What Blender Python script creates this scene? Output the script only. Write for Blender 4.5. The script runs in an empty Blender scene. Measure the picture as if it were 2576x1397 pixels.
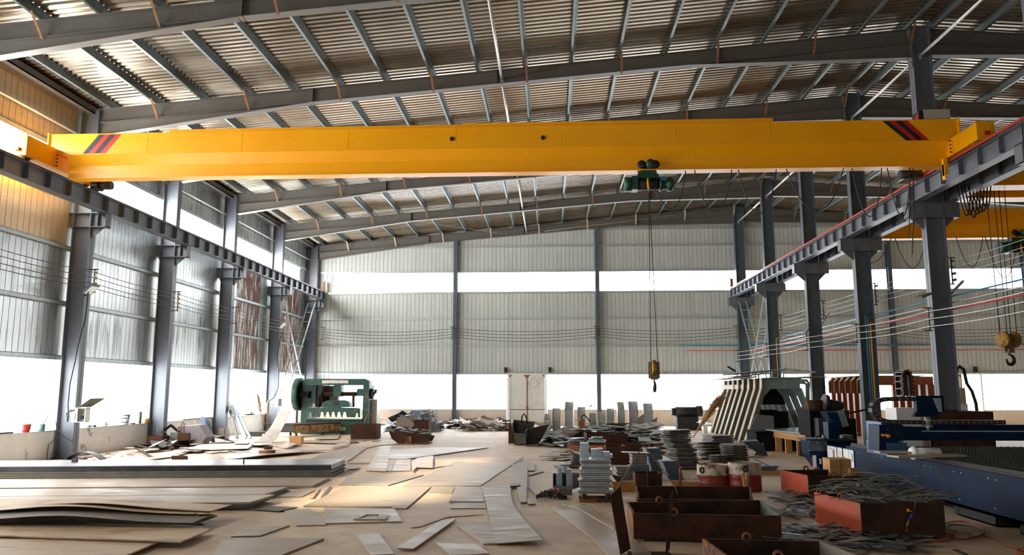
import bpy, math, random
from mathutils import Vector, Matrix, Euler
rnd = random.Random(11)
PI = math.pi
SC = bpy.context.scene
COL = SC.collection

# ------------------------------------------------------------------ survey of the hall (metres)
CAM_H, FPX, PITCH, YAW = 2.0, 1947.5, 0.1465, 0.051
FW = Vector((-math.sin(YAW)*math.cos(PITCH), math.cos(YAW)*math.cos(PITCH), math.sin(PITCH)))
RT = Vector((math.cos(YAW), math.sin(YAW), 0.0))
UP = RT.cross(FW)
C0 = Vector((0, 0, CAM_H))
def ray(px, py): return FW + RT*((px-1288)/FPX) - UP*((py-698.5)/FPX)
def G(px, py, z=0.0):            # a surveyed point on the level plane z
    d = ray(px, py); return C0 + d*((z-CAM_H)/d.z)
def GY(px, py, Y):               # a surveyed point on the upright plane y = Y
    d = ray(px, py); return C0 + d*(Y/d.y)
def GX(px, py, X):
    d = ray(px, py); return C0 + d*(X/d.x)

# ------------------------------------------------------------------ meshes
class M:
    def __init__(s): s.v = []; s.f = []; s.s = []
    def add(s, vs, fs, smooth=False):
        b = len(s.v); s.v += [Vector(p) for p in vs]
        for f in fs: s.f.append([b+i for i in f]); s.s.append(smooth)
        return s
    def box(s, x0, x1, y0, y1, z0, z1):
        v = [(x, y, z) for z in (z0, z1) for y in (y0, y1) for x in (x0, x1)]
        return s.add(v, [(0,2,3,1),(4,5,7,6),(0,1,5,4),(2,6,7,3),(0,4,6,2),(1,3,7,5)])
    def ob(s, c, size, rot=(0,0,0)):
        R = Euler(rot).to_matrix(); c = Vector(c); a, b, d = [q/2 for q in size]
        v = [c + R @ Vector((x, y, z)) for z in (-d, d) for y in (-b, b) for x in (-a, a)]
        return s.add(v, [(0,2,3,1),(4,5,7,6),(0,1,5,4),(2,6,7,3),(0,4,6,2),(1,3,7,5)])
    def prism(s, pts, vec, smooth=False):
        pts = [Vector(p) for p in pts]; vec = Vector(vec); n = len(pts)
        nor = Vector((0,0,0))
        for i in range(n): nor += pts[i].cross(pts[(i+1) % n])
        if nor.dot(vec) > 0: pts = pts[::-1]
        s.add(pts + [p+vec for p in pts], [list(range(n)), list(range(2*n-1, n-1, -1))])
        b = len(s.v) - 2*n
        for i in range(n):
            j = (i+1) % n
            s.f.append([b+i, b+n+i, b+n+j, b+j]); s.s.append(smooth)
        return s
    def plate(s, pts, th): return s.prism(pts, (0, 0, -th))
    def tube(s, pts, r, n=6, closed=False, caps=True):
        P = [Vector(p) for p in pts]; k = len(P); b = len(s.v); prev = None
        for i in range(k):
            t = (P[(i+1) % k]-P[i-1]) if closed else (P[min(i+1, k-1)]-P[max(i-1, 0)])
            if t.length < 1e-9: t = Vector((0,0,1))
            t.normalize()
            if prev is None:
                a = Vector((0,0,1)) if abs(t.z) < .9 else Vector((1,0,0))
                u = t.cross(a).normalized()
            else:
                u = prev - t*prev.dot(t)
                u = u.normalized() if u.length > 1e-6 else t.orthogonal().normalized()
            prev = u; w = t.cross(u)
            rr = r[i] if isinstance(r, (list, tuple)) else r
            for q in range(n):
                a = 2*PI*q/n; s.v.append(P[i] + (u*math.cos(a) + w*math.sin(a))*rr)
        for i in range(k if closed else k-1):
            j = (i+1) % k
            for q in range(n):
                p = (q+1) % n
                s.f.append([b+i*n+q, b+i*n+p, b+j*n+p, b+j*n+q]); s.s.append(n > 5)
        if caps and not closed:
            s.f.append([b+q for q in range(n)][::-1]); s.s.append(False)
            s.f.append([b+(k-1)*n+q for q in range(n)]); s.s.append(False)
        return s
    def cyl(s, a, b, r, r2=None, n=16):
        return s.tube([a, b], [r, r if r2 is None else r2], n)
    def lathe(s, prof, c=(0,0,0), axis='z', n=24):
        b = len(s.v); c = Vector(c)
        for (r, h) in prof:
            for q in range(n):
                a = 2*PI*q/n; x, y = r*math.cos(a), r*math.sin(a)
                s.v.append(c + Vector({'z': (x, y, h), 'x': (h, x, y), 'y': (y, h, x)}[axis]))
        for i in range(len(prof)-1):
            for q in range(n):
                p = (q+1) % n; s.f.append([b+i*n+q, b+i*n+p, b+(i+1)*n+p, b+(i+1)*n+q]); s.s.append(True)
        return s
    def bar(s, a, b, w, h, up=(0,0,1)):     # rectangular bar from a to b
        a, b = Vector(a), Vector(b); t = (b-a).normalized(); u = t.cross(Vector(up))
        if u.length < 1e-5: u = t.orthogonal()
        u.normalize(); v = u.cross(t); u, v = u*w/2, v*h/2
        return s.add([a-u-v, a+u-v, a+u+v, a-u+v, b-u-v, b+u-v, b+u+v, b-u+v], [(0,1,2,3),(7,6,5,4),(0,4,5,1),(1,5,6,2),(2,6,7,3),(3,7,4,0)])
    def ibeam(s, a, b, w, h, tf=.016, tw=.012, up=(0,0,1)):
        a, b = Vector(a), Vector(b); t = (b-a).normalized(); u = t.cross(Vector(up)).normalized(); v = u.cross(t)
        for o in (-1, 1):
            c = v*(o*(h-tf)/2); s.bar(a+c, b+c, w, tf, up)
        return s.bar(a, b, tw, h-2*tf, up)
    def sheet(s, fn, nu, nv, th):           # curved sheet, fn(u,v)->point, thickness downwards
        top = [Vector(fn(i/nu, j/nv)) for j in range(nv+1) for i in range(nu+1)]
        n = len(top); b = len(s.v); s.v += top + [p-Vector((0,0,th)) for p in top]; W = nu+1
        for j in range(nv):
            for i in range(nu):
                q = [b+j*W+i, b+j*W+i+1, b+(j+1)*W+i+1, b+(j+1)*W+i]
                s.f.append(q); s.s.append(True); s.f.append([x+n for x in q[::-1]]); s.s.append(True)
        ring = [i for i in range(nu)] + [j*W+nu for j in range(nv)] + [nv*W+i for i in range(nu, 0, -1)] + [j*W for j in range(nv, 0, -1)]
        e = len(s.v); R_ = len(ring); s.v += [top[q] for q in ring] + [top[q]-Vector((0,0,th)) for q in ring]
        for k in range(R_):
            j = (k+1) % R_; s.f.append([e+k, e+k+R_, e+j+R_, e+j]); s.s.append(False)
        return s
    def mesh(s, name, off=Vector((0,0,0))):
        me = bpy.data.meshes.new(name)
        me.from_pydata([tuple(p-off) for p in s.v], [], s.f)
        me.polygons.foreach_set('use_smooth', s.s); me.update(); return me

def setp(o, label=None, cat=None, group=None, kind=None):
    if label: o['label'] = label
    if cat: o['category'] = cat
    if group: o['group'] = group
    if kind: o['kind'] = kind
    return o
def one(name, mb, m, label, cat, group=None, kind=None):       # a thing that is one mesh
    lo = Vector([min(p[i] for p in mb.v) for i in range(3)]); hi = Vector([max(p[i] for p in mb.v) for i in range(3)])
    c = Vector(((lo.x+hi.x)/2, (lo.y+hi.y)/2, lo.z))
    o = bpy.data.objects.new(name, mb.mesh(name, c)); o.data.materials.append(m); o.location = c; COL.objects.link(o)
    return setp(o, label, cat, group, kind)
def thing(name, label, cat, loc, group=None):                  # an Empty at the base of a thing that has parts
    o = bpy.data.objects.new(name, None); o.empty_display_size = .2; o.location = loc; COL.objects.link(o)
    setp(o, label, cat, group); o['kind'] = 'thing'; return o
def wloc(o):
    p = Vector(o.location)
    while o.parent: o = o.parent; p += Vector(o.location)
    return p
def part(par, name, mb, m, label=None):                        # a part (world coordinates in, parent not turned yet)
    o = bpy.data.objects.new(name, mb.mesh(name, wloc(par))); o.data.materials.append(m); o.parent = par; COL.objects.link(o)
    if label: o['label'] = label
    return o
def struct(name, mb, m, par=None):
    o = bpy.data.objects.new(name, mb.mesh(name)); o.data.materials.append(m); COL.objects.link(o); o['kind'] = 'structure'
    if par: o.parent = par
    return o
def dup(root, loc=None, rz=None, label=None, group=None):
    c = root.copy(); COL.objects.link(c)
    for ch in list(root.children):
        d = ch.copy(); COL.objects.link(d); d.parent = c
        for g in list(ch.children):
            e = g.copy(); COL.objects.link(e); e.parent = d
    if loc is not None: c.location = loc
    if rz is not None: c.rotation_euler.z = rz
    if label: c['label'] = label
    if group: c['group'] = group
    return c

# ------------------------------------------------------------------ materials
def lin(h):
    h = h.lstrip('#'); r = []
    for i in (0, 2, 4):
        c = int(h[i:i+2], 16)/255; r.append(c/12.92 if c <= .04045 else ((c+.055)/1.055)**2.4)
    return (*r, 1)
def mat(name, c1, c2=None, rough=.6, metal=0.0, scale=3.0, stretch=(1,1,1), lo=.35, hi=.65, bump=0.0, bscale=40, c3=None, s3=.8, lo3=.55, hi3=.62, spec=.5, rv=0.0):
    m = bpy.data.materials.new(name); m.use_nodes = True; nt = m.node_tree; N, L = nt.nodes, nt.links
    b = N['Principled BSDF']; b.inputs['Roughness'].default_value = rough; b.inputs['Metallic'].default_value = metal
    b.inputs['Specular IOR Level'].default_value = spec
    b.inputs['Base Color'].default_value = lin(c1)
    if c2 or c3 or bump or rv:
        tc = N.new('ShaderNodeTexCoord'); mp = N.new('ShaderNodeMapping'); mp.inputs['Scale'].default_value = stretch
        L.new(tc.outputs['Object'], mp.inputs['Vector'])
        def noise(sc, det=5):
            n = N.new('ShaderNodeTexNoise'); n.inputs['Scale'].default_value = sc; n.inputs['Detail'].default_value = det; n.inputs['Roughness'].default_value = .6
            L.new(mp.outputs[0], n.inputs['Vector']); return n
        out = None
        if c2:
            n = noise(scale); rp = N.new('ShaderNodeValToRGB')
            rp.color_ramp.elements[0].position = lo; rp.color_ramp.elements[0].color = lin(c1)
            rp.color_ramp.elements[1].position = hi; rp.color_ramp.elements[1].color = lin(c2)
            L.new(n.outputs[0], rp.inputs[0]); out = rp.outputs[0]
            if rv:
                mr = N.new('ShaderNodeMapRange'); mr.inputs['To Min'].default_value = max(.05, rough-rv); mr.inputs['To Max'].default_value = min(1, rough+rv)
                mr.inputs['From Min'].default_value = .3; mr.inputs['From Max'].default_value = .7
                L.new(n.outputs[0], mr.inputs[0]); L.new(mr.outputs[0], b.inputs['Roughness'])
        if c3:
            n3 = noise(s3, 6); r3 = N.new('ShaderNodeValToRGB')
            r3.color_ramp.elements[0].position = lo3; r3.color_ramp.elements[0].color = (0,0,0,1)
            r3.color_ramp.elements[1].position = hi3; r3.color_ramp.elements[1].color = (1,1,1,1)
            L.new(n3.outputs[0], r3.inputs[0]); mx = N.new('ShaderNodeMix'); mx.data_type = 'RGBA'
            L.new(r3.outputs[0], mx.inputs[0])
            if out: L.new(out, mx.inputs[6])
            else: mx.inputs[6].default_value = lin(c1)
            mx.inputs[7].default_value = lin(c3); out = mx.outputs[2]
        if out: L.new(out, b.inputs['Base Color'])
        if bump:
            nb = noise(bscale, 3); bp = N.new('ShaderNodeBump'); bp.inputs['Strength'].default_value = bump; bp.inputs['Distance'].default_value = .02
            L.new(nb.outputs[0], bp.inputs['Height']); L.new(bp.outputs[0], b.inputs['Normal'])
    return m
def glow(name, c, strength):
    m = bpy.data.materials.new(name); m.use_nodes = True; nt = m.node_tree; nt.nodes.clear()
    e = nt.nodes.new('ShaderNodeEmission'); e.inputs[0].default_value = lin(c); e.inputs[1].default_value = strength
    o = nt.nodes.new('ShaderNodeOutputMaterial'); nt.links.new(e.outputs[0], o.inputs[0]); return m

MT = dict(
 floor=mat('floor_concrete', '#c7ad8b', '#e6d4b9', rough=.6, scale=2.3, lo=.3, hi=.72, bump=.25, bscale=14, c3='#c4ac98', s3=.4, lo3=.42, hi3=.68),
 plaster=mat('plaster', '#e6eaec', '#f0f2f3', rough=.9, scale=2.5, bump=.2, bscale=20, c3='#a89a8a', s3=1.3, lo3=.63, hi3=.69),
 plasterb=mat('plaster_warm', '#cfc1b2', '#dccfc1', rough=.9, scale=2.5, bump=.2, bscale=20, c3='#a3927f', s3=1.6, lo3=.63, hi3=.68),
 back=mat('back_panel', '#b4bab7', '#bfc5c2', rough=.45, scale=.8, stretch=(3,1,.3), spec=.4),
 foil=mat('foil_panel', '#b4b7b4', '#c6c8c4', rough=.33, metal=.8, scale=1.5, stretch=(1,3,.35), bump=.06, bscale=2.2, rv=.12),
 roof=mat('roof_foil', '#7c7262', '#8d8373', rough=.27, metal=.75, scale=1.2, stretch=(.15,1,1), rv=.1),
 galv=mat('galvanised', '#a3abac', '#b5bdbd', rough=.42, metal=.45, scale=6),
 wire=mat('bright_wire', '#aeb0ac', '#8b8d8a', rough=.4, metal=.35, scale=5),
 purl=mat('purlin_zinc', '#6f7878', '#818a8a', rough=.4, metal=.55, scale=6),
 pipe=mat('zinc_pipe', '#d6d6d0', '#c4c6c2', rough=.35, metal=.35, scale=4),
 grey=mat('grey_paint', '#5a5752', '#625f5a', rough=.5, scale=1.6),
 steel=mat('column_paint', '#5d636c', '#666c75', rough=.42, scale=1.4, c3='#5f5a55', s3=2.2, lo3=.63, hi3=.7),
 blueg=mat('blue_grey_paint', '#46545d', '#505e68', rough=.5, scale=2),
 rustbar=mat('rusty_bar', '#8a6848', '#754e33', rough=.85, scale=20),
 yellow=mat('crane_yellow', '#ffb202', '#fbab01', rough=.34, scale=.9, spec=.5),
 red=mat('sign_red', '#c01f1c', rough=.4), black=mat('black_paint', '#1b1c1c', rough=.5), rubber=mat('black_rubber', '#141414', rough=.7),
 green=mat('hoist_green', '#0f4a37', '#0c3c2d', rough=.4, scale=6),
 mgreen=mat('machine_green', '#144236', '#1b4f41', rough=.55, scale=4, c3='#5d5a48', s3=3.2, lo3=.57, hi3=.66),
 iron=mat('dark_iron', '#2c2b2a', '#3a3735', rough=.6, metal=.3, scale=9),
 tanfoil=mat('sun_tinted_foil', '#cfc0a0', '#c3b08c', rough=.36, metal=.5, scale=1.5, stretch=(1,3,.35), rv=.1),  # warm sun glow of the near bay put into the foil colour
 rust=mat('rusty_steel', '#432a1d', '#543320', spec=.2, rough=.8, scale=5, c3='#33251d', s3=2.4, lo3=.48, hi3=.62, bump=.1, bscale=60),
 rustl=mat('light_rust', '#96633a', '#7d4d2c', rough=.85, scale=7, c3='#4d3323', s3=4, lo3=.5, hi3=.6, bump=.1, bscale=60),
 orange=mat('orange_paint', '#b03e16', '#b9471c', rough=.5, scale=3, c3='#8a4a26', s3=2.6, lo3=.56, hi3=.64),
 plate=mat('plate_steel', '#94826c', '#ad9a82', spec=.35, rough=.5, metal=.08, scale=2.6, stretch=(.4,2.2,1), c3='#75665a', s3=2.6, lo3=.56, hi3=.74, rv=.14),
 platew=mat('pale_plate', '#a89682', '#bba994', spec=.4, rough=.45, metal=.1, scale=1.4, stretch=(.6,1.4,1), c3='#8f7f6e', s3=3.0, lo3=.58, hi3=.76, rv=.12),
 platet=mat('tan_plate', '#bda27f', '#cdb491', rough=.6, metal=.05, scale=1.2, stretch=(.35,1.5,1), c3='#95764f', s3=2.4, lo3=.52, hi3=.68, rv=.1),
 dplate=mat('dark_plate', '#4c4a49', '#615c59', rough=.5, metal=.4, scale=4),
 slab=mat('mill_slab', '#3b3c3f', '#46474a', rough=.24, metal=.55, scale=2, stretch=(.4,3,6), rv=.12),
 edge=mat('sheet_edges', '#5d5a52', '#7b776b', rough=.7, metal=.2, scale=12, stretch=(.3,.3,12)),
 topp=mat('mill_scale_top', '#8c8e92', '#a3a4a6', rough=.34, metal=.55, scale=1.6, stretch=(.25,3,1), rv=.06), humps=mat('sheet_pile_edges', '#6f6350', '#4d4538', rough=.7, metal=.1, scale=3, stretch=(.3,1,8)),
 blue=mat('cutter_blue', '#051d3a', '#072444', rough=.5, scale=3, c3='#05152a', s3=1.4, spec=.12),
 blueL=mat('panel_blue_grey', '#34557b', '#3c5f88', rough=.4, metal=.2, scale=4),
 wood=mat('timber', '#c79a62', '#b5854f', rough=.75, scale=6, stretch=(1,1,8)),
 board=mat('wooden_board', '#b98a4c', '#a3763c', rough=.7, scale=5, stretch=(.6,6,6)),
 white=mat('white_paint', '#e6e6e2', '#dadad6', rough=.5, scale=3), paper=mat('paper', '#ececec', rough=.7),
 doorm=mat('door_panel', '#dcdcd8', '#d0d0cb', rough=.5, scale=2, c3='#b5b2ab', s3=3.5, lo3=.62, hi3=.7),
 silver=mat('bright_zinc', '#97a1a6', '#7d898f', rough=.35, metal=.6, scale=14), chan=mat('channel_steel', '#59646c', '#6b767d', rough=.4, metal=.5, scale=5),
 cuts=mat('cut_plate', '#80766c', '#978c80', rough=.55, metal=.25, scale=6),
 cutd=mat('cut_plate_dark', '#4d5048', '#66665c', rough=.6, metal=.3, scale=6),
 cutb=mat('cut_plate_blue', '#4a5866', '#5b6875', rough=.45, metal=.4, scale=6),
 cable=mat('cable_brown', '#2e2521', rough=.6), hose=mat('hose_orange', '#b0643a', rough=.5), hoser=mat('hose_red', '#8e3a25', rough=.5),
 redpl=mat('red_plastic', '#b03326', rough=.4), tealp=mat('teal_can', '#4c7378', '#6d8a8a', rough=.5, scale=9),
 orbit=mat('orange_dot', '#e2702a', rough=.4), bpipe=mat('blue_pipe', '#1e6d92', rough=.35), ypipe=mat('yellow_pipe', '#e09a1c', rough=.35), rpipe=mat('red_pipe', '#b8453c', rough=.4),
 brown=mat('brown_frame', '#9a5a3c', '#8a4c33', rough=.5, scale=3), olive=mat('grey_green_frame', '#7d8b89', '#6d7d7b', rough=.5, scale=3, c3='#9a9078', s3=2, lo3=.6, hi3=.7),
 cream=mat('cream_edge', '#b9a788', '#a8987c', rough=.6, scale=4), straw=mat('straw', '#8b6a45', '#a07d52', rough=.9, scale=20),
 drum=mat('drum_red', '#73251c', '#822c20', rough=.5, scale=4), drumw=mat('drum_scorched', '#c9bba8', '#a8947c', rough=.7, scale=5, c3='#5a4233', s3=4, lo3=.56, hi3=.66),
 lens=mat('lamp_glass', '#d9dee0', rough=.15), dark=mat('dark_void', '#0c0d0f', rough=.8, spec=.15), bluew=mat('pale_blue_sticker', '#7fb3d6', rough=.5),
 helmet=mat('ochre_plastic', '#7d5f30', rough=.45), glass=mat('amber_glass', '#5a2e18', rough=.1), plume=mat('dry_reed', '#8d8067', '#a0947c', rough=.95, scale=30),
)
WIN = dict(left=glow('window_daylight_left', '#fffdf8', 15.0), back=glow('window_daylight_back', '#f4f9ff', 5.8), low=glow('window_daylight_low', '#fbfbfb', 6.0))

def clear_sheet(name, c, strength, clear):
    m = glow(name, c, strength); nt = m.node_tree; e = nt.nodes['Emission']; o = nt.nodes['Material Output']
    t = nt.nodes.new('ShaderNodeBsdfTransparent'); x = nt.nodes.new('ShaderNodeMixShader'); x.inputs[0].default_value = clear
    nt.links.new(e.outputs[0], x.inputs[1]); nt.links.new(t.outputs[0], x.inputs[2]); nt.links.new(x.outputs[0], o.inputs[0]); return m
WIN['clear'] = clear_sheet('window_daylight_clear', '#fffdf8', 24.0, .6)
# ================================================================== THE HALL
YF = [17.5, 23.15, 28.6, 34.1, 40.4, 46.6]                 # the portal frames
XL, XR = -14.66, 11.36                                     # column rows
WL, YB, Y0, XE = -15.1, 46.95, -14.0, 36.0                 # wall faces
FRN = ['in front of the yellow crane', 'just behind the yellow crane', 'second behind the yellow crane', 'third behind the yellow crane', 'last but one before the end wall', 'against the end wall']
def zr(x): return 10.95 + .0823*((x+14.4) if x < XR else (2*XR-x+14.4))

m = M(); m.add([(-16, Y0-2, 0), (XE, Y0-2, 0), (XE, 48, 0), (-16, 48, 0)], [(0,1,2,3)]); struct('floor', m, MT['floor'])

def ribbed(a0, a1, z0, z1f, pos, axis, pitch=.25, gw=.022, gd=.03, th=.06):
    """vertical cladding with narrow grooves; axis 'x' faces -y at y=pos, axis 'y' faces +x at x=pos"""
    s = []; a = a0
    while a < a1-1e-6:
        b = min(a+pitch, a1); s += [(a, 0), (b-gw, 0), (b-gw*.7, gd), (b-gw*.3, gd)]; a = b
    s.append((a1, 0)); m = M(); v = []
    for (t, d) in s:
        for z in (z0, z1f(t)): v.append((t, pos+d, z) if axis == 'x' else (pos-d, t, z))
    f = [(2*i, 2*i+2, 2*i+3, 2*i+1) for i in range(len(s)-1)]
    m.add(v, f)
    if axis == 'x': m.add([(a0, pos+th, z0), (a1, pos+th, z0), (a1, pos+th, z1f(a1)), (a0, pos+th, z1f(a0))], [(0,1,2,3)])
    else: m.add([(pos-th, a0, z0), (pos-th, a1, z0), (pos-th, a1, z1f(a1)), (pos-th, a0, z1f(a0))], [(0,1,2,3)])
    return m
RL = lambda z: (lambda t: z)
# side wall: foil faced sheets, some of them rusted near the far corner
rustfoil = mat('rusted_sheet', '#6d4838', '#c9c4bb', rough=.6, metal=.2, scale=2.6, stretch=(1,2.8,.35), lo=.5, hi=.53, c3='#573a2e', s3=1.9, lo3=.52, hi3=.56)
struct('wall_left_sun_tint', ribbed(Y0, 23.0, 6.43, RL(8.0), WL, 'y'), MT['tanfoil'])  # near bay sheets, golden sun glare tinted into their colour
struct('wall_left', ribbed(Y0, 23.0, 3.0, RL(6.43), WL, 'y'), MT['foil'])
struct('wall_left', ribbed(23.0, 36.2, 3.0, RL(8.0), WL, 'y'), MT['foil'])
struct('wall_left_rusted', ribbed(36.2, 39.2, 3.0, RL(8.0), WL, 'y', .19), rustfoil)
struct('wall_left_bay', ribbed(39.2, 40.9, 3.0, RL(8.0), WL, 'y'), MT['foil'])
struct('wall_left_rusted', ribbed(40.9, 45.3, 3.0, RL(8.0), WL, 'y', .19), rustfoil)
struct('wall_left_corner', ribbed(45.3, YB, 3.0, RL(9.4), WL, 'y'), MT['foil'])
struct('wall_left_upper', ribbed(23.0, YB, 9.4, RL(11.1), WL, 'y'), MT['foil'])
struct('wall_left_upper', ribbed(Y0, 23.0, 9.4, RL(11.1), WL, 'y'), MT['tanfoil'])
# end wall: pale panels
DX0, DX1, D2X0, D2X1 = -2.62, -.36, 22.75, 24.95
struct('wall_back', ribbed(WL, XE, 3.05, RL(8.02), YB, 'x'), MT['back'])
struct('wall_back_upper', ribbed(WL, XE, 9.29, lambda t: zr(t)+.24, YB, 'x'), MT['back'])
struct('wall_back_corner', ribbed(WL, -13.5, .93, RL(3.05), YB, 'x'), MT['back'])
struct('wall_back_corner', ribbed(WL, -13.5, 8.02, RL(9.29), YB, 'x'), MT['back'])
m = M(); m.box(XE, XE+.1, Y0, YB, 0, 13.4); struct('wall_right', m, MT['back'])
m = M(); m.box(WL, -7, Y0-.1, Y0, 0, 13); m.box(9, XE, Y0-.1, Y0, 0, 13); m.box(-7, 9, Y0-.1, Y0, 7, 13.4); struct('wall_front', m, MT['back'])
# plinth walls, with a spalled strip by the double door
m = M(); m.box(WL-.1, -14.97, Y0, YB, 0, .83); struct('baseboard_left', m, MT['plaster'])
m = M(); m.box(WL, DX0-.1, YB-.12, YB+.1, 0, .93); struct('baseboard_back', m, MT['plasterb'])
m = M(); m.box(DX1+.1, D2X0-.1, YB-.12, YB+.1, 0, .93); struct('baseboard_back', m, MT['plasterb'])
m = M(); m.box(D2X1+.1, XE, YB-.12, YB+.1, 0, .93); struct('baseboard_back', m, MT['plasterb'])
sp = M(); pts = [(-5.35,.0),(-5.2,.3),(-5.05,.42),(-4.9,.38),(-4.6,.45),(-4.35,.41),(-4.2,.56),(-4.05,.6),(-3.9,.5),(-3.7,.44),(-3.4,.36),(-3.25,.48),(-3.1,.5),(-2.95,.4),(-2.8,.36),(-2.72,0)]
sp.prism([(x, YB-.125, z) for x, z in pts], (0, .004, 0)); struct('trim_spalled_brick', sp, mat('spalled_brick', '#8d7c6c', '#77685b', rough=.95, scale=7))
# daylight sheets
wi = [0]
def window(m, kind):
    wi[0] += 1; return struct('window_%d' % wi[0], m, WIN[kind])
struct('wall_left_added_unseen', ribbed(Y0, 8.0, .83, RL(3.0), WL, 'y'), MT['foil']); struct('wall_left_added_unseen', ribbed(Y0, 8.0, 8.0, RL(9.4), WL, 'y'), MT['foil'])  # unseen panels in place of window strips, added to darken the foreground
yy = [8.0, 11.7] + YF
for i in range(len(yy)-1):
    a, b = yy[i]+.02, yy[i+1]-.02
    m = M(); m.box(WL-.04, WL-.01, a, b, .83, 3.0); window(m, 'low')
    m = M(); m.box(WL-.04, WL-.01, a, min(b, 45.3), 8.0, 9.4) if b > 18 else m.add([(WL-.02, a, 8.0), (WL-.02, b, 8.0), (WL-.02, b, 9.4), (WL-.02, a, 9.4)], [(0,1,2,3)]); window(m, 'clear' if b < 18 else 'left')
xp = [-13.5, -5.85, 2.8, XR, 20.15, 28, XE]
for i in range(len(xp)-1):
    a, b = xp[i]+.02, xp[i+1]-.02
    m = M(); m.box(a, b, YB+.01, YB+.04, 8.02, 9.29); window(m, 'back')
for a, b in ((-13.5, -5.87), (-5.83, DX0-.1), (DX1+.1, 2.78), (2.82, XR-.02), (XR+.02, 20.13), (20.17, D2X0-.1), (D2X1+.1, 28), (28.04, XE)):
    m = M(); m.box(a, b, YB+.01, YB+.04, .93, 3.05); window(m, 'back')
# girts
ti = [0]
def trim(m, mt='galv'):
    ti[0] += 1; return struct('trim_%d' % ti[0], m, MT[mt])
def cgirt(m, a, b, horiz):           # C section girt: web and two lips
    (x0, y0, z), (x1, y1, _) = a, b
    if horiz == 'y':
        m.box(x0, x0+.012, y0, y1, z-.07, z+.07); m.box(x0, x0+.08, y0, y1, z+.058, z+.07); m.box(x0, x0+.08, y0, y1, z-.07, z-.058); m.box(x0+.07, x0+.08, y0, y1, z-.07, z+.07)
    else:
        m.box(x0, x1, y0, y0+.012, z-.06, z+.06); m.box(x0, x1, y0-.07, y0, z+.048, z+.06); m.box(x0, x1, y0-.07, y0, z-.06, z-.048); m.box(x0, x1, y0-.075, y0-.065, z-.06, z+.06)
    return m
for z in (3.03, 4.7, 6.43, 8.02, 9.42): trim(cgirt(M(), (WL+.01, Y0, z), (WL, YB, z), 'y'))
for z in (3.08, 4.73, 6.41, 8.0, 9.31, 10.87, 11.92):
    x0 = WL if z < 10.5 else -14.4 + (z-10.95)/.0823 + .6
    trim(cgirt(M(), (max(x0, WL), YB-.01, z), (min(XE, 2*XR-x0 if x0 > WL else XE), YB, z), 'x'))
m = M(); m.box(WL, -14.93, Y0, YB, .83, .855); trim(m, 'galv')
m = M(); m.box(-13.5, DX0-.1, YB-.16, YB, .93, .95); trim(m, 'galv')
m = M(); m.box(DX1+.1, XE, YB-.16, YB, .93, .95); trim(m, 'galv')
m = M(); m.box(WL, -14.6, Y0, YB, 10.83, 10.87); m.box(-14.62, -14.6, Y0, YB, 10.83, 11.05); trim(m, 'grey')      # eaves channel
# roof: trapezoidal foil faced sheets, ribs running down the slope
def roofpart(x0, x1):
    s = []; y = Y0
    while y < 47.1:
        s += [(y, 0), (y+.1, 0), (y+.125, .045), (y+.195, .045)]; y += .22
    v = []
    for (t, d) in s:
        for x in (x0, x1): v.append((x, t, zr(x)+.21+d))
    m = M(); m.add(v, [(2*i, 2*i+1, 2*i+3, 2*i+2) for i in range(len(s)-1)])
    m.add([(x0, Y0, zr(x0)+.3), (x1, Y0, zr(x1)+.3), (x1, 47.1, zr(x1)+.3), (x0, 47.1, zr(x0)+.3)], [(0,1,2,3)])
    return m
struct('ceiling', roofpart(-15.3, XR-.001), MT['roof']); struct('ceiling', roofpart(XR+.001, XE), MT['roof'])

# ------------------------------------------------------------------ columns
def colshaft(x, y, z1, d=.56, w=.3):
    m = M(); m.box(x-d/2, x-d/2+.018, y-w/2, y+w/2, 0, z1); m.box(x+d/2-.018, x+d/2, y-w/2, y+w/2, 0, z1); m.box(x-d/2, x+d/2, y-.008, y+.008, 0, z1); return m
def baseplate(x, y):
    m = M(); m.box(x-.36, x+.36, y-.24, y+.24, 0, .025); return m
ZC = 7.56
def corbel(x, y, sides, wide):
    """bracket carrying the runway beams: plates above and below, webs, end plates, gussets"""
    m = M(); h = .46; lo, hi = x-sides[0], x+sides[1]
    m.box(lo, hi, y-.16, y+.16, ZC-.02, ZC); m.box(lo, hi, y-.16, y+.16, ZC-h, ZC-h+.02)
    m.box(lo, hi, y-.15, y-.135, ZC-h, ZC) if wide else m.box(lo, hi, y-.012, y+.012, ZC-h, ZC)
    for e in (lo, hi-.018, x-.29, x+.272): m.box(e, e+.018, y-.16, y+.16, ZC-h, ZC)
    if not wide: m.box(hi-.28, hi-.265, y-.15, y+.15, ZC-h, ZC)
    for sg, e in ((-1, lo+.1), (1, hi-.1)):
        if abs(e-x) > .34:
            xi = x+sg*.28; m.prism([(xi, y-.01, ZC-h), (e, y-.01, ZC-h), (xi, y-.01, ZC-h-.34)], (0, .02, 0))
    return m
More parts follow.
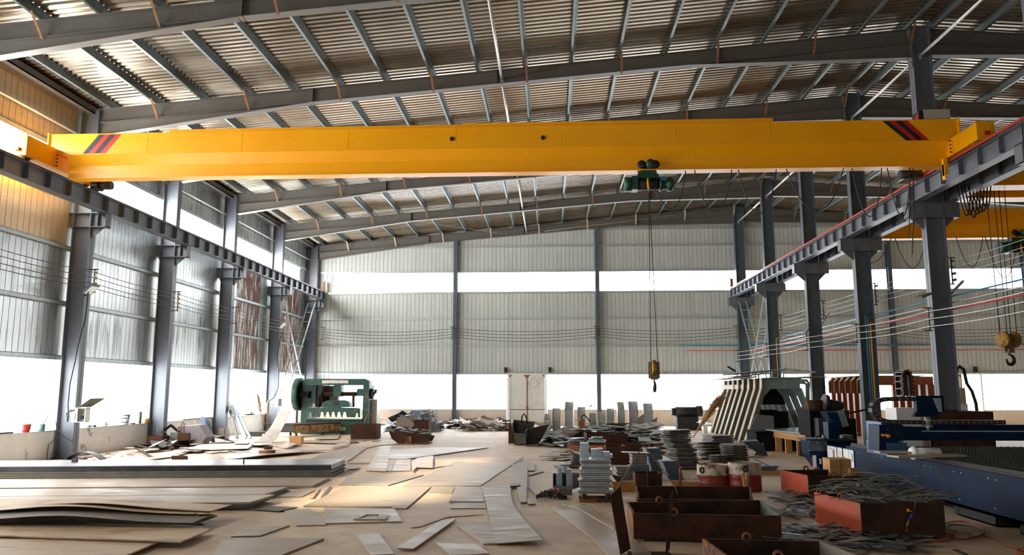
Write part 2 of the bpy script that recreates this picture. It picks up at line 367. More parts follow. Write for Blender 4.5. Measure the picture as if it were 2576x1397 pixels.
for i, y in enumerate(YF):
    lab = ['standing by the plate stacks', 'with the open switch box and the low wall', 'beside the helmet on the sill', 'with steel strips leaning on it', 'behind the reed brooms', 'in the far corner by the shear'][i]
    if i > 0:
        t = thing('steel_column', 'grey steel column of the window wall, ' + lab, 'column', (XL, y, 0), 'columns along the window wall')
        part(t, 'shaft', colshaft(XL, y, zr(XL)+.05), MT['steel']); part(t, 'base_plate', baseplate(XL, y), MT['iron']); part(t, 'crane_bracket', corbel(XL, y, (.5, .77), False), MT['steel'])
    rl = ['', 'with two lamps by the cutting machine', 'with blue and yellow pipes', 'with one lamp behind the round table', 'behind the ribbed steel frames', 'at the end wall behind the cross brace'][i]
    t = thing('steel_column', ('dark steel column of the middle row ' + rl) if i else 'dark steel column of the middle row under the red bar, mostly out of view', 'column', (XR, y, 0), 'columns of the middle row')
    part(t, 'shaft', colshaft(XR, y, zr(XR)+.1), MT['blueg'] if i > 1 else MT['steel']); part(t, 'base_plate', baseplate(XR, y), MT['iron']); part(t, 'crane_bracket', corbel(XR, y, (.76, .72), True), MT['steel'])
    m = M()
    for k in range(5): m.box(XR-.33, XR-.3, y-.1, y-.07, 11.95+.22*k, 12.0+.22*k); m.box(XR+.3, XR+.33, y-.1, y-.07, 11.95+.22*k, 12.0+.22*k)
    m.box(XR-.305, XR-.28, y-.14, y+.14, 11.8, 13.1); m.box(XR+.28, XR+.305, y-.14, y+.14, 11.8, 13.1); part(t, 'end_plate', m, MT['grey'])
for i, x in enumerate((-5.85, 2.8, 20.15, 28.0)):
    t = thing('wall_post', 'slim grey steel wall post ' + ['near the scrap heap on the end wall', 'above the tray stacks on the end wall', 'beyond the brown frames on the end wall', 'past the white open door on the end wall'][i], 'post', (x, 46.75, 0), 'posts of the end wall')
    m = M(); m.box(x-.12, x+.12, 46.6, 46.615, 0, zr(x)-.2); m.box(x-.12, x+.12, 46.885, 46.9, 0, zr(x)-.2); m.box(x-.006, x+.006, 46.6, 46.9, 0, zr(x)-.2); part(t, 'shaft', m, MT['blueg'])
    m = M(); m.box(x-.2, x+.2, 46.5, 46.92, 0, .02); part(t, 'base_plate', m, MT['iron'])

# ------------------------------------------------------------------ rafters, purlins, tie tubes
PX = [-14.0+1.472*k for k in range(18)] + [11.75+1.472*k for k in range(8)]
def halfrafter(t, sg, x0, x1, haunches, y):
    m = M(); m.ibeam((x0, y, zr(x0)-.23), (x1, y, zr(x1)-.23), .26, .46, .018, .014); part(t, 'rafter_beam', m, MT['grey'])
    for (a, da, b, db) in haunches:
        m = M(); m.prism([(a, y-.007, zr(a)-.45), (b, y-.007, zr(b)-.45), (b, y-.007, zr(b)-db), (a, y-.007, zr(a)-da)], (0, .014, 0))
        m.bar((a, y, zr(a)-da), (b, y, zr(b)-db), .26, .018); part(t, 'haunch', m, MT['grey'])
    for k in (.27, .5, .77):
        x = x0+(x1-x0)*k; m = M(); m.box(x-.012, x+.012, y-.13, y+.13, zr(x)-.47, zr(x)+.01); part(t, 'splice_plate', m, MT['grey'])
raf = None
for i, y in enumerate(YF):
    lab = 'grey steel roof rafter with brown fly braces, ' + FRN[i]
    t = thing('roof_rafter', lab, 'rafter', (0, y, 10.9), 'roof rafters over the main bay')
    halfrafter(t, 1, XL+.3, XR-.31, ((XL+.3, .88, -7.6, .46), (XR-.31, .92, 4.4, .46)), y)
    for k, x in enumerate(PX[:18]):
        if k % 2 == 1:
            m = M(); m.bar((x+.02, y-.55, zr(x)+.02), (x+.05, y-.1, zr(x)-.5), .07, .012); part(t, 'fly_brace', m, MT['rustbar'] if i < 5 else MT['cream'])
    t = thing('roof_rafter', 'dark steel rafter falling away past the middle columns, ' + FRN[i], 'rafter', (XR+1, y, 12.9), 'roof rafters over the second bay')
    halfrafter(t, -1, XR+.31, XE-.2, ((XR+.31, .85, 18.0, .46),), y)
    for k, x in enumerate(PX[18:]):
        if k % 2 == 0 and k:
            m = M(); m.bar((x-.02, y-.55, zr(x)+.02), (x-.05, y-.1, zr(x)-.5), .07, .012); part(t, 'fly_brace', m, MT['rustbar'])
ORD = 'first second third fourth fifth sixth seventh eighth ninth tenth eleventh twelfth thirteenth fourteenth fifteenth sixteenth seventeenth eighteenth'.split()
for k, x in enumerate(PX):
    m = M(); z = zr(x); w = .012; sg = 1 if k < 18 else -1
    y0, y1 = 9.0, 46.9
    m.box(x-w/2, x+w/2, y0, y1, z, z+.2); m.box(min(x, x+sg*.07), max(x, x+sg*.07), y0, y1, z+.19, z+.2); m.box(min(x, x-sg*.07), max(x, x-sg*.07), y0, y1, z, z+.01)
    m.box(x-sg*.07-.004, x-sg*.07+.004, y0, y1, z, z+.022)
    lab = ('galvanised roof purlin of the main bay, %s up from the window wall' % ORD[k]) if k < 18 else ('galvanised roof purlin of the second bay, %s down from the ridge' % ORD[k-18])
    one('roof_purlin', m, MT['purl'], lab, 'purlin', 'roof purlins')
yy = [11.7] + YF
for i in range(6):
    a, b = yy[i]+.02, yy[i+1]-.02
    for nm, x, z in (('mid slope', -1.5, 11.72), ('middle column', XR, 12.2), ('eaves', XL-.28, 10.08)):
        m = M(); m.cyl((x, a, z), (x, b, z), .045, n=10); m.box(x-.05, x+.05, a-.01, a+.02, z-.1, z+.08); m.box(x-.05, x+.05, b-.02, b+.01, z-.1, z+.08)
        one('tie_tube', m, MT['pipe'], 'white steel tie tube at the %s, bay %s' % (nm, FRN[i]), 'tube', 'tie tubes between the frames')
for n, (a, b) in enumerate(((GY(860,590,45.9), GY(1190,528,40.7)), (GY(1276,590,45.9), GY(830,500+25,40.9)), (GY(1370,582,45.9), GY(1700,542,46.0)))):
    m = M(); m.cyl(a, b, .012, n=6)
    one('bracing_rod', m, MT['cream'], ['thin steel bracing rod under the last roof bay, rising from the corner', 'thin steel bracing rod under the last roof bay, falling to the window wall', 'thin steel bracing rod level before the end rafter'][n], 'rod', 'roof bracing rods')

# ------------------------------------------------------------------ doors
def leaf(par, x0, x1, name='door_leaf'):
    m = M(); y = YB-.1; m.box(x0, x1, y-.03, y+.03, .05, 3.0)
    for z in (.93, 2.0): m.box(x0, x1, y-.036, y-.03, z, z+.015)
    l = part(par, name, m, MT['doorm']); l['kind'] = 'structure'; return l
d = bpy.data.objects.new('door_1', None); d.location = ((DX0+DX1)/2, YB-.1, 0); COL.objects.link(d); d['kind'] = 'structure'
mid = (DX0+DX1)/2
leaf(d, DX0+.06, mid-.02); lr = leaf(d, mid+.02, DX1-.06)
m = M()
for x in (DX0-.04, DX1-.04): m.box(x, x+.08, YB-.2, YB+.02, 0, 3.08)
m.box(DX0, DX1, YB-.2, YB+.02, 3.0, 3.08); part(d, 'door_frame', m, MT['white'])
m = M(); m.box(mid-.03, mid+.03, YB-.15, YB-.11, .05, 3.0); m.box(DX0+.06, DX1-.06, YB-.15, YB-.13, .92, .96); m.box(mid-.06, mid+.06, YB-.19, YB-.12, .96, 1.12)
for x, s in ((DX0+.06, 1), (mid-.03, -1), (mid+.03, 1), (DX1-.06, -1)): m.prism([(x, YB-.14, 3.0), (x+s*.18, YB-.14, 3.0), (x, YB-.14, 2.8)], (0, .02, 0))
part(d, 'door_stile', m, MT['rustbar'])
m = M(); cx, cz = mid+.42, 2.5
for k in range(14):
    if k % 3 == 2: continue
    a0, a1 = k*2*PI/14, (k+.7)*2*PI/14
    m.bar((cx+.36*math.cos(a0), YB-.135, cz+.36*math.sin(a0)), (cx+.36*math.cos(a1), YB-.135, cz+.36*math.sin(a1)), .012, .02, (0,1,0))
for (x0, z0, x1, z1) in ((-.2,-.2,-.2,.2),(-.15,.24,.1,.24),(.12,.2,.22,.06),(.22,-.04,.12,-.2),(-.1,-.22,.1,-.2)): m.bar((cx+x0, YB-.135, cz+z0), (cx+x1, YB-.135, cz+z1), .012, .02, (0,1,0))
part(d, 'door_marks', m, MT['iron'])
m = M()
for x, z in ((mid+.2, 1.83), (mid+.2, 1.6), (DX1-.3, 2.78)): m.bar((x, YB-.133, z), (x+.14, YB-.133, z+.02), .01, .012); m.bar((x+.03, YB-.133, z+.02), (x+.08, YB-.133, z-.03), .01, .012)
part(d, 'door_marks', m, MT['orange'])
d = bpy.data.objects.new('door_2', None); d.location = ((D2X0+D2X1)/2, YB-.1, 0); COL.objects.link(d); d['kind'] = 'structure'
leaf(d, D2X0+.05, (D2X0+D2X1)/2); m = M()
for x in (D2X0-.04, D2X1-.04): m.box(x, x+.08, YB-.2, YB+.02, 0, 3.08)
m.box(D2X0, D2X1, YB-.2, YB+.02, 3.0, 3.08); part(d, 'door_frame', m, MT['white'])
m = M(); m.prism([((D2X0+D2X1)/2, YB-.14, 3.0), ((D2X0+D2X1)/2-.2, YB-.14, 3.0), ((D2X0+D2X1)/2, YB-.14, 2.75)], (0, .02, 0)); m.box((D2X0+D2X1)/2-.02, (D2X0+D2X1)/2+.02, YB-.15, YB-.11, .05, 3); part(d, 'door_stile', m, MT['rustbar'])
m = M(); m.box((D2X0+D2X1)/2+.03, D2X1-.05, YB-.11, YB-.08, .05, 3.0); struct('window_%d' % (wi[0]+1), m, WIN['back'])
for n, x in enumerate((DX0-.25, DX1+.16, D2X0+1.9)):
    m = M()
    for k in range(3): m.lathe([(.02, 0), (.09, 0), (.09, .05), (.02, .05)], (x+.08, YB-.17, 3.18+.1*k), 'z', 10)
    m.box(x, x+.16, YB-.14, YB, 3.13, 3.45)
    one('door_roller', m, MT['iron'], ['grey roller bracket at the hinge side above the double door', 'grey roller bracket at the marked leaf above the double door', 'grey roller bracket above the white open door'][n], 'bracket', 'door roller brackets')

# ------------------------------------------------------------------ runway beams and rails
def runway(i, x, y0, y1, lab, grp, cond=False, mt='steel'):
    t = thing('crane_runway_beam', lab, 'beam', (x, (y0+y1)/2, ZC), grp)
    m = M(); m.ibeam((x, y0+.01, ZC+.26), (x, y1-.01, ZC+.26), .28, .5, .02, .014)
    n = max(2, int(round((y1-y0)/.92)))
    for k in range(n+1):
        y = y0+.03+(y1-y0-.06)*k/n
        m.box(x-.13, x+.13, y-.006, y+.006, ZC+.09 if 0 < k < n else ZC+.02, ZC+.49)
    part(t, 'beam', m, MT[mt]); m = M(); m.box(x-.03, x+.03, y0, y1, ZC+.51, ZC+.59); part(t, 'rail', m, MT['iron'])
    return t
XRL, XRR, XR2 = -14.06, 10.86, 11.87
ys = [11.6] + YF + [47.0-.15]
for i in range(5+1):
    a, b = ys[i], ys[i+1]
    if i == 5: b = 46.75
    runway(i, XRL, a, b, 'grey runway beam along the window wall, bay ' + FRN[i], 'runway beams along the window wall')
    runway(i, XRR, a, b, 'grey runway beam beside the red conductor bar, bay ' + FRN[i], 'runway beams beside the red bar')
    runway(i, XR2, a, b, 'dark runway beam of the second bay, bay ' + FRN[i], 'runway beams of the second bay')
m = M(); m.box(XRR-.2, XRR-.15, 11.6, 46.9, ZC+.53, ZC+.59); tk = one('conductor_bar', m, MT['rpipe'], 'long red conductor bar along the runway beam of the middle columns', 'bar')
for n, x in enumerate((XRL+.1, XRR-.05)):
    m = M(); m.box(x-.08, x+.08, 46.55, 46.62, ZC+.5, ZC+1.15); one('rail_end_stop', m, MT['rustbar'], ['rusty red end stop plate at the far end of the window wall rail', 'rusty red end stop plate at the far end of the middle rail'][n], 'end stop')
# ------------------------------------------------------------------ cross braces between the last columns
def brace(name, lab, x, a, b):
    t = thing(name, lab, 'brace', (x, (a[0]+b[0])/2, 0), 'lattice braces between columns')
    A = Vector((x, a[0], a[1])); B = Vector((x, b[0], b[1])); off = Vector((.42, 0, 0))
    for o in (Vector((0,0,0)), off):
        m = M(); m.bar(A+o, B+o, .06, .06); part(t, 'chord', m, MT['galv'])
    n = 12
    for k in range(1, n):
        p = A.lerp(B, k/n); m = M(); m.bar(p, p+off, .035, .035); part(t, 'rung', m, MT['galv'])
for x, nm in ((-14.85, 'by the green shear'), (XR-.22, 'behind the ribbed frames')):
    brace('lattice_brace', 'ladder-like steel brace rising towards the end wall ' + nm, x, (40.6, .1), (46.4, 7.35))
    brace('lattice_brace', 'ladder-like steel brace falling towards the end wall ' + nm, x, (40.6, 7.3), (46.4, .3))
# ================================================================== CRANES
def girder_mesh(x0, x1, yc, zb, zt):
    """box girder tapering down to a running beam"""
    pr = [(-.3, zt), (.3, zt), (.3, zt-.58), (.13, zt-.88), (.13, zb+.03), (.19, zb+.03), (.19, zb), (-.19, zb), (-.19, zb+.03), (-.13, zb+.03), (-.13, zt-.88), (-.3, zt-.58)]
    m = M(); m.prism([(x0, yc+a, z) for a, z in pr], (x1-x0, 0, 0)); return m
YC, ZT, ZB = 20.7, 9.2, 7.95
t = thing('overhead_crane', 'long yellow overhead crane girder spanning the main bay with striped ends', 'crane', (-1.5, YC, ZB))
m = girder_mesh(-13.6, 10.6, YC, ZB, ZT)
m.box(-14.12, -13.6, YC-.3, YC+.3, ZT-.58, ZT); m.box(10.6, 10.85, YC-.3, YC+.3, ZT-.58, ZT)
for x in (-11.3, -8.6, -5.6, -2.6, .3, 3.4, 5.9, 8.3): m.box(x, x+.012, YC-.304, YC-.3, ZT-.58, ZT-.02)
m.box(-14.12, 10.85, YC-.315, YC+.315, ZT-.015, ZT+.005); m.box(-13.6, 10.6, YC-.306, YC-.3, ZT-.6, ZT-.575)
g = part(t, 'girder', m, MT['yellow'])
m = M(); m.box(-10.69, 6.02, YC-.27, YC+.1, ZT, ZT+.1); m.box(-2.4, 6.02, YC-.28, YC+.1, ZT+.06, ZT+.13); part(t, 'cover_strip', m, MT['yellow'])
m = M(); m.box(-14.16, -14.12, YC-.36, YC+.36, ZT-.6, ZT+.03); m.box(10.85, 10.88, YC-.36, YC+.36, ZT-.6, ZT+.05); part(t, 'end_plate', m, MT['yellow'])
for k, (a, b, cc) in enumerate(((249, 208, 'black'), (263, 222, 'red'), (277, 236.5, 'black'), (291, 250.5, 'red'), (2220, 2280, 'black'), (2236, 2294, 'red'), (2252, 2309, 'black'), (2268, 2323, 'red'))):
    yf = YC-.3; w = 14.5 if k < 4 else 15.5
    q = [GY(a, 341 if k < 4 else 311, yf), GY(a+w, 341 if k < 4 else 311, yf), GY(b+w, 388 if k < 4 else 357, yf), GY(b, 388 if k < 4 else 357, yf)]
    for p in q: p.z = ZT-.02 if p.z > 8.9 else ZT-.57
    m = M(); m.prism([(p.x, yf-.003, p.z) for p in q], (0, .003, 0)); part(t, 'warning_stripe', m, MT[cc], 'black warning stripe' if cc == 'black' else 'red warning stripe')
for px, py in ((1137, 350), (1366, 347)):
    p = GY(px, py, YC-.3); m = M(); m.cyl((p.x, YC-.33, p.z), (p.x, YC-.29, p.z), .06, n=16); part(t, 'port_hole', m, MT['black'])
for sx, x0, x1, zt in ((0, -14.27, -13.87, 8.76), (1, 10.63, 11.03, 8.66)):
    m = M(); zb = 8.22
    m.box(x0, x1, 19.12, 22.4, zb, zt); m.box(x0-.03, x1+.03, 19.5, 22.1, zb-.03, zb); m.box(x0-.02, x1+.02, 19.1, 19.13, zb-.02, zt+.02)
    e = part(t, 'end_carriage', m, MT['yellow'])
    for y in (19.45, 22.1):
        m = M(); m.cyl((x0+.14, y, 8.27), (x1-.14, y, 8.27), .12, n=18); part(e, 'wheel', m, MT['iron'])
    m = M(); m.box((x0+x1)/2-.06, (x0+x1)/2+.06, 19.02, 19.1, 8.32, 8.4); part(e, 'buffer', m, MT['red'])
    xi = x1+.02 if not sx else x0-.02; m = M(); m.box(xi-.02, xi+.02, YC-.42, YC+.42, 8.2, ZT-.6); f = part(t, 'joint_plate', m, MT['yellow'])
    m = M(); sg = 1 if not sx else -1
    for k in range(4): m.cyl((xi, YC-.38, 8.27+.1*k), (xi+sg*.05, YC-.38, 8.27+.1*k), .022, n=8)
    part(f, 'bolt', m, MT['black'])
    m = M(); m.cyl((xi+sg*.05, 22.2, 8.2), (xi+sg*.55, 22.2, 8.2), .13, n=14); m.box(min(xi, xi+sg*.2), max(xi, xi+sg*.2), 22.0, 22.38, 8.06, 8.34); part(t, 'drive_motor', m, MT['black'])
m = M(); m.box(10.2, 10.3, 20.0, 20.1, 7.55, 8.0); m.box(10.2, 10.24, 19.98, 20.12, 7.45, 7.85); part(t, 'collector_arm', m, MT['yellow'])
p0, p1 = GY(2326, 303, YC-.25), GY(2392, 303, YC-.25)
m = M(); m.box(p0.x, p1.x, YC-.25, YC+.2, ZT+.04, ZT+.3); c = part(t, 'control_cabinet', m, mat('cabinet_grey', '#b5aca0', rough=.5))
m = M(); m.box(p0.x-.12, p0.x-.001, YC-.22, YC+.18, ZT+.03, ZT+.28); part(c, 'cabinet_end', m, MT['black']); m = M(); m.box(p0.x-.13, p0.x-.121, YC-.2, YC-.02, ZT+.08, ZT+.22); part(c, 'warning_plate', m, MT['red'])
# hoist hanging on the girder's running beam
def hoist(name, lab, X, y, z, s=1.0):
    t = thing(name, lab, 'hoist', (X, y, z))
    L = lambda a: X+a*s
    m = M(); m.cyl((L(-.28), y, z-.37*s), (L(.28), y, z-.37*s), .155*s, n=24); dr = part(t, 'rope_drum', m, MT['black'])
    m = M()
    for k in range(11): m.lathe([(.157*s, 0), (.166*s, .012), (.157*s, .024)], (L(-.27+k*.048), y, z-.37*s), 'x', 18)
    part(dr, 'rope_coil', m, MT['iron'])
    m = M(); m.cyl((L(-.64), y, z-.36*s), (L(-.44), y, z-.36*s), .2*s, .2*s, 20); m.ob((L(-.37), y, z-.36*s), (.16*s, .36*s, .38*s)); part(t, 'gearbox', m, MT['green'])
    m = M(); m.lathe([(0, .3), (.19, .3), (.19, .36), (.15, .4), (.14, .5), (.19, .52), (.2, .62), (.16, .68), (0, .69)], (X, y, z-.37*s), 'x', 20); part(t, 'hoist_motor', m, MT['green'])
    m = M(); m.ob((L(0), y, z-.17*s), (.56*s, .3*s, .12*s)); m.ob((L(-.02), y, z-.08*s), (.5*s, .26*s, .08*s)); part(t, 'frame', m, MT['green'])
    m = M()
    for sy in (-1, 1): m.prism([(L(-.2), y+sy*.17-.01, z-.14), (L(.2), y+sy*.17-.01, z-.14), (L(.12), y+sy*.17-.01, z+.16), (L(-.12), y+sy*.17-.01, z+.16)], (0, .02, 0))
    part(t, 'side_plate', m, MT['green'])
    for sx in (-.18, .18):
        for sy in (-1, 1):
            m = M(); m.lathe([(0, -.03), (.1, -.03), (.12, 0), (.1, .03), (0, .03)], (L(sx), y+sy*.225, z+.13*s), 'y', 20); part(t, 'trolley_wheel', m, MT['black'])
    m = M(); m.lathe([(0, -.2), (.08, -.2), (.105, -.17), (.105, 0), (.09, .06), (.09, .12)], (L(.02), y-.33, z+.1*s), 'y', 20); part(t, 'travel_motor', m, MT['green'])
    m = M(); m.ob((L(.4), y-.22, z-.27*s), (.13*s, .06, .11*s)); part(t, 'terminal_box', m, mat('box_blue', '#2b5a9a', rough=.4))
    m = M(); m.tube([(L(-.02), y-.19, z-.25*s), (L(-.03), y-.22, z-.36*s), (L(-.01), y-.19, z-.55*s)], .03, 6); part(t, 'rope_guide', m, MT['yellow'])
    return t
def rope(lab, a, b, r=.009, grp=None, nm='hoist_rope'):
    m = M(); m.tube([a, b], r, 6); return one(nm, m, MT['iron'], lab, 'rope', grp)
hoist('electric_hoist', 'green electric hoist with black rope drum hanging under the yellow girder', 2.66, YC, ZB+.02)
def hookblock(name, lab, p, s, ang, wide):
    t = thing(name, lab, 'hook', p); x, y, z = p
    dx, dy = math.cos(ang), math.sin(ang)
    ax = Vector((dx, dy, 0))
    for o in ((-1, 1) if wide else (0,)):
        c = Vector((x, y, z+.02)) + ax*(o*.17*s); m = M()
        n = 20; pr = [(0, -.05), (.18, -.05), (.2, -.03), (.17, 0), (.2, .03), (.18, .05), (0, .05)]
        for r, h in pr:
            for q in range(n):
                a = 2*PI*q/n; u = Vector((-dy, dx, 0)); m.v.append(c + ax*(h*s) + u*(r*s*math.cos(a)) + Vector((0, 0, r*s*math.sin(a))))
        for i in range(len(pr)-1):
            for q in range(n): m.f.append([i*n+q, i*n+(q+1) % n, (i+1)*n+(q+1) % n, (i+1)*n+q]); m.s.append(True)
        part(t, 'pulley', m, mat('worn_yellow', '#b98a2c', '#6b5130', rough=.6, scale=12, lo=.45, hi=.6))
    m = M(); c = Vector((x, y, z))
    for o in (-1, 1): m.bar(c+ax*(o*.07*s)+Vector((0,0,.16*s)), c+ax*(o*.07*s)+Vector((0,0,-.28*s)), .02*s, .16*s, ax)
    m.ob((x, y, z-.26*s), (.18*s, .14*s, .1*s), (0, 0, ang)); part(t, 'block_body', m, mat('worn_block', '#8a7448', '#6a5f4e', rough=.6, scale=14))
    m = M(); P = []; h = ax.cross(Vector((0, 0, 1))) if not wide else ax
    for k in range(15):
        a = math.radians(100 - 290*k/14); P.append(c + Vector((0,0,-.48*s)) + h*(.12*s*math.cos(a)) + Vector((0, 0, .12*s*math.sin(a))))
    m.tube([c+Vector((0,0,-.28*s))] + P, [.025*s] + [.02*s+.025*s*math.sin(PI*k/14) for k in range(15)], 8); part(t, 'hook', m, MT['iron'])
    return t
hookblock('hook_block', 'worn yellow hook block hanging on two ropes before the end wall', (2.69, YC, 2.62), 1.0, 0, False)
for k, dx in enumerate((-.075, .1)):
    rope('thin steel rope from the green hoist to the hook block, ' + ('straight side' if k == 0 else 'slanting side'), (2.66+.02*k, YC-.1, ZB-.6), (2.69+dx, YC, 2.7), .011, 'ropes of the green hoist')
def sag(a, b, d, n=14):
    a, b = Vector(a), Vector(b); return [a.lerp(b, i/n) - Vector((0, 0, d*4*(i/n)*(1-i/n))) for i in range(n+1)]
# festoon loops under the girder
fe = [(1648, 478, 1725, 430, 525), (1747, 428, 1841, 427, 533), (1857, 427, 1953, 426, 537), (1978, 425, 2122, 424, 528), (2143, 424, 2218, 423, 545), (2232, 423, 2289, 422, 544)]
for k, (ax, ay, bx, by, my) in enumerate(fe):
    yf = YC-.22; a, b, c = GY(ax, ay, yf), GY(bx, by, yf), GY((ax+bx)/2, my, yf)
    m = M(); P = []
    for i in range(17):
        u = i/16; w = 1-abs(2*u-1)**2.3; q = a.lerp(b, u); q.z = (a.z*(1-u)+b.z*u)*(1-w) + c.z*w; P.append(q)
    m.tube(P, .014, 6)
    one('festoon_cable', m, MT['cable'], ORD[k] + ' brown cable loop along from the green hoist, under the yellow girder', 'cable', 'cable loops under the yellow girder')
for k, (px, y0, y1) in enumerate(((2297, 424, 640), (2288, 424, 600))):
    a, b = GY(px, y0, YC-.3), GY(px-2, y1, YC-.3)
    m = M(); m.tube([a, a.lerp(b, .5)+Vector((.02,0,0)), b], .013, 6); one('pendant_cable', m, MT['cable'], ['longer dark cable dropping from the girder end past the red bar', 'shorter dark cable dropping from the girder end past the red bar'][k], 'cable', 'pendant cables at the girder end')
# second bay: a twin girder crane near by and a single girder crane further in
t = thing('twin_girder_crane', 'yellow twin girder crane of the second bay behind the red conductor bar', 'crane', (20, 22.9, 7.8))
for y in (22.25, 23.7):
    m = M(); m.box(12.3, XE-1, y-.25, y+.25, 7.8, 9.1); m.box(12.3, XE-1, y-.3, y+.3, 7.78, 7.8); m.box(12.6, 12.62, y-.256, y-.25, 7.8, 9.1); m.box(13.8, 13.82, y-.256, y-.25, 7.8, 9.1); part(t, 'girder', m, MT['yellow'])
m = M(); m.box(11.7, 12.1, 20.9, 25.0, 8.22, 8.7); part(t, 'end_carriage', m, MT['yellow'])
m = M(); m.box(12.6, 16, 22.2, 23.7, 9.12, 9.25); tr = part(t, 'trolley', m, MT['iron'])
m = M(); m.cyl((12.3, 22.4, 9.33), (12.9, 22.4, 9.33), .17, n=16); m.cyl((13.2, 22.5, 9.3), (13.7, 22.5, 9.3), .13, n=14); part(tr, 'motor', m, MT['green'])
m = M(); m.cyl((13.9, 22.9, 9.4), (15.5, 22.9, 9.4), .2, n=16); part(tr, 'rope_drum', m, MT['black'])
p = GY(2537, 857, 22.95)
hookblock('hook_block', 'yellow twin pulley hook block with black hook hanging beyond the middle columns', p, 1.15, .35, True)
for k, (px, qx) in enumerate(((2492, 2516), (2512, 2534), (2526, 2543), (2540, 2558))):
    a, b = GY(px-12, 480, 22.95), GY(qx, 845, 22.95); a.z = 9.3
    rope('steel rope of the twin pulley hook block, %s from the column' % ORD[k], a, b, .012, 'ropes of the twin pulley hook block')
t = thing('single_girder_crane', 'yellow single girder crane further in, in the second bay', 'crane', (20, 30.4, 7.88))
m = girder_mesh(12.4, XE-1, 30.4, 7.88, 9.0); part(t, 'girder', m, MT['yellow'])
m = M(); m.box(11.7, 12.1, 29.0, 31.8, 8.22, 8.7); part(t, 'end_carriage', m, MT['yellow'])
for k in range(2):
    m = M(); a = GY(2328-22*k, 545, 30.1).x; m.prism([(a, 30.094, 8.75), (a+.2, 30.094, 8.75), (a-.1, 30.094, 8.44), (a-.32, 30.094, 8.44)], (0, .004, 0)); part(t, 'warning_stripe', m, MT['red' if k == 0 else 'black'])
hoist('electric_hoist', 'dark green electric hoist under the further yellow crane of the second bay', GY(2562, 620, 30.4).x, 30.4, 7.92, 1.15)
for k in range(7):
    a = GY(2412+9*k, 507, 21.95); b = GY(2445+8.5*k, 507, 21.95); a.z = b.z = 7.78; d = 1.0-.06*abs(k-2)+.1*rnd.random()
    m = M(); m.tube([q-Vector((0,0,0)) for q in sag(a, b, d*(.85 if k else .95), 16)], .018, 6)
    one('festoon_cable', m, MT['rubber'], 'black cable loop bunched under the twin girder crane', 'cable', 'black cable loops under the twin girder crane')
for k, (ax, bx, my) in enumerate(((2130, 2243, 662), (2251, 2330, 675), (2405, 2473, 672), (2478, 2560, 700))):
    a, b, c = GY(ax, 600, 30.1), GY(bx, 600, 30.1), GY((ax+bx)/2, my, 30.1); m = M(); a.z = b.z = 7.9
    m.tube(sag(a, b, a.z-c.z), .014, 6); one('festoon_cable', m, MT['cable'], ORD[k] + ' cable loop along under the further crane of the second bay', 'cable', 'cable loops of the further crane')
# ================================================================== LAMPS, BRACKETS AND WIRES ON THE COLUMNS
def floodlight(lab, p, ang, tilt):
    t = thing('floodlight', lab, 'lamp', p, 'floodlights on the columns'); x, y, z = p; ca, sa = math.cos(ang), math.sin(ang)
    def P(a, b, c): # along, across, up with tilt
        a2, c2 = a*math.cos(tilt)-c*math.sin(tilt), a*math.sin(tilt)+c*math.cos(tilt)
        return Vector((x+ca*a2-sa*b, y+sa*a2+ca*b, z+c2))
    def bx(a0, a1, b0, b1, c0, c1):
        m = M(); v = [P(a, b, c) for c in (c0, c1) for b in (b0, b1) for a in (a0, a1)]; m.add(v, [(0,2,3,1),(4,5,7,6),(0,1,5,4),(2,6,7,3),(0,4,6,2),(1,3,7,5)]); return m
    part(t, 'housing', bx(.1, .5, -.17, .17, -.02, .04), MT['steel']); part(t, 'lamp_glass', bx(.13, .47, -.14, .14, -.03, -.02), MT['lens'])
    m = M(); m.bar((x, y, z), P(.12, 0, 0), .05, .04); part(t, 'arm', m, MT['iron'])
floodlight('slanting floodlight on the switch box column', (XL+.28, 23.0, GY(228, 745, 23).z), -.2, .7)
floodlight('slanting floodlight on the column by the lattice brace', (XL+.28, 40.2, GY(708, 830, 40).z), -.3, .9)
floodlight('floodlight on the main bay side of the column nearest the cutting machine', (XR-.28, 23.05, GY(2345, 737, 23).z), PI+.3, -.35)
floodlight('floodlight on the second bay side of the column nearest the cutting machine', (XR+.28, 23.05, GY(2385, 740, 23).z), -.3, .8)
floodlight('floodlight on the main bay side of the column behind the round table', (XR-.28, 33.9, GY(2033, 820, 34).z), PI+.2, -1.0)
floodlight('floodlight on the second bay side of the column behind the round table', (XR+.28, 33.9, GY(2058, 815, 34).z), -.2, 1.0)
ZW = [5.67, 5.5, 5.32, 5.17]
def insbracket(lab, x, y, zs, axis):
    t = thing('insulator_bracket', lab, 'bracket', (x, y, min(zs)), 'insulator brackets')
    m = M(); m.bar((x-.17, y, zs[0]+.1), (x+.12, y, zs[0]+.1), .03, .03); m.bar((x-.17, y, zs[-1]-.12), (x+.06, y, zs[-1]-.12), .03, .03); m.bar((x, y, zs[0]+.12), (x, y, zs[-1]-.14), .03, .03, (0,1,0)); part(t, 'bracket_frame', m, MT['iron'])
    for z in zs:
        m = M(); ax = axis; m.lathe([(0, -.05), (.045, -.05), (.03, -.02), (.045, 0), (.03, .02), (.045, .05), (0, .05)], (x+(.05 if ax == 'y' else 0), y-.03, z), ax, 10); part(t, 'insulator', m, MT['cream'])
wn = ['on the switch box column', 'on the column beside the helmet', 'on the column with leaning strips', 'on the column by the lattice brace']
for i in range(1, 5): insbracket('small insulator rack ' + wn[i-1], XL+.46, YF[i], ZW, 'y')
yy = [11.5, 17.5] + YF[1:5] + [46.4]
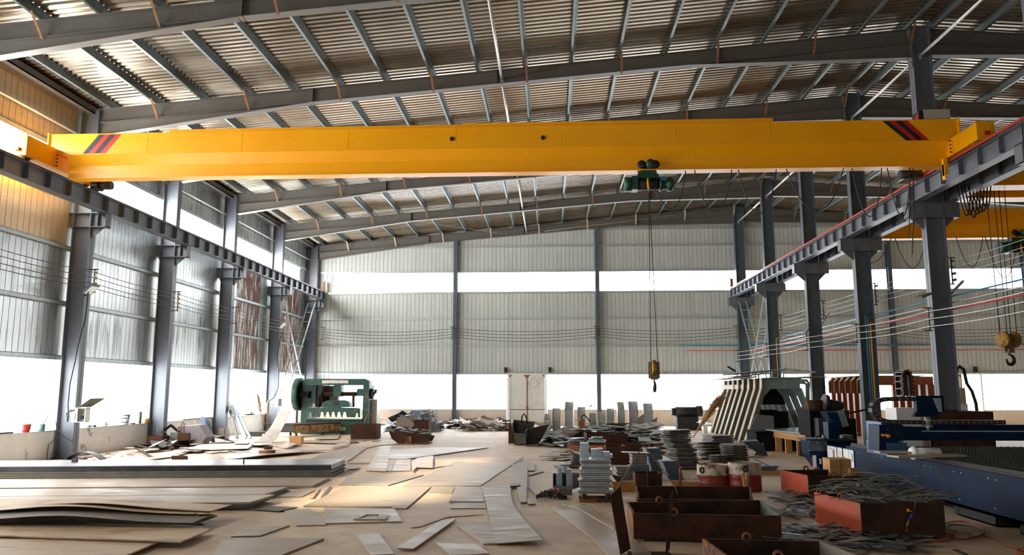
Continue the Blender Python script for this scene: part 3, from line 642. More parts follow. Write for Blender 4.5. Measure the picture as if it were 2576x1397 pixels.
for k, z in enumerate(ZW):
    m = M()
    for i in range(len(yy)-1): m.tube(sag((XL+.5, yy[i], z), (XL+.5, yy[i+1], z), .06, 8), .011, 5, caps=False)
    one('power_wire', m, MT['cable'], 'thin bare wire along the window wall, %s from the top' % ORD[k], 'wire', 'wires along the window wall')
ZK = [GY(1141, y, 46.55).z for y in (827, 834, 841, 848)]
for n, x in enumerate((-13.9, -5.85, 2.8, XR-.4)):
    insbracket('row of insulators on ' + ['the far corner column', 'the wall post near the scrap heap', 'the wall post above the tray stacks', 'the end column of the middle row'][n], x-.16 if 0 < n < 3 else x, 46.5, ZK, 'x')
for k, z in enumerate(ZK):
    m = M(); xs = [-13.9, -5.95, 2.7, XR-.4, 20.1, 28]
    for i in range(5): m.tube(sag((xs[i], 46.45, z), (xs[i+1], 46.45, z-.02), .2+.03*k, 12), .013, 5, caps=False)
    one('power_wire', m, MT['iron'], 'thin sagging wire along the end wall, %s from the top' % ORD[k], 'wire', 'wires along the end wall')
# middle row: bare wires, coloured pipes
ZL = [GY(2345, y, 23.0).z for y in (783, 802, 821)]
for i in range(1, 6): insbracket('white insulators on the main bay face of the middle column ' + ['', 'nearest the cutting machine', 'with the coloured pipes', 'behind the round table', 'behind the ribbed frames', 'at the end wall'][i], XR-.36, YF[i]-.05, ZL, 'y')
for k, z in enumerate(ZL):
    m = M(); ys2 = [8.0, 17.5] + YF[1:]
    for i in range(len(ys2)-1): m.tube(sag((XR-.38, ys2[i], z), (XR-.38, ys2[i+1], z), .05, 8), .0105, 5, caps=False)
    one('power_wire', m, MT['pipe'], 'pale wire along the middle columns on the main bay side, %s from the top' % ORD[k], 'wire', 'pale wires along the middle columns')
ZU = [GY(2395, y, 23.0).z for y in (655, 671, 687, 703)]
for i in range(1, 5): insbracket('insulator rack on the second bay face of the middle column ' + ['', 'nearest the cutting machine', 'with the coloured pipes', 'behind the round table', 'behind the ribbed frames'][i], XR+.42, YF[i], ZU, 'y')
for k, z in enumerate(ZU):
    m = M(); ys2 = [8.0, 17.5] + YF[1:]
    for i in range(len(ys2)-1): m.tube(sag((XR+.45, ys2[i], z), (XR+.45, ys2[i+1], z), .05, 8), .007, 5, caps=False)
    one('power_wire', m, MT['galv'], 'thin wire along the middle columns on the second bay side, %s from the top' % ORD[k], 'wire', 'thin wires on the second bay side')
for k, (py, mm, cn) in enumerate(((744, 'bpipe', 'blue'), (760, 'galv', 'grey'), (777, 'rpipe', 'red'))):
    z = GY(2395, py, 23.0).z; m = M(); m.tube([(XR+.36, 8, z), (XR+.36, 46.2, z)], .024, 8)
    one('gas_pipe', m, MT[mm], '%s pipe running along the middle columns at mid height' % cn, 'pipe', 'gas pipes along the middle columns')
for k, (py, mm, cn) in enumerate(((868, 'bpipe', 'blue'), (881, 'rpipe', 'red'))):
    z = GY(2200, py, 46.7).z; m = M(); m.tube([(8.0 if k else 7.6, 46.7, z), (XE-1, 46.7, z)], .03, 8)
    one('gas_pipe', m, MT[mm], '%s pipe running along the end wall behind the middle columns' % cn, 'pipe', 'gas pipes on the end wall')
for k, (px, mm, cn, r, yt) in enumerate(((2184, 'bpipe', 'blue', .022, 790), (2189.5, 'olive', 'grey', .02, 800), (2195, 'ypipe', 'yellow', .026, 812))):
    yy2 = YF[2]-.25; x = GY(px, 900, yy2).x; zt = GY(px, yt, yy2).z
    m = M(); m.tube([(x, yy2, GY(px, 1040, yy2).z), (x, yy2, zt-.1), (x+.02, yy2+.02, zt-.03), (x+.1, yy2+.1, zt), (XR+.36, yy2+.2, zt)], r, 8)
    one('gas_pipe', m, MT[mm], '%s upright gas pipe clipped to the middle column by the brown frames' % cn, 'pipe', 'upright gas pipes')
for k, (dx, mm, cn) in enumerate(((-.2, 'bpipe', 'blue'), (-.08, 'ypipe', 'yellow'))):
    yy2 = YF[4]-.25; m = M(); zt = GY(1955, 850, yy2).z; m.tube([(XR-dx*1.0, yy2, 2.7), (XR-dx*1.0, yy2, zt-.1), (XR-dx+.1, yy2, zt), (XR+.36, yy2, zt)], .024, 8)
    one('gas_pipe', m, MT[mm], '%s upright gas pipe clipped to the middle column behind the ribbed frames' % cn, 'pipe', 'upright gas pipes')
# ================================================================== GREEN GUILLOTINE SHEAR
SY = 37.0
def S(x, y, d=0): return GY(720+x/8.217, 940+y/8.217, SY+d)
def Sbox(m, x0, x1, y0, y1, d0, d1):
    a, b = S(x0, y1), S(x1, y0); m.box(a.x, b.x, SY+d0, SY+d1, a.z, b.z); return m
t = thing('guillotine_shear', 'big green guillotine shear with flywheel near the corner', 'machine', (S(950, 0).x, SY, 0))
a, b = S(330, 245), S(1730, 110)
m = M(); q = [S(x, y) for x, y in ((345, 150), (430, 110), (1620, 110), (1725, 165), (1725, 300), (1610, 300), (1610, 245), (345, 245))]
m.prism([(p.x, SY-.1, p.z) for p in q], (0, .5, 0)); part(t, 'top_beam', m, MT['mgreen'])
for x0, x1 in ((345, 470), (1605, 1725)):
    m = M(); a, b = S(x0, 0), S(x1, 0); m.box(a.x, b.x, SY-.05, SY+1.1, 0, S(0, 245).z); part(t, 'side_frame', m, MT['mgreen'])
m = M(); a = S(1610, 600); b = S(1820, 600); m.box(b.x-.35, b.x, SY+.6, SY+1.3, 0, S(0, 540).z); part(t, 'side_cover', m, MT['white'])
fw = S(200, 432); m = M(); fx = S(105, 432).x+.3
m.lathe([(.66, .27), (.76, .27), (.78, .24), (.78, .02), (.76, 0), (.66, 0), (.64, .02), (.2, .02), (.2, .06), (.64, .06), (.66, .27)], (fx-.1, SY+.1, fw.z), 'x', 40); f = part(t, 'flywheel', m, MT['mgreen'])
m = M(); m.cyl((fx-.15, SY+.1, fw.z), (fx+.5, SY+.1, fw.z), .2, n=20); part(f, 'hub', m, MT['iron'])
m = M(); m.cyl((fx+.3, SY+.5, fw.z), (S(1730, 0).x, SY+.5, S(0, 422).z), .1, n=16); part(t, 'crankshaft', m, MT['rust'])
m = M(); m.ob((fx+.75, SY+.55, fw.z), (.25, .5, .9)); m.ob((fx+.98, SY+.5, fw.z+.05), (.16, .4, .8)); part(t, 'gear_case', m, MT['iron']); part(t, 'rear_guard', Sbox(M(), 480, 880, 250, 700, .95, 1.0), MT['iron'])
for dx in (0, .28): m = M(); m.box(fx-.05+dx, fx+.02+dx, SY+.05, SY+.15, 0, fw.z-.78 if dx == 0 else .9); part(t, 'wheel_post', m, MT['iron'])
for x0, x1, y0, y1 in ((950, 1110, 240, 480), (1450, 1610, 320, 460), (480, 590, 260, 620)):
    m = M(); Sbox(m, x0, x1, y0, y1, .2, .7); a = S((x0+x1)/2, (y0+y1)/2); m.cyl((S(x0, 0).x-.03, SY+.45, a.z), (S(x1, 0).x+.03, SY+.45, a.z), .17, n=16); part(t, 'bearing_block', m, MT['mgreen'])
m = M(); Sbox(m, 870, 1030, 470, 560, .3, .6); part(t, 'connecting_rod', m, MT['iron'])
m = M(); a = S(785, 500); m.lathe([(.15, 0), (.24, 0), (.24, .1), (.15, .1), (.15, 0)], (a.x, SY+.9, a.z), 'x', 20); part(t, 'gear', m, MT['iron'])
for x in (645, 1370):
    a, b = S(x, 700), S(x, 455); m = M(); P = [Vector((a.x+.09*math.cos(i*.7), SY+.15+.09*math.sin(i*.7), a.z+(b.z-a.z)*i/80)) for i in range(81)]; m.tube(P, .018, 5); part(t, 'spring', m, MT['iron'])
    m = M(); m.cyl((a.x, SY+.15, a.z), (b.x, SY+.15, b.z), .05, n=10); part(t, 'guide_rod', m, MT['iron'])
m = M(); q = [S(*p) for p in ((720, 700), (740, 600), (860, 555), (1180, 555), (1300, 600), (1315, 700))]; m.prism([(p.x, SY, p.z) for p in q], (0, .4, 0)); part(t, 'ram', m, MT['mgreen'])
m = M(); Sbox(m, 960, 1080, 570, 660, -.03, .02); part(t, 'ram_cover', m, MT['iron'])
out = [(460, 710), (1000, 690), (1530, 710), (1530, 860), (1505, 910), (1450, 910), (1445, 800), (1470, 860), (1410, 860)]
pts = [(460, 715), (1000, 695), (1530, 715), (1530, 905), (1500, 905), (1500, 820), (1450, 820), (1435, 905)]
for x in (1220, 1105, 985, 870, 755):
    pts += [(x+55, 905), (x+28, 795), (x-28, 795), (x-55, 905)]
pts += [(560, 905), (540, 800), (490, 800), (475, 905), (460, 905)]
m = M(); m.prism([(S(*p).x, SY-.18, S(*p).z) for p in pts], (0, .16, 0)); part(t, 'hold_down_beam', m, MT['mgreen'])
m = M(); Sbox(m, 440, 1600, 945, 1290, -.1, .9); m.box(S(430, 0).x, S(1610, 0).x, SY-.35, SY+.5, S(0, 960).z, S(0, 935).z); part(t, 'bed', m, MT['mgreen'])
m = M(); Sbox(m, 960, 1020, 1105, 1185, -.105, -.1); Sbox(m, 1130, 1180, 1105, 1180, -.105, -.1); Sbox(m, 1185, 1245, 1105, 1180, -.105, -.1); part(t, 'bed_window', m, MT['cream'])
m = M(); Sbox(m, 755, 1300, 140, 205, -.115, -.1); n = part(t, 'name_plate', m, mat('plate_worn', '#d8d4cc', '#8f8478', rough=.6, scale=16, lo=.56, hi=.6))
a = S(1765, 420); m = M(); m.lathe([(0, 0), (.1, 0), (.22, .02), (.25, .02), (.25, .12), (.2, .14), (.08, .14), (.08, .2), (0, .2)], (a.x-.12, SY+.3, a.z), 'x', 24); part(t, 'brake_wheel', m, MT['iron'])
m = M(); m.ob((a.x+.12, SY+.3, a.z+.1), (.1, .12, .2)); m.tube([(a.x+.1, SY+.3, a.z), (a.x+.2, SY+.3, a.z+.18)], .02, 6); part(t, 'brake_lever', m, MT['iron'])
# feed table in front of the shear
TY = 34.6
c0, c1, c2 = GY(668, 1062, TY-.1), GY(739, 1067, TY-.4), GY(843, 1057, SY-.5)
zt = .56
t = thing('feed_table', 'rusty steel feed table running from the green shear', 'table', (c1.x, TY, 0))
w = [(c1.x, TY-.4), (c2.x+.25, SY-.45), (c2.x-1.4, SY-.45), (c0.x, TY)]
m = M(); m.prism([(x, y, zt-.04) for x, y in w], (0, 0, .05)); part(t, 'table_top', m, MT['rust'])
m = M(); m.bar((w[0][0], w[0][1], zt-.21), (w[1][0], w[1][1], zt-.21), .04, .34); part(t, 'side_beam', m, mat('flaked_beam', '#a8895f', '#6d4b33', rough=.8, scale=7, lo=.48, hi=.6))
m = M(); m.bar((w[0][0], w[0][1], zt-.19), (w[3][0], w[3][1], zt-.19), .04, .3); part(t, 'end_beam', m, MT['iron'])
for k in (.05, .6):
    for a, b in ((w[0], w[1]), (w[3], w[2])):
        x, y = a[0]+(b[0]-a[0])*k, a[1]+(b[1]-a[1])*k; m = M(); m.box(x-.04, x+.04, y+.02, y+.1, 0, zt-.2); part(t, 'leg', m, MT['iron'])
# ================================================================== PORTAL FRAMES
def T(x, y): return GY(1760+x/6.653, 920+y/6.653, 30.4)
def web(m, pts, y, th): m.prism([(p.x, y-th/2, p.z) for p in pts], (0, th, 0))
wl = [T(*p) for p in ((1048, 212), (1680, 212), (1680, 380), (1195, 385), (1075, 520), (912, 1090), (912, 1310), (778, 1310), (775, 1275), (1045, 385))]
wr = [T(*p) for p in ((1680, 380), (1955, 1080), (2010, 1290), (1900, 1290), (1850, 1040), (1640, 520), (1530, 390))]
for p in wl[6:8]+wr[2:4]: p.z = .02
rib0 = None
for k in range(8):
    y = 30.4 + 1.17*k; dx = .055*k
    lab = 'grey-green portal frame with bent cream-edged legs, %s in the row from the cut plate stacks' % ORD[k]
    if k == 0:
        t = thing('portal_frame', lab, 'frame', (T(1360, 0).x, y, 0), 'nested grey-green portal frames'); rib0 = t
        m = M(); web(m, wl, y, .03); part(t, 'web', m, MT['olive'])
        m = M(); web(m, wr, y, .03); part(t, 'rear_leg', m, MT['olive'])
        ol = [T(*p) for p in ((1025, 212), (1025, 385), (757, 1280), (757, 1310))]; ol[3].z = .02
        m = M()
        for a, b in zip(ol[:-1], ol[1:]): m.bar((a.x, y, a.z), (b.x, y, b.z), .3, .03)
        part(t, 'flange', m, MT['cream'])
        m = M(); a, b = T(1030, 212), T(1685, 212); m.bar((a.x, y, a.z), (b.x, y, b.z), .3, .03); a, b = T(1195, 385), T(1685, 382); m.bar((a.x, y, a.z), (b.x, y, b.z), .3, .03)
        a, b, c = T(1685, 385), T(1960, 1080), T(2012, 1290); m.bar((a.x, y, a.z), (b.x, y, b.z), .3, .03); m.bar((b.x, y, b.z), (c.x, y, .02), .3, .03); part(t, 'flange', m, MT['olive'])
    else: dup(rib0, (rib0.location.x+dx, y, 0), None, lab)
zt = T(0, 212).z+.02; xl = T(1030, 0).x
m = M(); m.box(xl+.25, xl+.4, 30.5, 38.8, zt-.42, zt-.22); one('timber_beam', m, MT['cream'], 'cream beam threaded along the heads of the portal frames', 'beam')
for n, (x0, x1, y0, y1, z, mm) in enumerate(((-.9, .1, 31.2, 38.5, zt+.01, 'platew'), (-.3, .35, 32.5, 39.3, zt+.06, 'cutd'), (.9, 2.6, 31.5, 36.5, zt+.01, 'cutd'), (2.1, 3.0, 32.0, 38, zt+.04, 'cream'))):
    m = M(); m.box(xl+x0, xl+x1, y0, y1, z, z+.03); one('scrap_strip_panel', m, MT[mm], ['pale wide panel overhanging the heads of the portal frames', 'dark slatted panel lying over the pale panel on the portal frames', 'dark panel across the middle of the portal frame heads', 'cream panel at the far side of the portal frame heads'][n], 'panel', 'panels on the portal frames')
t = thing('roof_rack_frame', 'dark raised frame of battens on top of the portal frames', 'frame', (xl+.5, 33, zt+.1))
a, b = GY(1831, 943, 33), GY(1977, 930, 36)
m = M(); m.bar((a.x, 33, a.z), (b.x, 36, b.z), .5, .05); m.bar((a.x+.2, 33.4, a.z-.1), (b.x-.3, 36.3, b.z-.12), .3, .04); part(t, 'panel', m, MT['cutd'])
for k in (.15, .45, .75, .95):
    p = Vector((a.x, 33, a.z)).lerp(Vector((b.x, 36, b.z)), k); m = M(); m.bar(p, (p.x, p.y, zt+.1), .05, .05, (0,1,0)); part(t, 'leg', m, MT['galv'])
m = M(); m.bar(GY(1831, 923, 33), GY(1850, 934, 33.2), .06, .06); part(t, 'batten', m, MT['iron'])
m = M(); m.bar(GY(1972, 928, 32), GY(2052, 937, 31), .08, .06); one('steel_strip', m, MT['cutd'], 'narrow steel strip poking out past the column from the portal frames', 'strip')
for k, (x0, x1, y0, y1) in enumerate(((1060, 1150, 390, 655), (1160, 1275, 390, 655), (1290, 1415, 390, 655))):
    a, b = GY(1760+x0/6.653, 920+y1/6.653, 33.2), GY(1760+x1/6.653, 920+y0/6.653, 33.2); m = M(); m.box(a.x, b.x, 33.2, 33.6, a.z, zt-.02)
    one('dark_panel', m, MT['dark'], 'dark upright panel hanging inside the portal frames, %s from the cream legs' % ORD[k], 'panel', 'dark panels inside the portal frames')
for k, (x0, x1, y0) in enumerate(((985, 1095, 740), (1100, 1205, 745), (1215, 1300, 745), (1310, 1480, 770))):
    a, b = GY(1760+x0/6.653, 1000, 32.3), GY(1760+x1/6.653, 920+y0/6.653, 32.3); m = M(); m.box(a.x, b.x, 32.3, 33.0, 0, b.z); m.box(a.x+.05, a.x+.12, 32.28, 32.3, .1, b.z-.05)
    one('machine_cabinet', m, MT['dark'], 'black cabinet under the portal frames, %s from the cream legs' % ORD[k], 'cabinet', 'black cabinets under the portal frames')
a, b, c, d = GY(1886, 1082, 29.2), GY(1948, 1080, 29.2), GY(1946, 1047, 29.8), GY(1903, 1043, 29.8)
m = M(); m.prism([a, b, c, d], (.0, .02, 0)); one('leaning_sheet', m, MT['silver'], 'bright blank steel sheet leaning inside the portal frames', 'sheet')
m = M(); q = G(1950, 1130); m.box(q.x-.9, q.x+1.6, 27.3, 28.6, 0, .62); m.box(q.x-.95, q.x+1.65, 27.25, 28.65, .62, .66); one('black_cabinet', m, MT['dark'], 'low wide black cabinet in front of the portal frames', 'cabinet')
p = GY(2010, 975, 31.5); m = M(); y = 31.5; P = [GY(2010, 957, y), GY(2030, 958, y), GY(2033, 963, y), GY(2034, 1030, y)]; m.tube(P, .06, 8); m.tube([GY(2010, 963, y-.2), GY(2026, 965, y-.2), GY(2029, 970, y-.2), GY(2030, 1030, y-.2)], .05, 8); P0 = P[-1]
m.box(P0.x-.25, P0.x+.2, y-.4, y+.2, 0, P0.z+.1); one('ventilation_duct', m, MT['olive'], 'bent pale green tube stand at the far end of the portal frames', 'duct')
# brown portal frames of the second bay
def U(x, y): return GY(2080+x/11.64, 920+y/11.64, 36)
b0 = None
for k in range(6):
    y = 36+.72*k; lab = 'brown portal frame behind the coloured pipes, %s in the row' % ORD[k]
    if k == 0:
        x0, x1 = U(880, 0).x, GY(2272, 0, 36).x; z1, z2 = U(0, 325).z, U(0, 560).z
        t = thing('brown_portal_frame', lab, 'frame', ((x0+x1)/2, y, 0), 'nested brown portal frames'); b0 = t
        m = M(); m.prism([(x0, y-.015, z1-.18), (x0+.16, y-.015, z1), (x1, y-.015, z1), (x1, y-.015, z2), (x0, y-.015, z2)], (0, .03, 0)); part(t, 'head_beam', m, MT['brown'])
        m = M(); m.bar((x0-.01, y, z1-.75), (x0-.01, y, z1-.17), .22, .025); m.bar((x0-.01, y, z1-.17), (x0+.16, y, z1+.012), .22, .025); part(t, 'flange', m, MT['cream'])
        for xa in (x0+.05, x1-.3):
            m = M(); m.box(xa, xa+.28, y-.015, y+.015, 0, z2); m.box(xa-.01, xa+.01, y-.11, y+.11, 0, z2); m.box(xa+.27, xa+.29, y-.11, y+.11, 0, z2); part(t, 'leg', m, MT['brown'])
    else: dup(b0, (b0.location.x, y, 0), None, lab)
m = M(); z1 = U(0, 325).z+.02; m.box(x0+.1, x1-.1, 36.0, 41.5, z1, z1+.03); one('cover_sheet', m, MT['dplate'], 'thin dark sheet lying on the heads of the brown frames', 'sheet')
# ================================================================== BLUE CUTTING MACHINE
BX, BZ0, BZ1, BN, BF = 6.5, .18, .80, 8.6, 17.9
t = thing('cutting_machine', 'long dark blue plasma cutting table with moving gantry', 'machine', (8.6, 13.5, 0))
m = M(); m.box(BX, BX+.05, BN, BF, BZ0, BZ1); m.box(BX, 10.8, BF-.05, BF, BZ0, BZ1); m.box(10.75, 10.8, BN, BF, BZ0, BZ1); m.box(BX, 10.8, BN, BF, BZ0, BZ0+.04); m.box(BX-.015, BX+.02, BN, BF, BZ1, BZ1+.012); part(t, 'table_body', m, MT['blue'])
m = M()
for y in range(9, 18):
    for dy, z in ((0, .72), (.22, .72), (.1, .3)): m.cyl((BX-.008, y+dy, z), (BX, y+dy, z), .014, n=8)
part(t, 'side_bolts', m, MT['bluew'])
m = M(); m.box(BX+.06, BX+.36, BN, BF-.1, BZ1-.1, BZ1+.035); m.box(BX+.08, BX+.12, BN, BF-.1, BZ1+.035, BZ1+.08); part(t, 'rail', m, MT['iron'])
for k in range(70):
    y = BN+.3 + k*(BF-BN-.7)/70; m = M(); n = 56; v = []
    for i in range(n): x = BX+.42+i*(3.7/n); v += [(x, .8 if i % 2 else .85)]
    m.prism([(BX+.42, y, .55)]+[(x, y+.02*math.sin(x*3), z) for x, z in v]+[(BX+4.1, y, .55)], (0, .006, 0)); sl = part(t, 'support_slat', m, MT['cutd'])
for k in range(5):
    y = 9.6+k*1.9; m = M(); m.box(BX+.12, BX+.3, y, y+.16, 0, BZ0); part(t, 'foot', m, MT['iron']); m = M(); m.box(10.4, 10.6, y, y+.16, 0, BZ0); part(t, 'foot', m, MT['iron'])
for k, y in enumerate((11.2, 12.9)):
    m = M(); m.box(BX+.1, BX+.5, y-.6, y+.5, .01, .03); m.box(BX+.1, BX+.115, y-.6, y+.5, .01, .15); m.box(BX+.48, BX+.5, y-.6, y+.5, .01, .15); m.box(BX+.1, BX+.5, y-.6, y-.585, .01, .15); m.box(BX+.1, BX+.5, y+.485, y+.5, .01, .15); part(t, 'slag_tray', m, MT['iron'])
GYY = 14.9
m = M(); gx = GY(2262, 1080, GYY).x; m.box(gx, 10.9, GYY, GYY+.35, 1.11, 1.33); m.box(gx-.35, 10.9, GYY-.02, GYY+.37, 1.33, 1.36); m.box(BX+.5, 10.9, GYY-.03, GYY, 1.34, 1.4); g = part(t, 'gantry_beam', m, MT['blue'])
m = M(); m.box(BX+.3, 10.8, GYY-.012, GYY, 1.27, 1.29); part(g, 'linear_rail', m, MT['galv'])
x0, x1 = GY(2172, 0, GYY).x, GY(2272, 0, GYY).x
m = M(); q = [GY(2212, 1070, GYY-.1), GY(2272, 1070, GYY-.1), GY(2272, 1105, GYY-.1), GY(2248, 1116, GYY-.1), GY(2222, 1136, GYY-.1), GY(2212, 1136, GYY-.1)]; m.prism([(p.x, GYY-.1, p.z) for p in q], (0, .5, 0)); cb = part(t, 'end_carriage', m, MT['blue'])
p = GY(2248, 1085, GYY-.1); m = M()
for r in (.03, .055, .08, .105, .125):
    for q in range(4):
        a0 = q*PI/2+.18; P = [Vector((p.x+r*math.cos(a0+i*.2), GYY-.104, p.z+r*math.sin(a0+i*.2))) for i in range(7)]; m.tube(P, .006, 4)
part(cb, 'fan_grille', m, MT['black'])
p = GY(2216, 1055, GYY); m = M(); m.box(BX-.02, p.x+.02, GYY+.05, GYY+.75, 1.08, 1.44); part(t, 'drive_cover', m, MT['blueL'])
m = M(); m.box(BX-.03, p.x+.02, GYY-.12, GYY+.8, .84, 1.07); m.box(BX-.035, BX-.03, GYY, GYY+.6, .9, 1.05); part(t, 'drive_plate', m, MT['blueL'])
m = M(); m.box(BX-.026, BX-.021, GYY+.25, GYY+.4, 1.16, 1.38); part(t, 'label_plate', m, MT['paper'])
p = GY(2218, 1095, GYY-.12); m = M(); m.box(p.x, p.x+.09, GYY-.15, GYY-.1, p.z-.02, p.z+.02); m.box(p.x+.08, p.x+.13, GYY-.18, GYY-.1, p.z-.04, p.z+.01); part(t, 'tow_hook', m, MT['ypipe'])
# energy chain lying on the gantry and looping back to the head
def dots(par, P, y, r):
    for p in P: m = M(); m.cyl((p[0], y-.012, p[1]), (p[0], y, p[1]), r, n=8); part(par, 'snap_pin', m, MT['orbit'])
y = GYY-.12
pth = [GY(2305, 1010, y), GY(2275, 1009, y), GY(2235, 1010, y), GY(2220, 1012, y), GY(2208, 1018, y), GY(2204, 1027, y), GY(2205, 1038, y), GY(2212, 1047, y), GY(2222, 1053, y), GY(2240, 1057, y), GY(2300, 1058, y), GY(2400, 1058, y), GY(2530, 1058, y)]
m = M()
for a, b in zip(pth[:-1], pth[1:]): m.bar(a, b, .035, .075, (0, 1, 0)) if False else m.prism([Vector((a.x, y, a.z)), Vector((b.x, y, b.z)), Vector((b.x, y, b.z)) + (Vector((b.z-a.z, 0, a.x-b.x)).normalized()*.075), Vector((a.x, y, a.z)) + (Vector((b.z-a.z, 0, a.x-b.x)).normalized()*.075)], (0, .18, 0))
ch = part(t, 'energy_chain', m, MT['black'])
ds = []
for a, b in zip(pth[:-1], pth[1:]):
    n = max(1, int((b-a).length/.1)); off = Vector((b.z-a.z, 0, a.x-b.x)).normalized()*.037
    for i in range(n): q = a.lerp(b, (i+.5)/n)+off; ds.append((q.x, q.z))
dots(ch, ds, y, .011)
p, q = GY(2304, 1035, GYY-.2), GY(2370, 996, GYY-.2)
m = M(); m.box(p.x, q.x, GYY-.25, GYY-.12, p.z, q.z); m.prism([(p.x, GYY-.22, p.z), (q.x-.02, GYY-.22, p.z), (q.x-.15, GYY-.22, p.z-.1), (p.x-.06, GYY-.22, p.z-.1), ], (0, .1, 0)); h = part(t, 'cutting_head_box', m, MT['blue'])
m = M()
for k in range(7): z = q.z-.06-.036*k; m.box(q.x-.19+.012*k, q.x-.05, GYY-.256, GYY-.25, z-.009, z+.009)
part(h, 'vent_slot', m, MT['paper'])
m = M(); m.cyl((q.x-.25, GYY-.1, p.z-.1), (q.x-.25, GYY-.1, p.z-.25), .05, n=12); m.cyl((q.x-.25, GYY-.1, p.z-.25), (q.x-.25, GYY-.1, p.z-.36), .05, .012, 12); part(h, 'torch', m, MT['galv'])
p, q = GY(2256, 1052, 18.6), GY(2312, 994, 18.6); m = M(); m.box(p.x, q.x, 18.6, 19.2, .3, q.z); m.box(p.x, q.x, 18.59, 18.6, q.z-.12, q.z-.1); cabw = one('power_cabinet', m, MT['white'], 'white upright power cabinet behind the gantry of the cutting machine', 'cabinet')
cabw.location.z = 0; cabw.data.transform(Matrix.Translation((0, 0, 0)))
# tall energy chain arch on the cabinet
def arch(lab, px0, px1, ytop, ybot, yy, w, r):
    t = thing('energy_chain', lab, 'cable chain', GY((px0+px1)/2, ybot, yy))
    a, b, c = GY(px0, ybot, yy), GY(px1, ybot, yy), GY((px0+px1)/2, ytop, yy); R_ = (b.x-a.x)/2; cx = (a.x+b.x)/2; P = []
    zs = c.z-R_*1.6
    for i in range(5): P.append((a.x, a.z+(zs-a.z)*i/5))
    for i in range(13): an = PI-PI*i/12; P.append((cx+R_*math.cos(an), zs+R_*1.6*math.sin(an)))
    for i in range(1, 6): P.append((b.x, zs-(zs-a.z)*i/5))
    for o in (0, w):
        m = M()
        for u, v in zip(P[:-1], P[1:]):
            d = Vector((v[1]-u[1], 0, u[0]-v[0])).normalized()*r
            m.prism([(u[0], yy+o, u[1]), (v[0], yy+o, v[1]), (v[0]+d.x, yy+o, v[1]+d.z), (u[0]+d.x, yy+o, u[1]+d.z)], (0, .03, 0))
        s = part(t, 'side_link', m, MT['black'])
        dots(s, [((u[0]+v[0])/2+d.x*.3, (u[1]+v[1])/2) for u, v in zip(P[:-1], P[1:])], yy+o, .012)
    m = M()
    for u in P[::2]: m.bar((u[0], yy, u[1]), (u[0], yy+w, u[1]), .05, .03)
    part(t, 'cross_bar', m, MT['black'])
arch('tall black energy chain arching above the white power cabinet', 2274, 2300, 931, 996, 18.9, .4, .1)
# operator console
t = thing('control_console', 'blue control console with tilted screen beside the cutting machine', 'console', (6.6, 18.9, 0))
yy = 19.2
p, q = GY(2027, 1097, yy), GY(2150, 1090, yy)
m = M(); m.box(p.x, q.x, yy, yy+.7, .84, .88); part(t, 'desk_top', m, MT['black'])
m = M(); q2 = GY(2083, 1150, yy); m.prism([(p.x+.05, yy+.02, .84), (q2.x, yy+.02, .84), (q2.x, yy+.02, .05), (p.x+.4, yy+.02, .05), (p.x+.08, yy+.02, .5)], (0, .6, 0)); m.box(q2.x, q.x-.1, yy+.1, yy+.6, .55, .84); bd = part(t, 'console_body', m, MT['blue'])
m = M(); m.box(p.x+.05, q2.x, yy-.0, yy+.02, .6, .84); part(bd, 'film_wrap', m, mat('film', '#3f4752', '#8d97a0', rough=.3, scale=9, lo=.58, hi=.66))
m = M(); q = GY(2065, 1142, yy); m.box(q.x-.04, q.x, yy, yy+.015, .3, .42) ; q = GY(2050, 1135, yy); m.box(q.x-.06, q.x+.02, yy, yy+.015, .2, .5); part(bd, 'rating_label', m, MT['paper'])
a, b = GY(2081, 1093, yy+.3), GY(2112, 1053, yy+.3)
m = M(); m.prism([(a.x, yy+.2, .88), (a.x+.33, yy+.2, .88), (a.x+.16, yy+.2, 1.25), (a.x, yy+.2, 1.27)], (0, .35, 0)); part(t, 'screen_stand', m, MT['blue'])
c, d = GY(2073, 1037, yy+.3), GY(2112, 1078, yy+.3)
m = M(); m.prism([(c.x, yy+.12, c.z), (c.x+.26, yy+.12, c.z), (d.x+.02, yy+.12, d.z), (d.x-.04, yy+.12, d.z), (c.x+.06, yy+.12, c.z-.13)], (0, .5, 0)); sc = part(t, 'screen_housing', m, MT['blue'])
m = M(); m.bar((c.x+.27, yy+.37, c.z), (d.x+.03, yy+.37, d.z), .46, .015, (0,1,0)); part(sc, 'screen', m, MT['silver'])
m = M(); e = GY(2130, 1085, yy+.2); m.ob((e.x-.05, yy+.3, .93), (.3, .4, .07)); part(t, 'keyboard', m, MT['cutd'])
for k, px in enumerate((2075, 2121)):
    e = GY(px, 1097, yy-.0); m = M(); m.lathe([(0, 0), (.045, 0), (.045, .09), (.038, .09), (.038, .01)], (e.x, yy+.08, .882), 'z', 16); one('steel_cup', m, MT['silver'], ['steel cup near the film wrapped end of the console', 'steel cup by the keyboard of the console'][k], 'cup', 'cups on the console')
m = M(); e = GY(2052, 1091, yy+.1); m.tube([(e.x, yy+.15, .92), (e.x+.1, yy+.12, .95), (e.x+.2, yy+.12, .9)], .03, 6); one('cutting_goggles', m, MT['black'], 'black goggles lying on the film wrapped end of the console', 'goggles')
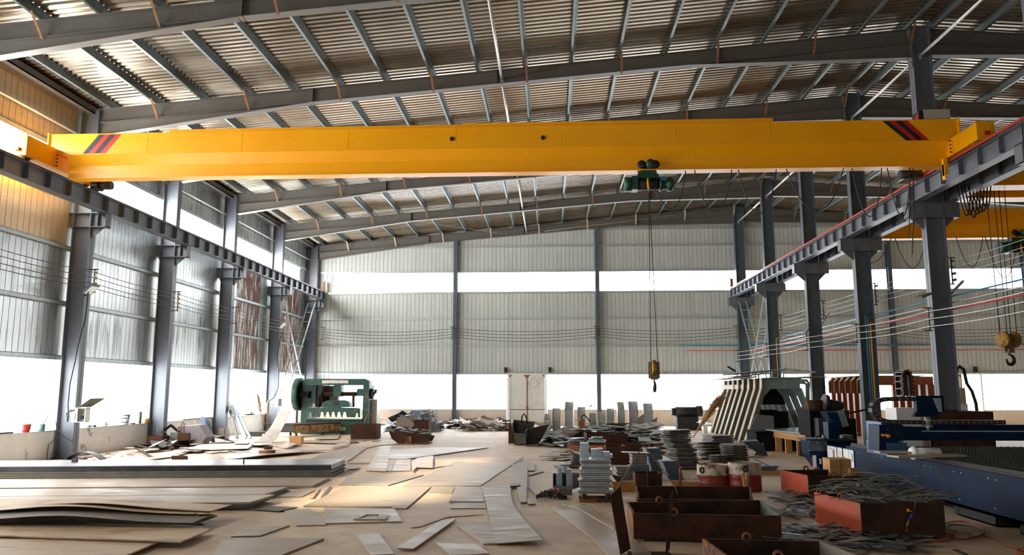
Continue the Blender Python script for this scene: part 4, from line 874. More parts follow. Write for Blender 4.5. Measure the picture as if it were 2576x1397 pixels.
# white hanging notices on the blue table
nn = [(2081, 2104, 1125, 1184, 2), (2106, 2118, 1127, 1188, 0), (2121, 2134, 1132, 1192, 1), (2135, 2147, 1137, 1196, 3)]
for k, (x0, x1, y0, y1, n) in enumerate(nn):
    a, b, c = GX(x0, y0, BX-.015), GX(x1, y0+4, BX-.015), GX(x0, y1, BX-.015)
    za, zc = .77, max(.3, c.z)
    tn = thing('notice_sheet', 'white printed notice hung on the blue table, %s from its far corner' % ORD[k], 'notice', (BX-.015, (a.y+b.y)/2, zc), 'notices on the cutting machine')
    m = M(); m.box(BX-.018, BX-.012, b.y, a.y, zc, za-.03); part(tn, 'sheet', m, MT['paper'])
    m = M(); m.box(BX-.02, BX-.012, b.y, a.y, za-.03, za-.012); part(tn, 'blue_header', m, MT['bpipe'])
    m = M(); rr = random.Random(k)
    for i in range(7):
        z = za-.08-.045*i; w = (a.y-b.y)
        if z < zc+.03: break
        y1_ = a.y-.15*w; ll = w*(.35+.35*rr.random())
        if k in (0, 3) and i in (1, 2, 3, 4): m.box(BX-.02, BX-.018, b.y+.2*w, b.y+.4*w, z-.014, z+.018)
        elif k != 2 or i in (3, 4): m.box(BX-.02, BX-.018, y1_-ll, y1_, z-.004, z+.004)
    part(tn, 'print', m, MT['iron'])
for k, (px, py, w, z) in enumerate(((2290, 1118, 1.3, .95), (2240, 1112, .9, .93))):
    p = GY(px, py, 13.6+k*.3); m = M(); m.ob((p.x+.3, 13.7+k*.4, .93+.03*k), (w, .3, .03), (0, 0, .25-.3*k)); one('offcut_plate', m, MT['platew'], ['long pale offcut lying on the cutting slats', 'pale sealed offcut lying across the cutting slats'][k], 'offcut', 'offcuts on the cutting slats')
m = M(); p = GY(2275, 1104, 14.2); m.lathe([(.0, 0), (.1, .01), (.12, .05), (.1, .09), (0, .1)], (p.x, 14.0, .95), 'x', 12); m.cyl((p.x, 14.0, .95+.0), (p.x+.5, 14.05, .95), .09, n=12); one('rolled_cover', m, MT['plaster'], 'rolled pale cloth lying on the cutting slats by the end carriage', 'roll')
# dark machine with motor and cylinder behind the console
t = thing('hydraulic_press', 'dark oily hydraulic machine with motor behind the control console', 'machine', (9.0, 24, 0))
yy = 24.0
def W(x, y): return GY(2020+x/8.217, 1000+y/8.217, yy)
def Wbox(m, x0, x1, y0, y1, d0, d1, floor=False):
    a, b = W(x0, y1), W(x1, y0); m.box(a.x, b.x, yy+d0, yy+d1, 0 if floor else a.z, b.z); return m
part(t, 'base', Wbox(M(), 560, 1090, 440, 700, 0, 1.5, True), MT['dark']); part(t, 'tank', Wbox(M(), 190, 600, 250, 420, .2, 1.4, True), MT['dark']); part(t, 'side_tank', Wbox(M(), 280, 480, 430, 660, -.2, .3, True), MT['iron'])
a = W(330, 230); m = M(); m.cyl((W(190, 0).x, yy+.6, a.z), (W(560, 0).x, yy+.6, a.z), .25, n=20); part(t, 'oil_drum', m, MT['rust'])
a, b = W(590, 150), W(900, 210); m = M(); m.cyl((a.x, yy+.4, a.z), (b.x, yy+.4, b.z), .17, n=20); m.cyl((a.x-.12, yy+.4, a.z+.03), (a.x, yy+.4, a.z), .3, .28, 20); mo = part(t, 'motor', m, MT['iron'])
m = M(); Wbox(m, 600, 980, 265, 440, .1, .8); part(t, 'valve_block', m, MT['iron']); m = M(); m.tube([W(110, 245), W(300, 270), W(700, 300), W(1000, 320), W(1280, 260)], .03, 6); part(t, 'hose', m, MT['rubber'])
# trestle table
t = thing('trestle_table', 'steel topped trestle table with yellow timber edge by the control console', 'table', (8.2, 25.3, 0))
a, b = G(1943, 1085, .66), G(2030, 1097, .66)
m = M(); m.prism([(a.x-.15, a.y+.3, .68), (b.x+.1, b.y-.2, .68), (b.x+1.9, b.y+.8, .68), (a.x+1.9, a.y+2.2, .68)], (0, 0, .03)); part(t, 'table_top', m, MT['silver'])
m = M(); m.bar((a.x, a.y, .57), (b.x, b.y, .57), .1, .2); part(t, 'timber_edge', m, MT['board'])
for k in (.12, .42, .75):
    p = a.lerp(b, k); m = M(); m.box(p.x-.02, p.x+.18, p.y, p.y+.12, 0, .47); part(t, 'leg', m, MT['wood'])
for k in (.2, .8):
    p = a.lerp(b, k)+Vector((1.7, 1.2, 0)); m = M(); m.box(p.x-.06, p.x+.06, p.y, p.y+.12, 0, .67); part(t, 'leg', m, MT['wood'])
# switch box, brown tank and cable by the near middle column
t = thing('switch_cabinet', 'white tilted switch cabinet with open flap beside the lamp column', 'cabinet', (XR+.9, 24.6, .9))
p, q = GY(2413, 1036, 24.6), GY(2434, 1016, 24.6); m = M(); m.box(p.x, q.x, 24.6, 24.9, p.z, q.z); part(t, 'box', m, MT['white'])
r_ = GY(2430, 976, 24.6); m = M(); m.prism([(p.x, 24.62, q.z), (q.x-.02, 24.62, q.z), (r_.x-.02, 24.62, r_.z), (p.x, 24.62, r_.z)], (0, .02, 0)); part(t, 'flap', m, MT['cream']); m = M(); m.box(p.x+.1, p.x+.2, 24.7, 24.8, 0, p.z); part(t, 'post', m, MT['iron'])
m = M(); y = 24.4; m.tube([GY(2398, 1025, y), GY(2402, 960, y), GY(2408, 928, y), GY(2414, 922, y), GY(2424, 930, y), GY(2432, 965, y), GY(2445, 985, y), GY(2455, 1015, y), GY(2458, 1040, y)], .05, 8); one('thick_cable', m, MT['rubber'], 'thick black cable arching out beside the lamp column', 'cable')
p, q = GY(2340, 1056, 20.3), GY(2498, 1036, 20.3)
m = M(); m.box(p.x, q.x, 20.3, 20.33, .0, q.z); m.box(p.x, p.x+.03, 20.3, 22.0, 0, q.z); m.box(q.x-.03, q.x, 20.3, 22.0, 0, q.z); m.box(p.x, q.x, 21.97, 22.0, 0, q.z); m.box(p.x, q.x, 20.3, 22, .02, .05); one('rusty_bin', m, MT['rust'], 'large dark rusty bin behind the cutting machine gantry', 'bin')
# ================================================================== PLATES AND SHEETS ON THE FLOOR
def plate(pts, z, th, mt, lab, name='steel_plate', group='loose steel plates on the floor', cat='plate'):
    m = M(); m.plate([G(x, y, z) for x, y in pts], th); return one(name, m, MT[mt], lab, cat, group)
# thick bundle in front of the window wall
q = [G(835, 1169, .29), G(868, 1155, .29)]; nr, fr = q
dl = Vector((-8.6, -.95, 0))
def longplate(n, f, z, th, mt, lab, name, grp, cat='plate', ln=1.0):
    a, b = Vector((n.x, n.y, z)), Vector((f.x, f.y, z)); m = M(); m.plate([a, b, b+dl*ln, a+dl*ln], th); return one(name, m, MT[mt], lab, cat, grp)
longplate(nr, fr, .29, .02, 'topp', 'shiny top plate of the thick dark bundle on the window side', 'steel_plate', 'thick bundle of plates')
longplate(nr+Vector((-.02,.02,0)), fr, .27, .055, 'slab', 'dark thick slab just under the shiny top plate of the bundle', 'steel_slab', 'thick bundle of plates', 'slab')
longplate(nr+Vector((-.0,.0,0)), fr, .215, .06, 'slab', 'dark thick slab in the middle of the bundle', 'steel_slab', 'thick bundle of plates', 'slab')
for k in range(6):
    e = Vector((.05-.03*(k % 3), -.04+.02*(k % 2), 0)); longplate(nr+e, fr+e, .155-.0255*k, .0245, 'edge', 'grey sheet in the lower half of the thick bundle', 'steel_sheet', 'sheets under the dark slabs', 'sheet')
m = M(); p = G(188, 1163, .29); m.ob((p.x, p.y, .33), (.12, .08, .08)); one('steel_block', m, MT['iron'], 'small rusty steel block standing on the shiny top plate', 'block')
m = M(); p = G(613, 1166, .29); m.ob((p.x, p.y, .34), (.03, .03, .1)); one('steel_peg', m, MT['rustbar'], 'small upright rusty peg on the front edge of the shiny top plate', 'peg')
longplate(G(785, 1222, .06), G(830, 1201, .06), .06, .05, 'plate', 'grey mauve plate lying low in front of the thick bundle', 'steel_plate', 'long plates in front of the bundle', ln=1.0)
longplate(G(667, 1244, .1), G(723, 1226, .1), .1, .03, 'plate', 'pale long plate, second in front of the thick bundle', 'steel_plate', 'long plates in front of the bundle')
for k in range(3):
    o = Vector((.03*k, .02*k, 0)); longplate(G(667, 1244, .1)+o, G(723, 1226, .1)+o, .068-.022*k, .02, 'edge', 'sheet edge under the pale second long plate', 'steel_sheet', 'sheets under the second long plate', 'sheet')
longplate(G(628, 1264, .14), G(690, 1244.6, .14), .14, .03, 'plate', 'pale long plate with tidy cut corner, third in front of the thick bundle', 'steel_plate', 'long plates in front of the bundle')
for k in range(3):
    o = Vector((-.05-.04*k, .03*k, 0)); longplate(G(628, 1264, .14)+o, G(690, 1244.6, .14)+o, .108-.03*k, .028, 'edge', 'dark edged plate stacked under the third long plate', 'steel_plate', 'plates under the third long plate')
def warped(nl, nrp, fl, frp, z, hump, c, th, mt, lab, grp, name='steel_sheet', wd=.22):
    a, b, e, f = G(*nl, z), G(*nrp, z), G(*fl, z), G(*frp, z)
    def fn(u, v):
        p = a.lerp(b, u).lerp(e.lerp(f, u), v); h = hump*math.exp(-((u-c)/wd)**2)*(1-.45*v); return (p.x, p.y, p.z+h)
    m = M(); m.sheet(fn, 26, 4, th); return one(name, m, MT[mt], lab, 'sheet', grp)
warped((-260, 1290), (519, 1294), (-260, 1262), (560, 1276), .18, .11, .55, .008, 'platet', 'warped tan sheet, second from the top of the humped pile', 'warped tan sheets')
warped((-260, 1276), (530, 1287), (-260, 1246), (583, 1271), .2, .1, .62, .008, 'platet', 'warped tan sheet on top of the humped pile', 'warped tan sheets')
for k in range(7):
    warped((-260, 1318-1.2*k), (486+5*math.sin(k), 1321-.8*k), (-260, 1290-k), (540+8*math.sin(k*2), 1300-k), .1+.009*k, .02+.011*k, .55, .005, 'humps', 'thin grey sheet in the humped pile below the warped tan sheets', 'thin sheets of the humped pile')
m = M(); m.plate([G(-300, 1303, .09), G(490, 1326, .09), G(531, 1331, .09), G(455, 1363, .09), G(-300, 1338, .09)], .02); one('steel_plate', m, MT['platet'], 'wide tan plate with a slanting end in front of the humped pile', 'plate', 'wide tan plates')
m = M(); m.plate([G(-300, 1351, .06), G(405, 1361, .06), G(317, 1397, .06), G(240, 1432, .06), G(-300, 1440, .06)], .02); one('steel_plate', m, MT['platet'], 'lowest wide tan plate at the bottom edge of the picture', 'plate', 'wide tan plates')
m = M(); m.box(-7.8, -5.6, 9.9, 10.3, 0, .04); one('timber_bearer', m, MT['wood'], 'timber bearer under the lowest wide tan plates', 'timber', 'bearers')
p = G(492, 1326, .0); m = M(); y = p.y; a = GY(482, 1327, y); b = GY(489, 1292, y); c = GY(500, 1296, y); d = GY(510, 1318, y); e = GY(513, 1322, y); f = GY(502, 1328, y)
m.prism([(a.x, y, 0.02), (b.x, y, b.z), (c.x, y, c.z), (f.x, y, d.z), (e.x, y, d.z-.01), (f.x+.05, y, .02)], (0, .04, 0)); one('steel_lug', m, MT['dplate'], 'hooked steel lug standing at the end of the humped pile', 'lug')
P9 = lambda L: [(600+x/3.22, 1080+y/3.22) for x, y in L]
PL = [
 ([(1145,138),(1238,138),(1195,340),(1035,335)], .03, .02, 'platew', 'tall pale plate strip in the sunlit middle of the floor'),
 ([(1238,150),(2028,148),(1345,243),(1215,240)], .034, .02, 'platew', 'long pale wedge shaped plate pointing towards the trough bins'),
 ([(1278,245),(1395,242),(1393,335),(1240,338)], .022, .018, 'platew', 'square pale offcut below the wedge plate'),
 ([(1212,247),(1274,247),(1238,340),(1197,337)], .02, .014, 'plate', 'narrow pale offcut between the tall strip and the square offcut'),
 ([(1400,262),(1450,232),(1576,215),(1572,312),(1445,308),(1405,345)], .05, .014, 'platew', 'five sided pale offcut casting a dark shadow'),
 ([(1576,303),(1745,284),(1740,292),(1580,312)], .02, .012, 'plate', 'thin dark sliver beside the five sided offcut'),
 ([(880,390),(1500,370),(1210,455),(815,448)], .02, .018, 'plate', 'pointed plate at the end of the long plates'),
 ([(1325,460),(1960,458),(2215,288),(1760,262)], .016, .014, 'plate', 'big reddish plate with whitish stains in the middle of the floor'),
 ([(1562,467),(1755,467),(1728,518),(1537,510)], .014, .012, 'plate', 'small tan plate below the big reddish plate'),
 ([(850,472),(1562,465),(1360,640),(1240,638),(1245,628),(525,622)], .024, .02, 'plate', 'wide sunlit plate above the plate with the cut-out'),
 ([(690,635),(1265,645),(1325,745),(700,762)], .02, .018, 'platew', 'plate with a scalloped end and a frame offcut lying on it'),
 ([(365,655),(580,642),(715,775),(470,780),(425,745)], .016, .012, 'platew', 'pale torn edged plate beside the scalloped plate'),
 ([(50,800),(415,778),(175,862),(-60,868)], .018, .014, 'plate', 'pale plate tip below the torn edged plate'),
 ([(-120,880),(695,885),(345,1021),(200,1080),(-260,1080)], .022, .018, 'plate', 'wide pale plate at the lower edge with a dark slanting side'),
 ([(960,855),(1135,842),(1265,1010),(1075,1018)], .022, .018, 'platew', 'slanting rectangular offcut near the lower edge'),
 ([(1640,738),(1762,727),(1420,967),(1285,962)], .035, .018, 'platew', 'long narrow strip plate lying diagonally near the lower edge'),
 ([(1650,690),(1990,690),(1690,712),(1470,790),(1395,798)], .012, .008, 'platet', 'dusty tan sheet behind the diagonal strip plate'),
 ([(1762,462),(1968,470),(1990,585),(1705,585)], .03, .02, 'plate', 'square tan plate beside the long curled plate'),
 ([(1745,592),(2000,592),(2005,640),(1715,640)], .016, .012, 'plate', 'narrow tan offcut below the square tan plate'),
 ([(2340,262),(2400,280),(2398,335),(2345,335)], .03, .014, 'plate', 'small square offcut beside the narrow strip plates'),
 ([(1775,785),(2050,775),(2085,925),(1985,928)], .02, .016, 'plate', 'three cornered plate under the long curled plate'),
 ([(1595,920),(1925,930),(2035,1005),(1890,1015),(1720,1018)], .016, .012, 'platew', 'pale ragged offcut at the lower edge below the three cornered plate'),
 ([(880,280),(975,305),(960,320),(870,325)], .04, .012, 'plate', 'small pale offcut at the end face of the thick bundle'),
 ([(870,268),(1050,262),(1060,278),(875,276)], .02, .012, 'plate', 'thin plate edge beyond the end face of the thick bundle'),
 ([(295,548),(520,470),(655,478),(510,546)], .016, .012, 'platew', 'sunlit pale plate beside the small wood chips'),
 ([(565,552),(650,475),(660,480),(605,555)], .03, .01, 'platet', 'narrow splinter strip pointing at the sunlit plates'),
 ([(665,548),(740,462),(752,464),(680,550)], .03, .01, 'cutd', 'thin dark strip beside the splinter strip'),
 ([(580,240),(740,178),(1035,155),(878,262)], .03, .02, 'plate', 'grey plate beyond the end of the thick bundle'),
 ([(90,645),(330,662),(480,632),(200,622)], .03, .014, 'cutd', 'brown strip plate below the third long plate'),
 ([(2215,280),(2312,218),(2290,245),(2232,282)], .05, .01, 'dplate', 'dark upturned sliver at the head of the narrow strip plates'),
 ([(2200,440),(2280,438),(2286,455),(2200,462)], .06, .03, 'dplate', 'small black channel piece on the narrow strip plates'),
 ([(2345,372),(2465,342),(2468,346),(2350,378)], .02, .01, 'iron', 'thin dark rod across the floor by the narrow strip plates'),
 ([(2340,460),(2400,530),(2396,533),(2338,470)], .02, .01, 'iron', 'short dark rod beside the long curled plate'),
 ([(2335,560),(2370,565),(2405,602),(2345,607)], .03, .02, 'plate', 'small tan offcut at the foot of the narrow strip plates'),
]
for pts, z, th, mt, lab in PL: plate(P9(pts), z, th, mt, lab)
m = M()
for a, b in (((945,730),(1030,692)),((1030,692),(1140,692)),((1208,695),(1190,730)),((1190,730),(945,730))):
    u, v = P9([a])[0], P9([b])[0]; m.bar(G(*u, .03), G(*v, .03), .06, .012)
one('frame_offcut', m, MT['platew'], 'flat frame shaped offcut lying on the scalloped plate', 'offcut')
m = M(); m.plate([G(*p, .045) for p in P9([(1120,715),(1165,685),(1208,695),(1190,730)])], .01); one('plate_offcut', m, MT['plate'], 'small corner offcut lying on the frame shaped offcut', 'offcut')
def curl(edge_n, edge_f, z0, lift, mt, lab, th=.012, pw=2, name='steel_plate', nu=18, both=False):
    """long plate: edge_n / edge_f = lists of two px points (left and right end of near / far edges)"""
    a, b = G(*edge_n[0], z0), G(*edge_n[1], z0); e, f = G(*edge_f[0], z0), G(*edge_f[1], z0)
    def fn(u, v): p = a.lerp(b, u).lerp(e.lerp(f, u), v); return (p.x, p.y, p.z+lift*(v**pw)*(1 if not both else u))
    m = M(); m.sheet(fn, 6, nu, th); return one(name, m, MT[mt], lab, 'plate', 'loose steel plates on the floor')
pp = P9([(2085,925),(2470,928),(1970,475),(2210,452)])
a, b, e, f = [G(*p, .03) for p in pp]
def fn(u, v):
    p = a.lerp(b, u).lerp(e.lerp(f, u), v); return (p.x-.16*u*math.sin(PI*v), p.y, p.z+.05*u*(1-v)**2+.01*math.sin(PI*v))
m = M(); m.sheet(fn, 8, 16, .012); one('steel_plate', m, MT['plate'], 'long curled plate running towards the camera with one lifted corner', 'plate', 'loose steel plates on the floor')
pp = P9([(2280,588),(2332,590),(2215,280),(2342,262)]); a, b, e, f = [G(*p, .04) for p in pp]
m = M(); m.sheet(lambda u, v: tuple(a.lerp(b, u).lerp(e.lerp(f, u), v)), 2, 4, .02); one('steel_plate', m, MT['plate'], 'narrow strip plate running up to the dark sliver', 'plate', 'loose steel plates on the floor')
# strip plates beside the brown bins
P6 = lambda L: [(1300+x/4.407, 1080+y/4.407) for x, y in L]
for pts, z, mt, lab in (([(390,875),(530,860),(690,870),(1080,1080),(1240,1397),(1015,1397),(820,1190)], .02, 'platew', 'long pale strip plate curving past the upright brown bracket'),
                        ([(495,828),(770,830),(1085,1080),(1080,1110),(700,885)], .035, 'platew', 'pale pointed plate running from the pallet to the upright bracket'),
                        ([(1255,1235),(1310,1225),(1500,1385),(1470,1430),(1275,1397)], .018, 'plate', 'pale plate corner between the uprights of the brown bracket')):
    plate(P6(pts), z, .012, mt, lab)
# sheets and offcuts between the bundle and the shear
P2 = lambda L: [(550+x/4.656, 880+y/4.656) for x, y in L]
Pm = lambda L: [(360+x/6.44, 1000+y/6.44) for x, y in L]
QL = [
 (Pm([(1330,1015),(1560,935),(2576,830),(2576,885),(2000,930)]), .1, 'platew', 'large pale sheet with a raised edge lying towards the shear'),
 (Pm([(650,1015),(1000,900),(1880,880),(1560,940),(1340,1015)]), .05, 'plate', 'large pale sheet behind the thick bundle'),
 (Pm([(720,835),(930,760),(1800,740),(1700,830),(1130,850)]), .12, 'platew', 'pale glossy sheet on top of the pile by the leaning strips'),
 (Pm([(0,1000),(640,850),(830,865),(500,960),(100,1010)]), .04, 'plate', 'long pale sheet curling in front of the dark boxes'),
 (Pm([(1000,880),(1350,845),(1460,860),(1100,905)]), .08, 'platet', 'tan sheet tip poking out between the pale sheets'),
 (Pm([(1445,748),(1640,700),(1745,712),(1690,750)]), .16, 'platew', 'small white plate at the foot of the leaning strips'),
 (Pm([(2200,800),(2350,720),(2495,755),(2330,820)]), .1, 'platew', 'pale bent sheet corner near the wooden crate'),
 (P2([(125*4.656/4.656+1000,1050),(1250,985),(1432,980),(1395,1045)]), .05, 'platew', 'bright two tone sheet leaning in front of the shear'),
 (P2([(970,1060),(1550,1075),(1540,1100),(1400,1098),(960,1085)]), .05, 'plate', 'long thin plate in front of the rusty box'),
 (P2([(1290,1145),(1400,1100),(1550,1098),(1500,1112),(1340,1150)]), .09, 'platew', 'pale sheet with a lifted dark end'),
 (P2([(0,1240),(430,1165),(1290,1175),(560,1240),(90,1295)]), .07, 'platew', 'broad pale sheet just behind the thick bundle'),
 (P2([(1070,1285),(1300,1190),(2000,1090),(2170,1100),(1900,1120)]), .02, 'plate', 'long dark edged plate running towards the scrap pile'),
 (P2([(1600,700),(1601,700),(1602,701)]), .0, 'plate', ''),
]
for pts, z, mt, lab in QL:
    if lab: plate(pts, z, .012, mt, lab)
# upswept strip in front of the shear
a, b, e, f = G(620, 1135, .02), G(672, 1132, .02), G(705, 1033, 0), G(731, 1033, 0)
N = 16; L = []; m = M()
pa = [GY(*p) for p in ((556, 1133, 29.5), (610, 1128, 30.2), (642, 1115, 30.8), (663, 1095, 31.2), (682, 1072, 31.5), (702, 1035, 31.7))]
pb = [GY(*p) for p in ((640, 1134, 28.9), (662, 1129, 29.6), (680, 1118, 30.2), (698, 1098, 30.6), (712, 1075, 30.9), (731, 1034, 31.1))]
pa[0].z = pb[0].z = .03
def cr(P, t):
    n = len(P)-1; i = min(int(t*n), n-1); u = t*n-i; p0, p1, p2, p3 = P[max(i-1, 0)], P[i], P[i+1], P[min(i+2, n)]
    return .5*((2*p1)+(p2-p0)*u+(2*p0-5*p1+4*p2-p3)*u*u+(3*p1-p0-3*p2+p3)*u**3)
m = M(); m.sheet(lambda u, v: tuple(cr(pa, v).lerp(cr(pb, v), u)), 3, 22, .012); one('curled_strip', m, MT['cuts'], 'wide steel strip curling up from the floor in front of the ladder-like brace', 'strip')
# ================================================================== HEAPS OF OFFCUTS
def rpoly(w, l, n=5):
    k = rnd.random(); P = []
    base = [(-w/2, -l/2), (w/2, -l/2), (w/2, l/2), (-w/2, l/2)]
    if k < .3: base[2] = (w*.1, l/2)
    elif k < .5: base.insert(2, (w*.55, l*.1))
    return [(x*(.85+.3*rnd.random()), y*(.85+.3*rnd.random())) for x, y in base]
def heap(area, n, smin, smax, asp, zf, mts, name, lab, grp, cat='offcut', th=.012, tilt=.25, seed=1):
    """area: function(u,v)->world xy; zf: function(u,v)->height of the heap there"""
    rr = random.Random(seed); out = []
    for k in range(n):
        u, v = rr.random(), rr.random(); p = area(u, v); h = zf(u, v)
        w = smin+(smax-smin)*rr.random(); l = w*(asp[0]+(asp[1]-asp[0])*rr.random())
        P = rpoly(w, l); a = rr.random()*PI; tx, ty = tilt*(rr.random()-.5)*2*(1 if h > .03 else .1), tilt*(rr.random()-.5)*2*(1 if h > .03 else .1)
        z = max(th+.002, h*(.25+.75*rr.random())) + .001*k % .01
        R = Euler((tx, ty, a)).to_matrix(); pts = [R @ Vector((x, y, 0)) for x, y in P]; lowz = min(q.z for q in pts)
        z = max(z, th-lowz+.002); m = M(); m.prism([q+Vector((p[0], p[1], z)) for q in pts], R @ Vector((0, 0, -th)))
        out.append(one(name, m, MT[mts[k % len(mts)]], lab, cat, grp))
    return out
def quad(a, b, c, d):    # floor quad from four px points
    A, B, C_, D = G(*a), G(*b), G(*c), G(*d)
    return lambda u, v: (A.lerp(B, u).lerp(D.lerp(C_, u), v)).xy
def fill(area, n, smin, smax, zf, mt, name, lab, seed):
    rr = random.Random(seed); m = M()
    for k in range(n):
        u, v = rr.random(), rr.random(); q = area(u, v); h = zf(u, v); w = smin+(smax-smin)*rr.random(); R = Euler((rr.gauss(0, .2), rr.gauss(0, .2), rr.random()*3)).to_matrix()
        P = [R @ Vector((x, y, 0)) for x, y in rect2(w, w*(.4+rr.random()))]; lo = min(c.z for c in P); z = max(h*rr.random(), .02-lo); m.prism([c+Vector((q[0], q[1], z)) for c in P], R @ Vector((0, 0, -.012)))
    return one(name, m, MT[mt], lab, 'scrap', None, 'stuff')
def rect2(w, l): return [(-w/2, -l/2), (w/2, -l/2), (w/2, l/2), (-w/2, l/2)]
mound = lambda h: (lambda u, v: h*max(0, 1-((u-.5)*2)**2)*max(0, 1-((v-.5)*2)**2))
heap(quad((1395,1125),(1640,1125),(1650,1095),(1400,1095)), 70, .5, 1.2, (.4, 1.8), (lambda u, v: .18+.42*max(0, 1-((u-.5)*2)**2)), ['cuts','plate','cutd','cuts','dplate'], 'steel_offcut', 'torn plate offcut in the big scrap heap before the tray stacks', 'offcuts in the big scrap heap', seed=3)
fill(quad((1385,1128),(1660,1128),(1665,1095),(1395,1095)), 260, .4, 1.0, lambda u, v: .12+.3*max(0, 1-((u-.5)*2)**2), 'cutd', 'scrap_filling', 'mass of dark torn offcuts inside the big scrap heap', 51)
fill(quad((980,1086),(1100,1086),(1100,1070),(985,1070)), 120, .3, .8, mound(.9), 'cutb', 'scrap_filling', 'mass of dark offcuts inside the heap at the end wall', 52)
fill(quad((1150,1084),(1290,1086),(1290,1070),(1100,1070)), 140, .25, .7, lambda u, v: .3, 'cuts', 'scrap_filling', 'mass of pale broken offcuts before the double door', 53)
heap(quad((1420,1140),(1510,1140),(1520,1115),(1425,1112)), 44, .3, .7, (.8, 1.8), lambda u, v: .5, ['silver','cuts','cutd','cuts'], 'steel_offcut', 'layered plate offcut at the front of the big scrap heap', 'layered offcuts in front of the scrap heap', tilt=.1, seed=4)
heap(quad((1580,1125),(1700,1135),(1690,1105),(1590,1100)), 30, .4, 1.1, (.3, .9), mound(.5), ['cuts','plate','cutd'], 'steel_offcut', 'long plate offcut beside the tilted brown box', 'long offcuts by the brown box', seed=5)
heap(quad((1370,1170),(1470,1185),(1480,1148),(1390,1140)), 20, .25, .8, (.3, .8), lambda u, v: .12, ['cuts','plate','dplate'], 'steel_offcut', 'flat brown offcut on the floor beside the curved sheet stack', 'flat offcuts by the curved sheets', tilt=.06, seed=6)
heap(quad((1160,1085),(1290,1088),(1290,1072),(1160,1070)), 60, .3, .8, (.5, 1.6), lambda u, v: .3, ['platew','white','platew','cuts'], 'panel_offcut', 'white offcut on the floor before the double door', 'white offcuts before the double door', tilt=.5, seed=7)
heap(quad((1095,1080),(1180,1080),(1180,1072),(1100,1071)), 36, .3, .8, (.5, 1.6), lambda u, v: .3, ['platew','white','dplate'], 'panel_offcut', 'white offcut in the low pile along the end wall', 'white offcuts along the end wall', tilt=.35, seed=8)
heap(quad((975,1088),(1105,1088),(1100,1070),(980,1070)), 40, .3, .9, (.4, 1.6), mound(.9), ['dplate','cutb','cuts','iron'], 'steel_offcut', 'dark offcut in the tall scrap heap at the end wall', 'offcuts in the heap at the end wall', tilt=.6, seed=9)
heap(lambda u, v: (-14.1+1.3*u, 25.2+5.5*v), 24, .3, .8, (.4, 1.4), lambda u, v: .25, ['dplate','cuts','iron'], 'steel_offcut', 'dark offcut among the boxes along the low wall', 'offcuts along the low wall', tilt=.35, seed=10)
heap(lambda u, v: (-13.6+4.2*u, 23.5+8*v), 34, .3, 1.0, (.3, 1.0), lambda u, v: .09, ['platew','plate','cuts','platew'], 'steel_offcut', 'thin pale offcut scattered between the bundle and the shear', 'pale offcuts by the shear', tilt=.06, seed=12)
heap(quad((880,1118),(1060,1120),(1060,1100),(900,1098)), 16, .2, .7, (.15, .5), lambda u, v: .03, ['cuts','iron','rustl'], 'rusty_strip', 'small rusty strip on the floor by the rusty plate box', 'small strips by the rusty box', tilt=.05, seed=13)
heap(lambda u, v: (-14.8+1.6*u, 22.4+3.2*v), 16, .06, .25, (.6, 1.6), lambda u, v: .03, ['rustl','cuts'], 'rubble_piece', 'small rubble piece at the foot of the low wall', 'rubble at the low wall', tilt=.2, seed=14)
# heap of narrow strips round the orange bin
heap(quad((1965,1310),(2060,1300),(2050,1232),(1960,1250)), 95, .04, .09, (4, 12), lambda u, v: .1, ['dplate','cutb','wire','cuts','iron'], 'steel_strip', 'thin dark steel strip lying between the brown bin and the orange bin', 'strips between the bins', 'strip', .005, .12, 15)
heap(quad((1975,1385),(2290,1392),(2280,1345),(1980,1330)), 150, .04, .1, (4, 14), lambda u, v: .09, ['dplate','cutd','wire','cutb','cuts','silver'], 'steel_strip', 'thin dark steel strip in the spread in front of the orange bin', 'strips in front of the orange bin', 'strip', .005, .1, 16)
# ================================================================== STACKS OF CUT PLATES
def octa(w, l, c=.28): a, b = w/2, l/2; return [(-a+c*w, -b), (a-c*w, -b), (a, -b+c*l), (a, b-c*l), (a-c*w, b), (-a+c*w, b), (-a, b-c*l), (-a, -b+c*l)]
def rect(w, l): return [(-w/2, -l/2), (w/2, -l/2), (w/2, l/2), (-w/2, l/2)]
def stack(px, py, n, th, poly, mts, name, lab, grp, jit=.03, rot=0, lean=(0, 0), z0=0.0, rj=.06, cat='plate', seed=0, gap=0.0):
    c = G(px, py, 0); rr = random.Random(seed); protos = {}
    for k in range(n):
        mt = mts[k % len(mts)]
        loc = (c.x+lean[0]*k/n+(rr.random()-.5)*2*jit, c.y+lean[1]*k/n+(rr.random()-.5)*2*jit, z0+k*(th+gap)); rz = rot+(rr.random()-.5)*2*rj
        if mt not in protos:
            m = M(); m.prism([(x, y, 0) for x, y in poly], (0, 0, th)); o = bpy.data.objects.new(name, m.mesh(name)); o.data.materials.append(MT[mt]); COL.objects.link(o)
            setp(o, lab, cat, grp); protos[mt] = o
        else: o = protos[mt].copy(); COL.objects.link(o)
        o.location = loc; o.rotation_euler = ((rr.random()-.5)*jit*1.6, (rr.random()-.5)*jit*1.6, rz)
    return c, z0+n*(th+gap)
stack(1727, 1180, 36, .021, octa(.72, .6, .2), ['cutd','dplate','cutd','cuts'], 'cut_plate', 'rough dark cut plate in the tall leaning stack before the straw broom', 'tall leaning stack of cut plates', .05, .1, (-.3, .1), seed=1, gap=.007)
c, z = stack(1808, 1150, 26, .02, rect(.72, .7), ['cutb','cuts'], 'cut_plate', 'cut plate in the blue-grey stack below the portal frames', 'blue-grey stack of cut plates', .02, .3, (0, 0), seed=2, gap=.006)
